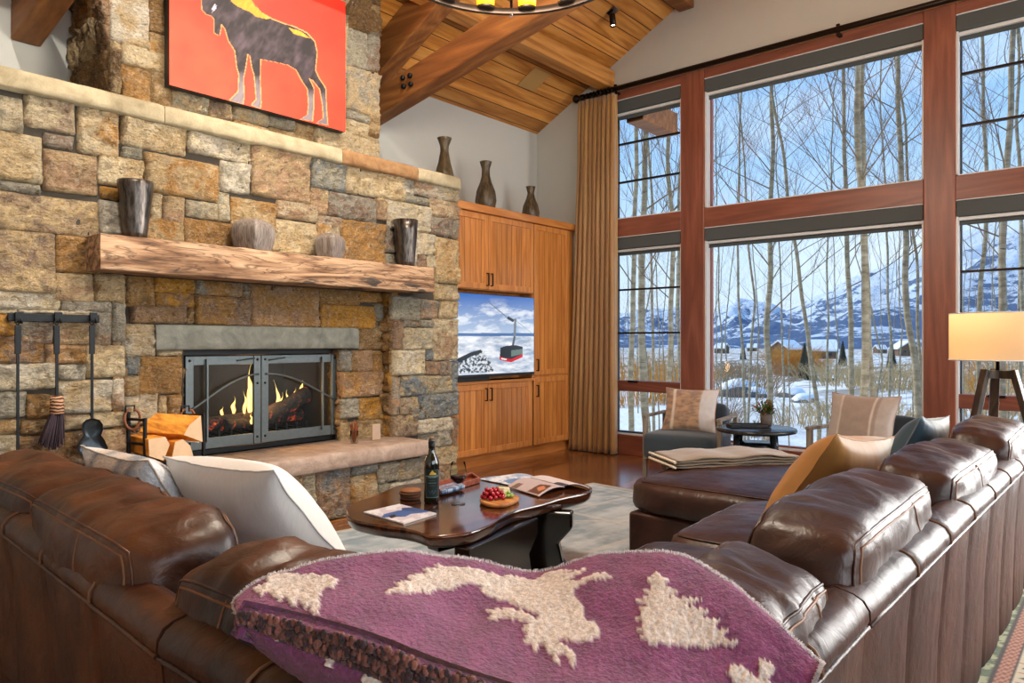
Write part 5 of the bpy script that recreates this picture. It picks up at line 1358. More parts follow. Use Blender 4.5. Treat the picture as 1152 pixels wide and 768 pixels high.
# ---------------------------------------------------------------- round side table
M['ebony']=wood('ebonised_wood',[srgb('#15181a'),srgb('#262a2c'),srgb('#33383a')],'x',rough=.25,ring=3,bump=.05)
st_=thing('side_table','round black side table between the two armchairs','side table',(5.74,2.30,0))
cx,cy=5.74,2.30
q=MB(); q.lathe([(.001,.515),(.285,.515),(.31,.522),(.315,.535),(.31,.548),(.30,.552),(.001,.552)],c=(cx,cy,0),n=48); q.build('table_top',M['ebony'],st_)
for i in range(4):
    a=PI/4+i*PI/2+.3; q=MB(); q.tube([(cx+.24*math.cos(a),cy+.24*math.sin(a),0),(cx+.19*math.cos(a),cy+.19*math.sin(a),.515)],[.018,.024],10); q.build('leg',M['ebony'],st_)
q=MB(); q.lathe([(.001,.40),(.16,.40),(.17,.415),(.16,.43),(.001,.43)],c=(cx,cy,0),n=32); q.build('lower_shelf',M['ebony'],st_)
tr=thing('serving_tray','small black rectangular tray on the round side table','tray',(5.70,2.36,.553))
Mx=Matrix.Translation((5.70,2.36,.553))@Matrix.Rotation(math.radians(-50),4,'Z')
q=MB(); q.box((-.15,-.07,0),(.15,.07,.008),M=Mx); q.build('base',M['black'],tr)
for a,b in (((-.15,-.07,0),(-.142,.07,.028)),((.142,-.07,0),(.15,.07,.028)),((-.15,-.07,0),(.15,-.062,.028)),((-.15,.062,0),(.15,.07,.028))):
    q=MB(); q.box(a,b,M=Mx); q.build('rim',M['black'],tr)
pc=onZ(862,480,.553); pc=(pc[0],pc[1],.555)
pp=thing('potted_plant','small leafy plant with red buds in a grey pot on the side table','plant',pc)
q=MB(); q.lathe([(.001,0),(.038,0),(.045,.03),(.048,.105),(.043,.105),(.04,.09),(.001,.088)],c=pc,n=24); q.build('pot',plain('grey_pot',srgb('#59524d'),.6),pp)
r=random.Random(4)
def leafmb(q,p,d,L,w):
    d=Vector(d).normalized(); s=d.cross(Vector((0,0,1))); 
    if s.length<.1: s=Vector((1,0,0))
    s.normalize(); n_=s.cross(d)
    a=Vector(p); pts=[a,a+d*L*.35+s*w/2+n_*.003,a+d*L*.75+s*w*.35,a+d*L-n_*L*.1,a+d*L*.75-s*w*.35,a+d*L*.35-s*w/2+n_*.003]
    q.add(pts,[(0,1,2),(0,2,3),(0,3,4),(0,4,5)],True)
q=MB(); qb=MB(); qs=MB()
for i in range(40):
    a=r.uniform(0,2*PI); e=r.uniform(.15,1.0); L=r.uniform(.05,.12); d=Vector((math.cos(a)*(1.1-e),math.sin(a)*(1.1-e),e+.1)).normalized()
    b=Vector(pc)+Vector((r.uniform(-.02,.02),r.uniform(-.02,.02),.088)); tip=b+d*L
    qs.tube([b,tip],.0015,4)
    for k_ in range(5): leafmb(q,b.lerp(tip,.45+.14*k_),(d+Vector((r.uniform(-1,1),r.uniform(-1,1),r.uniform(-.3,.5)))),r.uniform(.025,.042),.016)
    if i%3==0: qb.sphere(tip,.009,5)
q.build('leaves',plain('green_leaves',srgb('#5c6e34'),.6,var=.4,bump=0),pp,recalc=False); qs.build('stems',plain('plant_stems',srgb('#4b5a2a'),.7,bump=0),pp); qb.build('buds',plain('red_buds',srgb('#a8452f'),.5,bump=0),pp)

# ---------------------------------------------------------------- floor lamp
lc=Vector((5.39,.62,0))
fl=thing('floor_lamp','tripod floor lamp with dark wooden legs and a wide glowing drum shade','lamp',lc)
def lampmat():
    t=NT('lit_linen_shade'); sp=t.node('SeparateXYZ'); t.l.new(t.coord(kind='Object'),sp.inputs[0])
    p=t.node('BsdfTranslucent'); t.set(p,'Color',srgb('#e0bd86')); d=t.node('BsdfDiffuse'); t.set(d,'Color',srgb('#ddd2bd'))
    mx=t.node('MixShader'); mx.inputs[0].default_value=.55; t.l.new(d.outputs[0],mx.inputs[1]); t.l.new(p.outputs[0],mx.inputs[2]); t.l.new(mx.outputs[0],t.out.inputs[0]); return t.m
q=MB(); P=[[(lc.x+r_*math.cos(2*PI*i/64),lc.y+r_*math.sin(2*PI*i/64),z) for i in range(65)] for r_,z in ((.262,1.135),(.262,1.425))]
q.grid(P); sh_=q.build('lamp_shade',lampmat(),fl,recalc=False)
for z in (1.135,1.425):
    q=MB(); q.tube([(lc.x+.262*math.cos(2*PI*i/64),lc.y+.262*math.sin(2*PI*i/64),z) for i in range(65)],.004,6); q.build('shade_trim',M['white'],sh_)
q=MB(); q.tube([(lc.x,lc.y,1.07),(lc.x,lc.y,1.25)],.011,10); q.build('pole',M['bronze'],fl)
q=MB(); q.sphere((lc.x,lc.y,1.285),.035,8); q.build('bulb',emis('lamp_bulb',(1,.75,.42),8),fl)
L=light('lamp_light','POINT',(lc.x,lc.y,1.30),(0,0,0),2.6,(1,.66,.32),shadow_soft_size=.04); L.parent=fl; L.location=(0,0,1.33)
M['lampleg']=wood('dark_walnut_leg',[srgb('#1d1712'),srgb('#3b2d22'),srgb('#5a4636')],'z',rough=.45,ring=4)
for i,a in enumerate((math.radians(140),math.radians(255),math.radians(15))):
    q=MB(); t0=Vector((lc.x+.085*math.cos(a),lc.y+.085*math.sin(a),1.075)); t1=Vector((lc.x+.36*math.cos(a),lc.y+.36*math.sin(a),0))
    q.bar(t1,t0,.05,.035,up=(math.cos(a),math.sin(a),0)); q.build('leg',M['lampleg'],fl,bevel=.004)
    q=MB(); q.bar((lc.x,lc.y,1.045),(lc.x+.10*math.cos(a),lc.y+.10*math.sin(a),1.045),.05,.05); q.build('hub_arm',M['lampleg'],fl,bevel=.003)
# ================================================================ RUGS, COFFEE TABLE AND WHAT STANDS ON IT
def rug(name,label,corners,z,func,n,cat='rug',th=.012):
    a,b,c,d=[Vector((*p,z)) for p in corners]; nx,ny=n; q=MB(); P=[]
    for j in range(ny+1):
        t=j/ny; P.append([tuple((a.lerp(b,i/nx)).lerp(d.lerp(c,i/nx),t)) for i in range(nx+1)])
    q.grid(P); S=np.tile(np.arange(nx+1)/nx,ny+1); T_=np.repeat(np.arange(ny+1)/ny,nx+1)
    o=q.build(name,M['rug_print'],cols=func(S,T_),loc=tuple((a+c)/2-Vector((0,0,th))),recalc=False)
    m=o.modifiers.new('Solidify','SOLIDIFY'); m.thickness=th; m.offset=-1
    return tag(o,label,cat)
LX,LY=4.2,3.6
def bluerug(S,T_):
    X,Y=S*LX,T_*LY; n=nzarr(X,Y,1.6,3,5); n2=nzarr(X*1.5,Y*9,1.0,6,4); n3=nzarr(X,Y,7,9,4)
    k=np.clip(.5+n*.9+n2*.45+n3*.35,0,1)[:,None]
    c=np.array(srgb('#8496a2'))*(1-k)+np.array(srgb('#bac5cb'))*k
    # faded lattice motif
    g=(np.abs(((X*1.1)%1)-.5)<.025)|(np.abs(((Y*1.1+.3)%1)-.5)<.025)|(np.abs(((X+Y)*.8%1)-.5)<.02)
    c[g]=c[g]*.55+np.array(srgb('#d6d2c8'))*.45
    e=np.minimum(np.minimum(X,LX-X),np.minimum(Y,LY-Y)); b=(e<.30)&(e>.26); c[b]=c[b]*.6+np.array(srgb('#5f7076'))*.4
    c[e<.05]=np.array(srgb('#b9b4a4'))
    return c
rug('area_rug','large faded blue-grey patterned rug under the coffee table',[(1.05,.72),(5.02,.10+.5),(5.27,3.57),(1.3,4.16)],.013,bluerug,(300,260))
def persian(S,T_):
    X=S*3.2; Y=T_*2.2; c=np.zeros((len(X),3)); e=np.minimum(np.minimum(X,3.2-X),np.minimum(Y,2.2-Y))
    c[:]=srgb('#8a2a22')
    c[e<.10]=srgb('#a9a982'); nn_=nzarr(X,Y,14,2,4); c[(e<.10)&(nn_>.12)]=srgb('#5c6a4c')
    c[(e>=.10)&(e<.115)]=srgb('#3a2a22'); c[(e>=.115)&(e<.16)]=srgb('#8c4a38')
    s=np.where(e==Y,X,np.where(e==2.2-Y,X,Y))
    m=(e>=.115)&(e<.16)&((np.floor(s*45)+np.floor(e*90))%2==0); c[m]=srgb('#b8876a')
    m=(e>=.16)&(e<.17); c[m]=srgb('#2b2524')
    m=(e>=.17)&(e<.36); c[m]=srgb('#cdbfa2')
    def dia(cx,pe,ww,hh,sh=0):
        u_=np.abs(((s+sh)/cx)%1-.5)*cx; v_=np.abs(e-pe); return (u_/ww+v_/hh)<1
    c[m&dia(.10,.265,.045,.085)]=srgb('#2f3038'); c[m&dia(.10,.265,.034,.065)]=srgb('#b8202a'); c[m&dia(.10,.265,.012,.025)]=srgb('#e8d6b4')
    c[m&dia(.10,.265,.018,.095,.05)]=srgb('#b06a3a')
    c[(e>=.36)&(e<.37)]=srgb('#2b2524'); m=(e>=.37)&(e<.41); c[m]=srgb('#8c4a38')
    m=e>=.42; k=(nzarr(X,Y,9,7,3)); c[m&(k>.1)]=srgb('#26304a'); c[m&(k<-.25)]=srgb('#c9b48c')
    return c
rug('persian_rug','red oriental rug with pale green border lying behind the right sofa wing',[(2.55,.492),(5.75,.475),(5.75,-1.7),(2.55,-1.7)],.012,persian,(420,290))

ZT=.45
near=[(389,576),(393,582),(400,585.5),(429,591),(447,593),(463,596),(480,601.8),(492,602.6),(504.5,601.8),(529,598.4),(546,592),(556,587),(563,582.6),(580,574.5),(602,569),(626,562),(650,556.6),(664,552.5)]
far=[(666,549),(664,546.5),(655,543.5),(640,541),(625,538.6),(607,536.5),(580,535),(555,535),(529,538.6),(512,541),(497,541.5),(475,542.5),(449,545.5),(436,550.5),(424,556),(414,560),(400,564),(391,570)]
out=[Vector(onZ(u,v,ZT)) for u,v in near+far]
def smooth_loop(L,k=3):
    n=len(L); R=[]
    for i in range(n):
        for j in range(k):
            t=j/k; p0,p1,p2,p3=L[i-1],L[i],L[(i+1)%n],L[(i+2)%n]
            R.append(.5*((2*p1)+(-p0+p2)*t+(2*p0-5*p1+4*p2-p3)*t*t+(-p0+3*p1-3*p2+p3)*t**3))
    return R
out=smooth_loop(out,3)
cen=sum(out,Vector((0,0,0)))/len(out)
ct=thing('coffee_table','dark live-edge slab coffee table on two wide wooden legs','table',(cen.x,cen.y,0))
q=MB(); P=[]
for k_,z in ((.86,ZT-.062),(.955,ZT-.058),(.985,ZT-.045),(.995,ZT-.025),(1.0,ZT-.012),(.998,ZT-.004),(.988,ZT)):
    P.append([tuple((cen+(p-cen)*(k_+.006*nz(p.x*9,p.y*9,k_*4))).xy)+(z,) for p in out])
q.grid(P,close=True); n=len(out); q.add(P[0],[tuple(range(n))[::-1]]); q.add(P[-1],[tuple(range(n))])
M['slab']=wood('polished_walnut_slab',[srgb('#150a06'),srgb('#3a1d10'),srgb('#5a3019'),srgb('#6e3f22')],'x',rough=.16,ring=2.2,coat=.7,bump=.12,scale=.9)
q.build('table_top',M['slab'],ct)
def tleg(x,y,rz,w=.52,th=.075,lab=None):
    # a wide live-edge plank leg
    L=[(-.40,0),(-.46,.10),(-.40,.2),(-.5,.30),(-.5,.392),(.5,.392),(.5,.31),(.36,.23),(.40,.14),(.52,.07),(.50,0)]
    poly=[Vector((a*w,0,z)) for a,z in L]; q=MB(); q.prism([(p.x,-th/2,p.z) for p in poly],(0,th,0))
    Mx=Matrix.Translation((x,y,0))@Matrix.Rotation(rz,4,'Z'); q.v=[tuple(Mx@Vector(p)) for p in q.v]
    return q.build('leg',M['ebleg'],ct,bevel=.012,seg=3)
M['ebleg']=wood('dark_walnut_base',[srgb('#080504'),srgb('#150c08'),srgb('#26150d')],'z',rough=.22,ring=3,coat=.5,bump=.15)
tleg(2.46,2.18,math.radians(10),.62); tleg(2.86,2.36,math.radians(-62),.50)
q=MB(); q.bar((2.3,2.45,.33),(2.95,2.4,.33),.09,.10); q.build('stretcher',M['ebleg'],ct,bevel=.008)
zt=ZT+.0015
# wine bottle
p=Vector(onZ(485.5,565,zt)); s=depth(p)/FOC
wb=thing('wine_bottle','dark wine bottle with a cork standing on the coffee table','bottle',p)
pr=[(.0001,0),(.034,0),(.0375,.006),(.0375,.185),(.036,.205),(.028,.225),(.017,.245),(.0145,.262),(.014,.30),(.016,.302),(.016,.312),(.0135,.314),(.0001,.314)]
q=MB(); q.lathe(pr,c=p,n=36); q.build('bottle_glass',plain('dark_green_glass',srgb('#0b120e'),.06,bump=0,coat=1),wb)
q=MB(); q.lathe([(.0146,.268),(.0158,.27),(.0165,.300),(.0146,.301)],c=p,n=24); q.build('foil',plain('dark_foil',srgb('#1c201e'),.4,.6,bump=0),wb)
q=MB(); q.lathe([(.0001,.314),(.010,.314),(.010,.326),(.0001,.326)],c=p,n=16); q.build('cork',plain('cork',srgb('#8c6a4a'),.8),wb)
aim=math.atan2(-p.y,-p.x)+.12
def lab(z0,z1,a0,a1,r=.0381,nx=60,ny=70,name='label',func=None):
    q=MB(); P=[[(p.x+r*math.cos(aim+a0+(a1-a0)*i/nx),p.y+r*math.sin(aim+a0+(a1-a0)*i/nx),p.z+z0+(z1-z0)*j/ny) for i in range(nx+1)] for j in range(ny+1)]
    q.grid(P); S=np.tile(np.arange(nx+1)/nx,ny+1); T_=np.repeat(np.arange(ny+1)/ny,nx+1)
    q.build(name,M['print'],wb,cols=func(S,T_),recalc=False)
def lf(S,T_):
    c=np.zeros((len(S),3)); c[:]=srgb('#12211f'); c[(T_>.80)&pip([(.25,.80),(.38,.9),(.5,.97),(.6,.89),(.75,.86),(.8,.80)],S,T_)]=srgb('#c9a43c')
    e=np.minimum(np.minimum(S,1-S)*1.0,np.minimum(T_,.78-T_)); c[(e>0)&(e<.025)&(T_<.78)]=srgb('#6f8a84')
    for a,b,x0,x1,cc_ in ((.70,.735,.15,.85,'#7f9a94'),(.60,.615,.25,.75,'#4c625e'),(.50,.53,.2,.8,'#5f7772'),(.42,.432,.3,.7,'#4c625e')):
        m=(T_>a)&(T_<b)&(S>x0)&(S<x1)&((np.floor(S*34)%3)>0); c[m]=srgb(cc_)
    m=(np.abs(T_-.2-.05*np.sin(S*30))<.012)&(S>.25)&(S<.75); c[m]=srgb('#3c6a8c')
    return c
lab(.03,.17,-.95,.95,func=lf)
# wine glass
p=Vector(onZ(515.5,566.5,zt))
wg=thing('wine_glass','stemmed glass of red wine beside the bottle','glass',p)
q=MB(); q.lathe([(.0001,0),(.034,0),(.034,.002),(.008,.006),(.0035,.015),(.0032,.085),(.006,.092),(.024,.105),(.038,.125),(.041,.145),(.039,.175),(.034,.205),(.0328,.205),(.0375,.175),(.0395,.146),(.0365,.127),(.022,.108),(.003,.098),(.0001,.098)],c=p,n=36); q.build('goblet',M['thin'],wg)
q=MB(); q.lathe([(.0001,.0995),(.003,.0992),(.0215,.1085),(.0358,.1275),(.0385,.139),(.0001,.139)],c=p,n=36); q.build('wine',plain('red_wine',srgb('#2a0409'),.05,bump=0),wg)
# coaster drum
p=Vector(onZ(461.5,561,zt)); 
cs=thing('coaster_stack','round stack of bark-edged wooden coasters left of the bottle','coasters',p)
bark=plain('rough_bark',srgb('#5a3a26'),.9,var=.5,scale=60,bump=.8,bd=.006); ring=plain('wood_slice',srgb('#8a5a38'),.6,var=.25,scale=40)
for i in range(4):
    q=MB(); rr=.052+.002*((i*7)%3-1); q.lathe([(.0001,i*.0125),(rr,i*.0125+.0008),(rr+.0015,i*.0125+.006),(rr,i*.0125+.0118),(.0001,i*.0125+.0122)],c=p+Vector(((i%2)*.002,-(i%2)*.002,0)),n=30)
    q.cur=0; o=q.build('coaster',bark if i<3 else ring,cs)
# magazine with a skier
def mag(name,label,c,func,th=.006,cat='magazine',res=(110,80)):
    a,b,cc_,d=[Vector(onZ(u,v,zt+th)) for u,v in c]
    t=thing(name,label,cat,((a+cc_)/2).xy[:]+(zt,) if False else Vector(((a.x+cc_.x)/2,(a.y+cc_.y)/2,zt)))
    q=MB(); q.prism([(p_.x,p_.y,zt) for p_ in (a,b,cc_,d)],(0,0,th-.0006)); q.build('pages',M['paper'],t)
    nx,ny=res; q=MB(); q.grid([[tuple(a.lerp(b,i/nx).lerp(d.lerp(cc_,i/nx),j/ny)) for i in range(nx+1)] for j in range(ny+1)])
    A=np.array(q.v); aa=A[:,0]*FX+A[:,1]*FY; bb=A[:,0]*RX+A[:,1]*RY
    q.build('cover',M['print'],t,cols=func(576+FOC*bb/aa,384-FOC*(A[:,2]-EYE)/aa),recalc=False)
    return t
def ski(U,V):
    c=np.zeros((len(U),3)); c[:]=srgb('#b9b3bd'); n=nzarr(U,V*2,.09,3,4); c[n>.12]=srgb('#cfd0d8')
    c[pip([(432,578),(448,574),(470,572),(492,573),(480,576),(462,578),(456,581),(440,581),(428,583)],U,V)]=srgb('#3a5a92')
    c[pip([(452,571),(470,570),(490,572),(488,574),(466,575),(452,574)],U,V)]=srgb('#2f4878')
    c[pip([(437,580),(444,578),(446,581),(440,583)],U,V)]=srgb('#1f2630')
    c[pip([(428,569),(440,566.5),(441,567.5),(429,570)],U,V)]=srgb('#7a5560')
    c[pip([(461,587),(470,584.8),(470,585.6),(462,588)],U,V)]=srgb('#6a5560')
    return c
mag('magazine','magazine with a blue ski photo on its cover at the table front',[(409,575.5),(454,588.5),(491,577),(449.5,566.5)],ski)
# tray of papers behind the bottle
tl=thing('wooden_tray','long reddish wooden tray behind the wine glass','tray',Vector(onZ(515,548,zt)))
a=Vector(onZ(494,556.5,zt)); b=Vector(onZ(539,543,zt)); c_=Vector(onZ(531,537.5,zt)); d_=Vector(onZ(489,548.5,zt))
redw=wood('redwood_tray',[srgb('#5a2818'),srgb('#8a452c'),srgb('#a55a3a')],'y',rough=.4,ring=4,bump=.05)
q=MB(); q.prism([a,b,c_,d_],(0,0,.006)); q.build('base',redw,tl)
for p1,p2 in ((a,b),(b,c_),(c_,d_),(d_,a)): q=MB(); q.bar(p1+Vector((0,0,.016)),p2+Vector((0,0,.016)),.012,.03); q.build('rim',redw,tl,bevel=.002)
def flyer(U,V):
    c=np.zeros((len(U),3)); c[:]=srgb('#8fa0ba'); c[nzarr(U,V*2,.12,5,3)>.05]=srgb('#36506e'); return c
a=Vector(onZ(497,552,zt+.03)); b=Vector(onZ(523,545.5,zt+.03)); c_=Vector(onZ(516,541,zt+.03)); d_=Vector(onZ(492,547,zt+.03))
q=MB(); q.grid([[tuple(a.lerp(b,i/40).lerp(d_.lerp(c_,i/40),j/20)) for i in range(41)] for j in range(21)])
A=np.array(q.v); 
fo=q.build('brochure',M['print'],cols=flyer(A[:,0]*300,A[:,1]*300),loc=tuple((a+c_)/2-Vector((0,0,.004))),recalc=False); m=fo.modifiers.new('Solidify','SOLIDIFY'); m.thickness=.02; m.offset=-1
tag(fo,'blue brochure lying in the reddish wooden tray','brochure')
# board with fruit
p=Vector(onZ(561,562.5,zt)); cb=thing('serving_board','oval live-edge wooden serving board on the coffee table','board',p)
L=[(540,563),(546,566),(556,568),(568,567.5),(577,564.5),(583.5,561.5),(583.5,558),(576,556.5),(566,557),(552,558),(541,559.5)]
poly=smooth_loop([Vector(onZ(u,v,zt+.018)) for u,v in L],3); cn=sum(poly,Vector((0,0,0)))/len(poly); q=MB()
P=[[(cn.x+(a.x-cn.x)*k_,cn.y+(a.y-cn.y)*k_,zt+z) for a in poly] for k_,z in ((.9,0),(.98,.006),(1,.014),(.97,.02))]
q.grid(P,close=True); q.add(P[0],[tuple(range(len(poly)))[::-1]]); q.add(P[-1],[tuple(range(len(poly)))]); q.build('board',wood('acacia_board',[srgb('#7a4420'),srgb('#b47842'),srgb('#d29a5e')],'y',rough=.45,ring=4),cb)
gm=plain('red_grape',srgb('#a31228'),.2,bump=0,coat=.6,var=.3)
gr_=thing('grape_bunch','bunch of red grapes on the serving board','grapes',Vector((cn.x,cn.y,zt+.022)))
r=random.Random(12); sph=MB(); sph.sphere((0,0,0),.0115,7); g0=None
gp=[]
for layer,(n_,z_,rx,ry) in enumerate(((17,.011,.062,.034),(13,.029,.05,.026),(8,.045,.036,.016))):
    for i in range(n_):
        for tr_ in range(60):
            a=r.uniform(0,2*PI); rr=r.random()**.5; x=rx*rr*math.cos(a); y=ry*rr*math.sin(a)
            if all((x-e_[0])**2+(y-e_[1])**2+(z_-e_[2])**2>.00040 for e_ in gp): gp.append((x,y,z_)); break
base=Vector(onZ(554,561,zt+.022))
axx=Vector((RX,RY,0)); ayy=Vector((FX,FY,0))
for i,(x,y,z_) in enumerate(gp):
    w_=base+axx*x+ayy*y+Vector((0,0,z_))
    if g0 is None:
        q=MB(); q.sphere((0,0,0),.0115,7); g0=q.build('grape',gm,None); g0.parent=gr_; g0.location=w_-gr_.location
    else:
        c=g0.copy(); C.objects.link(c); c.parent=gr_; c.location=w_-gr_.location
q=MB(); q.tube([base+Vector((0,0,.03)),base+axx*.02+Vector((0,0,.06)),base+axx*.05+Vector((0,0,.065))],.002,5); q.build('stem',plain('grape_stem',srgb('#6a7a3a'),.6,bump=0),gr_)
# green grapes and cheese
ggm=plain('green_grape',srgb('#86a84a'),.2,bump=0,coat=.6,var=.2)
b2_=Vector(onZ(572,559.5,zt+.022)); gg=thing('grape_cluster','few green grapes beside the red ones','grapes',b2_); r=random.Random(5)
for i in range(9):
    q=MB(); q.sphere((b2_+axx*((i%3)*.016-.016)+ayy*((i//3)*.014-.014)+Vector((0,0,.011+(.014 if i in (4,) else 0))))[:],.0098,6); q.build('grape',ggm,gg)
b3=Vector(onZ(566,557,zt+.022)); q=MB(); Mx=Matrix.Translation(b3+ayy*.02)@Matrix.Rotation(.4,4,'Z'); q.prism([Mx@Vector(v_) for v_ in ((-.05,-.02,0),(.06,-.02,0),(.05,-.02,.028),(-.045,-.02,.045))],Mx.to_3x3()@Vector((0,.05,0)))
tag(q.build('cheese_wedge',plain('pale_cheese',srgb('#d8cfa2'),.5,bump=0),loc=tuple(b3+ayy*.02),bevel=.005),'pale cheese wedge behind the grapes on the board','cheese')
# newspaper and open magazine
def lx(U,V):
    c=np.zeros((len(U),3)); c[:]=srgb('#b9bfca'); n=nzarr(U,V*2.2,.10,2,4); c[n>.1]=srgb('#d3d6dc'); c[n<-.12]=srgb('#8fa2bd'); 
    c[pip([(566,541),(578,538),(592,539),(588,543),(572,544)],U,V)]=srgb('#5f7ea8'); return c
def sheet(name,label,c,func,bend,th=.004,res=(60,40),cat='magazine',z0=0,parent=None):
    a,b,cc_,d=[Vector(onZ(u,v,zt+z0)) for u,v in c]; nx,ny=res; q=MB()
    P=[[tuple(a.lerp(b,i/nx).lerp(d.lerp(cc_,i/nx),j/ny)+Vector((0,0,bend(i/nx,j/ny)))) for i in range(nx+1)] for j in range(ny+1)]
    q.grid(P); A=np.array(q.v); aa=A[:,0]*FX+A[:,1]*FY; bb=A[:,0]*RX+A[:,1]*RY
    o=q.build(name,M['print'],parent,cols=func(576+FOC*bb/aa,384-FOC*(A[:,2]-EYE)/aa),loc=tuple((a+cc_)/2) if parent is None else None,recalc=False)
    m=o.modifiers.new('Solidify','SOLIDIFY'); m.thickness=th; m.offset=0
    if label: tag(o,label,cat)
    return o
sheet('magazine','rumpled magazine with pale blue pages at the back of the table',[(540,539.5),(572,546),(604,540),(577,534)],lx,lambda s_,t_:.004+.012*math.sin(s_*2.4)*t_+.02*t_*s_*(1-s_))
om=thing('open_magazine','open glossy magazine with food photos at the right end of the table','magazine',Vector(onZ(620,550,zt)))
def pg1(U,V):
    c=np.zeros((len(U),3)); c[:]=srgb('#b3a3a2'); c[pip([(593,553),(608,545),(621,546.5),(605,557)],U,V)]=srgb('#5a3826'); c[pip([(604,549),(612,546.5),(614,550),(606,553)],U,V)]=srgb('#b8744e'); c[pip([(575,548),(583,543.5),(589,544.5),(581,550)],U,V)]=srgb('#6f5646'); return c
def pg2(U,V):
    c=np.zeros((len(U),3)); c[:]=srgb('#c6bfc2'); c[pip([(620,545),(628,542.5),(640,545.5),(634,548)],U,V)]=srgb('#3f4450'); return c
ar=lambda s_:.022*math.sin(min(1,s_)*PI)**.8
sheet('page_block',None,[(571,548.5),(606,559.5),(635,551),(597,541)],pg1,lambda s_,t_:.006+.022*math.sin(t_*PI*.85)*(1)+.0,.006,parent=om)
sheet('page_block',None,[(597,541),(635,551),(662,550.5),(634,543)][0:1]+[(635,551),(663,550),(630,541)],pg2,lambda s_,t_:.006+.024*math.sin((1-t_)*PI*.8),.006,parent=om)

# ================================================================ OUTDOORS
def ground_z(x,y):
    d=x-7
    z=-.35-1.6*(1-math.exp(-max(0,d)/14))-max(0,d-18)*.008
    z+=.25*fbm(x*.12,y*.12,1,3)*min(1,max(0,d)/6)
    return z
q=MB(); P=[]
xs=[7.1+ (i/90)**2.6*1500 for i in range(91)]
for x in xs:
    w_=8+x*1.3
    P.append([(x,-w_*.55+ (w_*2.1)*j/110,max(ground_z(x,-w_*.55+(w_*2.1)*j/110),-30)) for j in range(111)])
q.grid(P,flip=True)
def snowmat():
    t=NT('trampled_snow_field'); v=t.coord(); n=t.noise(v,.6,6,.65,.5); n2=t.noise(t.coord((.06,.25,1)),1.2,8,.75,.6); n3=t.noise(v,7,4,.6)
    f=t.ramp(n2,[(.46,(0,0,0)),(.56,(1,1,1))])
    cd=t.node('SeparateXYZ'); t.l.new(v,cd.inputs[0]); dd=t.ramp(t.math('DIVIDE',cd.outputs[0],260),[(.04,(0,0,0)),(.25,(1,1,1))])
    g=t.mix(n,srgb('#f6f5f2'),srgb('#e2e4e8')); g=t.mix(t.math('MULTIPLY',t.ramp(n3,[(.52,(0,0,0)),(.68,(1,1,1))]),.55),g,srgb('#b09a6c'))
    c=t.mix(t.math('MULTIPLY',f,dd),g,srgb('#6b5c44'))
    return t.pbr(c,.9,t.bump(n3,.3,.05),spec=.2)
g_=q.build('ground',snowmat(),recalc=False); g_['kind']='structure'
# mountain range, four kilometres away and more
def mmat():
    t=NT('hazed_snowy_forest_slope'); v=t.coord((.003,.003,.003)); n=t.noise(v,1.7,10,.72,.4); n2=t.noise(t.coord((.012,.012,.012)),2.0,8,.7)
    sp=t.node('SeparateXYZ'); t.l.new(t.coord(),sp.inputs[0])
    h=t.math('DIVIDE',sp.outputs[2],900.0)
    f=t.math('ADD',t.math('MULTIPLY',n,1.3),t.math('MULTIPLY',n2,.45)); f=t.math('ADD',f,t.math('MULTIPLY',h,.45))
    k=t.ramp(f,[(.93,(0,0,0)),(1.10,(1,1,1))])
    c=t.mix(k,srgb('#586d8c'),srgb('#ccd7e4'));  # distance haze is mixed into the bluish forest colour
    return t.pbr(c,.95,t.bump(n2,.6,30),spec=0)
M['mountain']=mmat()
def ridge(name,label,dist,pts,z0,spread,seed,amp):
    """pts: skyline in survey pixels; the slope comes forward from there"""
    q=MB(); P=[]; us=[pts[0][0]+(pts[-1][0]-pts[0][0])*i/150 for i in range(151)]
    def sky(u):
        for (a,b),(c,d) in zip(pts,pts[1:]):
            if a<=u<=c: return b+(d-b)*(u-a)/(c-a)
        return pts[-1][1]
    NJ=50
    for j in range(NJ+1):
        t=j/NJ; row=[]
        for u in us:
            top=onD(u,sky(u)-1.5*fbm(u*.05,seed,0,4)*amp,dist*(1)); fr=1-spread*(1-t)
            x=top[0]*fr; y=top[1]*fr; hz=top[2]*(t**.8)*1.0+z0*(1-t)
            hz+=dist*.012*fbm(x*.0016+seed,y*.0016,0,6)*math.sin(min(1,t)*PI)*amp
            row.append((x,y,hz))
        P.append(row)
    q.grid(P); top=P[-1]; q.grid([top,[(x*1.15,y*1.15,-30) for x,y,z in top]])
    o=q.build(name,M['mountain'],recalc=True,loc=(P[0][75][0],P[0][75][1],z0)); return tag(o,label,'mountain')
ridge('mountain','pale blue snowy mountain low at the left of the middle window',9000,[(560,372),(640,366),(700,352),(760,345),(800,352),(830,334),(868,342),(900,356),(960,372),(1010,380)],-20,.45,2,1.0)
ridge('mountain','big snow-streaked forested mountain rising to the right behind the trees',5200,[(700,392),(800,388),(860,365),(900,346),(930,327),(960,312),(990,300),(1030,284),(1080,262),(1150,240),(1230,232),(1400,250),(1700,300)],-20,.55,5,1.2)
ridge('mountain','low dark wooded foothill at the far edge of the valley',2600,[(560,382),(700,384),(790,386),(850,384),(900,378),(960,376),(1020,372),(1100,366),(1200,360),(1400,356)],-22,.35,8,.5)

def gp_(u,v,zg=None):
    """point on the outdoor ground along a sight line"""
    dx,dy,dz=ray(u,v); t=8.0
    for i in range(4000):
        x,y,z=t*dx,t*dy,EYE+t*dz
        if x>7.2 and z<=max(ground_z(x,y),-30): return Vector((x,y,max(ground_z(x,y),-30)))
        t*=1.004
    return Vector((x,y,z))
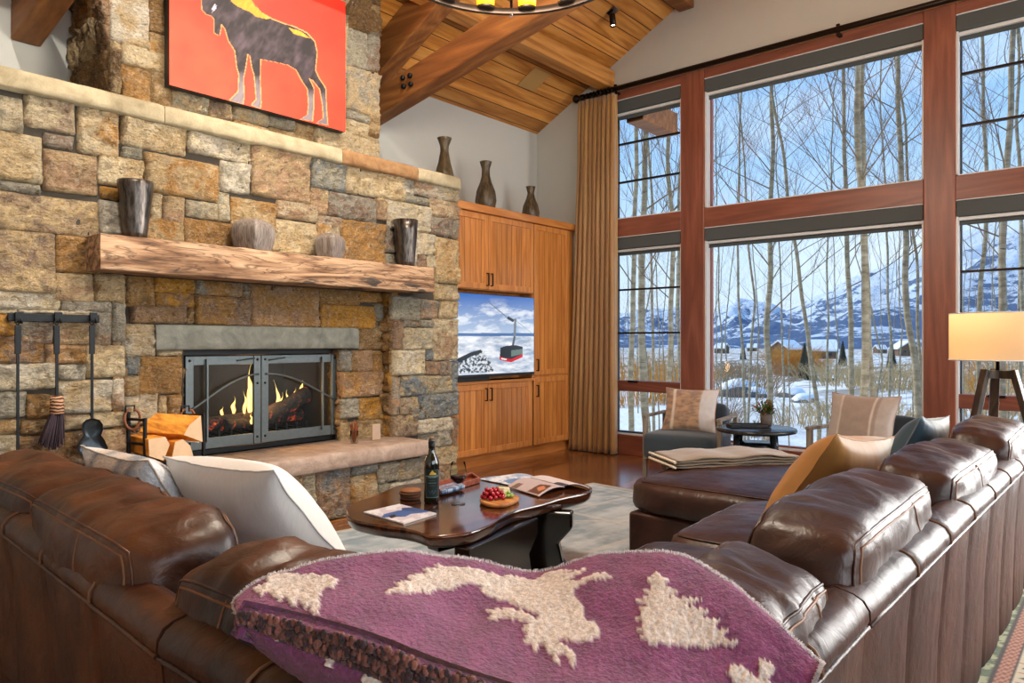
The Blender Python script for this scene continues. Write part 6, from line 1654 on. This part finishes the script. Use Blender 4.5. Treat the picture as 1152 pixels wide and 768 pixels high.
# houses of the far village
r=random.Random(31)
M['wallb']=plain('brown_siding',srgb('#6f5643'),.8,bump=0); M['snowroof']=plain('snow_on_roof',srgb('#eceff4'),.8,bump=0); M['darkglass']=plain('dark_pane',srgb('#2b3238'),.2,bump=0)
def house(label,u,v,w,h,seed,rz):
    p=gp_(u,v); t=thing('house',label,'house',p,rz)
    L=w*.8
    q=MB(); q.box((-w/2,-L/2,-.5),(w/2,L/2,h)); q.prism([(-w/2,-L/2,h),(w/2,-L/2,h),(0,-L/2,h+w*.3)],(0,L,0)); q.build('walls',M['wallb'],t,world=False)
    q=MB()
    for s in (-1,1): q.prism([(0,-L/2-.4,h+w*.3+.1),(s*(w/2+.5),-L/2-.4,h-.25),(s*(w/2+.5),-L/2-.4,h+.2),(0,-L/2-.4,h+w*.3+.6)],(0,L+.8,0))
    q.build('snow_roof',M['snowroof'],t,world=False)
    for i in (-1,1):
        for s_ in (-1,1): q=MB(); q.box((i*w*.22-.5,s_*L/2-.05,h*.35),(i*w*.22+.5,s_*L/2+.05,h*.75)); q.build('window',M['darkglass'],t,world=False)
        q=MB(); q.box((-w/2-.05,i*L*.22-.5,h*.35),(-w/2+.05,i*L*.22+.5,h*.75)); q.build('window',M['darkglass'],t,world=False)
    return t
hs=[(812,402,'far brown house at the left edge of the middle window view'),(846,400,'far house just left of the second birch trunk'),(884,404,'far house right of the golden willows'),(905,398,'small far house below the foothill near the leaning birch'),(925,408,'snow-roofed house behind the thicket in mid field'),(952,397,'far house between the two close birches'),(990,402,'far house right of the paired white trunks'),(1018,405,'far house at the right edge of the middle window')]
for i,(u,v,l) in enumerate(hs): house(l,u,v-5,6+2*(i%3),2.2+.5*(i%2),i,r.uniform(0,3))
# conifers
M['fir']=plain('dark_conifer_needles',srgb('#2c3a30'),.9,var=.4,scale=3,bump=0)
M['bark']=plain('brown_bark',srgb('#4a3a2c'),.9,var=.3,scale=20,bump=.5)
def conifer(label,u,v,h,seed):
    p=gp_(u,v); t=thing('conifer_tree',label,'tree',p,0,None); r=random.Random(seed)
    q=MB(); q.tube([(0,0,-.3),(0,0,h)],[h*.02,.02],7); q.build('trunk',M['bark'],t,world=False)
    q=MB(); N=260
    for i in range(N):
        k=i/N; z=h*(.08+.92*k); L=h*.20*(1-k)**.8+.08; a=i*2.4+r.uniform(-.3,.3)
        for m_ in (0,1):
            d=Vector((math.cos(a+m_*.4),math.sin(a+m_*.4),-.35)).normalized(); e=Vector((0,0,z))+d*L; s=Vector((-d.y,d.x,0))*L*.22
            q.add([Vector((0,0,z+.1)),Vector((0,0,z))+d*L*.6+s,e,Vector((0,0,z))+d*L*.6-s,Vector((0,0,z))+d*L*.5+Vector((0,0,L*.18))],[(0,1,4),(1,2,4),(2,3,4),(3,0,4),(0,3,2,1)])
    q.build('boughs',M['fir'],t,world=False,recalc=False); return t
for i,(u,v,h,l) in enumerate(((905,426,3.4,'dark conifer beside the golden willows'),(912,428,2.8,'smaller dark conifer right of the golden willows'),(866,404,4,'distant conifer behind the second birch'),(948,412,4,'dark conifer behind the paired trunks'),(1003,415,4,'dark conifer near the right edge of the middle window'),(836,405,4,'distant small conifer near the left birch'))): conifer(l,u,v,h,i)
# golden willows and brush
def brush(name,label,p,h,w,n,mat,seed,cat='bush',arch=.5,rad=.012):
    r=random.Random(seed); q=MB(); p=Vector(p)
    for i in range(n):
        a=r.uniform(0,2*PI); rr=r.random()**.5*w*.5; b=p+Vector((rr*math.cos(a)*.7,rr*math.sin(a)*.7,-.1))
        L=h*r.uniform(.55,1.05); d=Vector((math.cos(a)*arch*rr/w*2+r.uniform(-.25,.25),math.sin(a)*arch*rr/w*2+r.uniform(-.25,.25),1)); 
        m_=b+d*L*.5; e=b+Vector((d.x*1.5,d.y*1.5,.9))*L; k=rad*r.uniform(.6,1.2)
        q.tube([b,m_,e],[k,k*.7,k*.25],3,cap=False)
        for _ in range(4):
            s0=m_.lerp(e,r.random()*.8-.1); q.tube([s0,s0+Vector((r.uniform(-1,1),r.uniform(-1,1),r.uniform(.3,1.2)))*L*.16],[k*.4,k*.15],3,cap=False)
    o=q.build(name,mat,loc=tuple(p)); return tag(o,label,cat)
M['gold_twig']=plain('golden_willow_twigs',srgb('#c98a2e'),.8,var=.3,scale=3,bump=0)
M['tan_twig']=plain('tan_brush_twigs',srgb('#c4ab7e'),.85,var=.35,scale=6,bump=0)
M['brown_twig']=plain('brown_brush_twigs',srgb('#9a8264'),.85,var=.35,scale=6,bump=0)
for i,(u,v,h,w,l) in enumerate(((884,422,3.2,3.2,'left clump of golden willow in the middle distance'),(893,421,3.8,3.2,'tallest golden willow clump in the middle distance'),(918,419,2.2,2.2,'golden willow clump right of the dark conifers'))):
    brush('golden_willow',l,gp_(u,v),h,w,420,M['gold_twig'],i,rad=.02)
bs=[(812,447,2.2,9,'low brown brush mound at the left of the snow field','brown'),(840,436,2.0,8,'brown brush behind the snow-covered boulders','brown'),(812,425,2,12,'distant brown hedge at the left of the field','brown'),(850,420,1.8,12,'distant brown hedge in the centre of the field','brown'),(930,428,2.2,8,'tan thicket below the village houses','tan'),(960,434,2.2,8,'dense tan thicket between the close birches','tan'),(990,436,2.4,7,'dense tan thicket behind the paired trunks','tan'),(1020,440,2.2,7,'tan thicket by the right post','tan'),(945,470,.9,3,'sparse tan grass shoots behind the right armchair','tan'),(975,478,1.0,3,'tan shoots right of the right armchair pillow','tan'),(1012,480,1.3,3,'tall tan shoots in the corner of the middle window','tan'),(900,478,1.1,3,'low tan grass left of the right armchair','tan'),(1095,470,2.4,4,'tan brush behind the floor lamp','tan'),(1130,465,2.6,4,'golden brush right behind the floor lamp legs','gold'),(1110,440,3,8,'distant golden brush behind the lamp shade','gold'),(1145,430,3.5,9,'distant tan brush at the right edge of the picture','tan'),(720,455,2.2,5,'golden brush seen through the lower left window','gold'),(750,450,2.4,5,'golden brush left of the window post','gold'),(710,432,3,8,'distant golden thicket in the lower left window','gold'),(752,428,3,8,'distant tan thicket beside the window post','tan'),(805,475,1.0,2.5,'thin bare shrub behind the round table','brown'),(835,492,.8,2,'thin bare shrub low beside the round table','brown')]
for i,(u,v,h,w,l,k) in enumerate(bs):
    p=gp_(u,v); brush('brush_thicket',l,p,h,w,int(70+w*9),M[{'tan':'tan_twig','brown':'brown_twig','gold':'gold_twig'}[k]],50+i,rad=.006+.0008*(p-Vector((0,0,1.2))).length/2)
# boulders with snow
M['rock']=plain('grey_boulder',srgb('#6e6a68'),.9,var=.3,scale=3,bump=.5)
for i,(u,v,w,l) in enumerate(((832,444,3.2,'long low boulder capped with snow left of the birch'),(890,446,2.2,'round boulder with snow between the birches'),(850,446,1.8,'small boulder beside the long low one'),(905,452,1.5,'small dark boulder in the snow near the leaning birch'))):
    p=gp_(u,v); t=thing('boulder',l,'boulder',p,i)
    def bf(k,zoff): 
        q=MB(); q.sphere((0,0,0),1,12,(w/2*k,w*.36*k,w*.26*k)); q.v=[tuple(Vector(a)*(1+.16*fbm(a[0]*.9+i,a[1]*.9,a[2]*1.2,3))+Vector((0,0,zoff))) for a in q.v]; return q
    bf(1,0).build('rock',M['rock'],t,world=False); q=bf(.93,w*.055); q.build('snow_cap',M['snowroof'],t,world=False)
# ---- aspens
def aspmat():
    t=NT('aspen_bark'); v=t.coord((1,1,2.5)); n=t.noise(t.coord((1,1,3)),4,4,.7); n2=t.noise(t.coord((.6,.6,5)),2.2,5,.7,.3)
    c=t.ramp(n,[(.3,srgb('#6f6350')),(.5,srgb('#978a70')),(.8,srgb('#c4b99f'))])
    k=t.ramp(n2,[(.62,(0,0,0)),(.68,(1,1,1))]); c=t.mix(t.math('MULTIPLY',k,.8),c,srgb('#3a3026'))
    return t.pbr(c,.85,t.bump(n2,.3,.01),spec=.2)
M['aspen']=aspmat(); M['twig']=plain('grey_brown_twigs',srgb('#7a6a54'),.85,var=.25,scale=4,bump=0)
def branch(qb,p,d,L,rad,r,lvl,maxl):
    n=5 if lvl==1 else 4; pts=[Vector(p)]; dd=Vector(d).normalized()
    for i in range(n):
        dd=(dd+Vector((r.uniform(-.22,.22),r.uniform(-.22,.22),r.uniform(-.02,.22)))).normalized(); pts.append(pts[-1]+dd*L/n)
    qb.tube(pts,[rad*(1-.85*i/n) for i in range(n+1)],4 if lvl==1 else 3,cap=False)
    if lvl<maxl:
        for k in range(r.randint(5,8) if lvl==1 else r.randint(4,6)):
            t=r.uniform(.2,.97); i=min(int(t*n),n-1); b=pts[i].lerp(pts[i+1],t*n-i)
            a=Vector((r.uniform(-1,1),r.uniform(-1,1),r.uniform(-.1,1))).normalized()
            branch(qb,b,(dd*.7+a).normalized(),L*r.uniform(.32,.55),rad*.42,r,lvl+1,maxl)
def aspen(label,path,rad,seed,dist,nb=16,group=None,H=11,low=.3):
    rad*=.68
    """path: trunk centre in survey pixels [(u,v)...] bottom to top, standing `dist` metres out"""
    r=random.Random(seed); u0,v0=path[0]; p0=Vector(onD(u0,v0,dist)); gz=ground_z(p0.x,p0.y)
    pts=[Vector((p0.x,p0.y,gz-.2))]+[Vector(onD(u,v,dist)) for u,v in path[0:]]
    if pts[1].z<=gz: pts.pop(1)
    last=pts[-1]; dd=(pts[-1]-pts[-2]).normalized()
    top=gz+H
    if last.z<top: pts+= [last+dd*(top-last.z)*.5+Vector((r.uniform(-.2,.2),r.uniform(-.2,.2),0)),last+dd*(top-last.z)]
    # resample
    R=[]; tot=sum((b-a).length for a,b in zip(pts,pts[1:])); N=40
    acc=0; segs=list(zip(pts,pts[1:])); 
    for i in range(N+1):
        s=tot*i/N; a_=0
        for a,b in segs:
            l=(b-a).length
            if s<=a_+l+1e-6: R.append(a.lerp(b,(s-a_)/l)+Vector((nz(s*.9,seed),nz(s*.9,seed+9),0))*.05); break
            a_+=l
    t=thing('aspen_tree',label,'tree',(p0.x,p0.y,gz),0,group)
    q=MB(); m=len(R); q.tube(R,[rad*(1-.8*i/m)+.006 for i in range(m)],10); q.build('trunk',M['aspen'],t)
    qb=MB()
    for i in range(int(nb*1.5)):
        k=low+(1-low)*(i+r.random())/(nb*1.5); j=min(int(k*(m-1)),m-2); b=R[j]; a=r.uniform(0,2*PI)
        d=Vector((math.cos(a),math.sin(a),r.uniform(.35,1.0))); branch(qb,b,d,(1.1+2.2*(1-k))*r.uniform(.6,1.15)*H/11,rad*.30*(1.15-k),r,1,3)
    qb.build('branches',M['twig'],t,recalc=False); return t
A_list=[('straight aspen crossing both panes just left of centre in the middle window',[(866,470),(864,400),(865,320),(867,240),(869,160),(869,85)],.085,14,20,.25),
('slim aspen at the left side of the middle window',[(838,470),(836,400),(831,340),(830,270)],.04,16,12,.4),
('aspen leaning left above the round side table',[(922,475),(915,430),(908,370),(898,310),(893,262),(886,210)],.055,13,14,.35),
('aspen with dark knots left of the paired trunks',[(958,480),(958,420),(956,350),(953,262),(950,180)],.062,12,16,.3),
('left and thickest trunk of the close aspen pair',[(969,492),(972,440),(974,380),(973,300),(972,255),(966,180),(965,60)],.075,9.5,22,.35),
('right trunk of the close aspen pair',[(984,492),(981,440),(977,380),(974,320),(973,220),(970,150)],.055,9.7,12,.5),
('curved white aspen near the right post of the middle window',[(1034,470),(1032,420),(1022,360),(1018,310),(1018,255),(1014,200),(1011,120),(1010,55)],.075,11,20,.3),
('slender aspen against the right post of the middle window',[(1036,430),(1034,350),(1030,290),(1026,255),(1022,200)],.035,12,10,.35),
('aspen trunk left of the lamp in the right window',[(1104,480),(1101,400),(1104,300),(1112,200),(1106,130),(1106,40)],.05,11,16,.3),
('thicker aspen in the right window behind the lamp shade',[(1128,480),(1127,400),(1127,300),(1132,200),(1138,100),(1140,25)],.07,9.5,20,.3),
('aspen at the right edge of the picture',[(1150,480),(1148,380),(1150,280),(1147,200)],.05,12,12,.35),
('aspen at the left edge of the narrow window beside the curtain',[(709,490),(711,400),(713,300),(715,200),(716,130)],.065,12,16,.25),
('pale aspen in the left half of the narrow window',[(727,495),(724,440),(722,380),(722,300),(724,250)],.10,12.5,14,.3),
('thin dark-barked aspen in the middle of the narrow window',[(735,490),(735,400),(733,300),(733,240),(730,170)],.035,13,12,.3),
('yellowish aspen at the right of the narrow window beside the post',[(752,480),(754,400),(757,320),(756,260),(753,200),(752,125)],.06,11.5,18,.25),
('slim aspen against the timber post in the narrow window',[(764,480),(764,380),(763,300),(764,200)],.04,14,12,.3),
('thin aspen in the left part of the middle window, farther back',[(812,460),(811,380),(808,300),(806,200)],.03,20,12,.35),
('background aspen between the straight and the leaning one',[(882,455),(880,380),(878,300),(874,200)],.04,22,14,.35),
('background aspen behind the leaning aspen',[(930,460),(932,380),(930,300),(935,200),(938,100)],.04,20,16,.3),
('background aspen right of the paired trunks',[(1000,460),(1002,380),(998,300),(996,200),(990,120)],.045,18,16,.3)]
for i,(l,pa,rad,d,nb,low) in enumerate(A_list): aspen(l,pa,rad,100+i,d,nb,None,H=11 if d<14 else 12,low=low)
# saplings and farther bare trees, copies of three patterns
protos=[]
r=random.Random(77)
for k_ in range(4):
    t=aspen('bare grey sapling in the woods beyond the house',[(900,440),(901+k_*2,380),(899,330)],.022+.004*k_,200+k_,18,12,'bare saplings in the woods',H=8,low=.2)
    protos.append(t)
base0=[Vector(p.location) for p in protos]
k_=0
for u in [702,707,718,729,741,747,760,799,806,818,843,852,888,911,940,986,992,1005,1012,1027,1084,1090,1097,1110,1116,1122,1134,1142,1147]:
    d=r.uniform(15,34); x,y,_=onD(u,400,d)
    src=protos[k_%4]
    c=copy_tree(src) if k_>=4 else src
    c.location=(x,y,ground_z(x,y)); c.rotation_euler=(0,0,r.uniform(0,6.28)); s=r.uniform(.75,1.25); c.scale=(s,s,s); k_+=1
# ================================================================ LIGHT, SKY, CAMERA
w=bpy.data.worlds.new('World'); bpy.context.scene.world=w; w.use_nodes=True
nt=w.node_tree; nt.nodes.clear()
o=nt.nodes.new('ShaderNodeOutputWorld'); bg=nt.nodes.new('ShaderNodeBackground'); nt.links.new(bg.outputs[0],o.inputs[0])
tc=nt.nodes.new('ShaderNodeTexCoord'); sp=nt.nodes.new('ShaderNodeSeparateXYZ'); nt.links.new(tc.outputs['Generated'],sp.inputs[0])
r=nt.nodes.new('ShaderNodeValToRGB'); nt.links.new(sp.outputs[2],r.inputs[0])
e=r.color_ramp.elements; e[0].position=0; e[0].color=(*srgb('#c4d4e6'),1); e[1].position=.62; e[1].color=(*srgb('#659cdc'),1)
for p_,c_ in ((.10,'#bcd2ea'),(.24,'#94bbe8'),(.40,'#78aae4')):
    x=e.new(p_); x.color=(*srgb(c_),1)
mp=nt.nodes.new('ShaderNodeMapping'); nt.links.new(tc.outputs['Generated'],mp.inputs[0]); mp.inputs['Scale'].default_value=(1,1,3.5)
no=nt.nodes.new('ShaderNodeTexNoise'); nt.links.new(mp.outputs[0],no.inputs[0]); no.inputs['Scale'].default_value=2.2; no.inputs['Detail'].default_value=6
r2=nt.nodes.new('ShaderNodeValToRGB'); nt.links.new(no.outputs[0],r2.inputs[0]); r2.color_ramp.elements[0].position=.5; r2.color_ramp.elements[1].position=.8; r2.color_ramp.elements[1].color=(.55,.55,.55,1)
mx=nt.nodes.new('ShaderNodeMix'); mx.data_type='RGBA'; nt.links.new(r2.outputs[0],mx.inputs[0]); nt.links.new(r.outputs[0],mx.inputs[6]); mx.inputs[7].default_value=(.75,.80,.87,1)
nt.links.new(mx.outputs[2],bg.inputs[0]); bg.inputs[1].default_value=1.25
def light(name,typ,loc,target,energy,col=(1,1,1),**k):
    L=bpy.data.lights.new(name,typ); L.energy=energy; L.color=col
    for a,b in k.items(): setattr(L,a,b)
    o=bpy.data.objects.new(name,L); C.objects.link(o); o.location=loc
    d=Vector(target)-Vector(loc); o.rotation_euler=d.to_track_quat('-Z','Y').to_euler(); return o
light('sun','SUN',(0,0,30),Vector((-.02,-.78,-.55)).xyz+Vector((0,0,30)),3.3,(1,.92,.80),angle=.01)
# fill lamps added outside the made-up, unseen window openings
light('added_fill_lamp','AREA',(7.35,-1.4,2.1),(3.0,4.2,1.6),400,(1,.95,.9),shape='RECTANGLE',size=2.5,size_y=3.4)
light('added_fill_lamp','AREA',(.3,-3.5,2.1),(1.2,4.5,1.4),110,(.95,.97,1),shape='RECTANGLE',size=2.8,size_y=2.8)
light('added_fill_lamp','AREA',(4.0,-3.5,2.1),(3.0,4.5,1.4),120,(1,.97,.93),shape='RECTANGLE',size=3.0,size_y=2.8)
light('fire_glow','POINT',(2.9,5.0,.85),(0,0,0),12,(1,.45,.15),shadow_soft_size=.12)
cam=bpy.data.cameras.new('Camera'); co=bpy.data.objects.new('Camera',cam); C.objects.link(co)
cam.sensor_width=36; cam.lens=36*FOC/1152; cam.clip_start=.05; cam.clip_end=20000
co.location=(0,0,EYE); co.rotation_euler=Vector((FX,FY,0)).to_track_quat('-Z','Y').to_euler()
sc=bpy.context.scene; sc.camera=co
sc.view_settings.view_transform='Standard'; sc.view_settings.look='None'; sc.view_settings.gamma=1; sc.view_settings.use_curve_mapping=False
sc.view_settings.exposure=.32
sc.cycles.use_denoising=True; sc.cycles.max_bounces=12; sc.cycles.transmission_bounces=12; sc.cycles.diffuse_bounces=5; sc.cycles.transparent_max_bounces=24; sc.cycles.sample_clamp_indirect=4
sc.cycles.caustics_reflective=False; sc.cycles.caustics_refractive=False

# repeats that belong together
GROUPS={'roller_shade':'roller shades in the windows','roof_truss':'timber roof trusses','ceiling_beam':'purlin beams under the ceiling','ceiling_spotlight':'spotlights on the sloped ceiling',
'burning_log':'logs burning in the fireplace','tapered_vase':'tapered metal vases on the mantel','wooden_vase':'squat wooden vases on the mantel','bottle_vase':'pear-shaped vases on the cabinet',
'sectional_sofa':'sections of the leather sofa','throw_pillow':'throw pillows on the leather sofa','armchair':'charcoal armchairs by the window','accent_pillow':'pillows on the armchairs',
'mountain':'mountains across the valley','house':'village houses in the valley','conifer_tree':'dark conifers in the valley','golden_willow':'golden willows in the valley','brush_thicket':'brush in the snow outside',
'boulder':'snow-capped boulders','aspen_tree':'aspens outside the windows','magazine':'magazines on the coffee table'}
for o_ in bpy.data.objects:
    if o_.parent is None and 'category' in o_ and 'group' not in o_:
        g_=GROUPS.get(o_.name.split('.')[0])
        if g_: o_['group']=g_
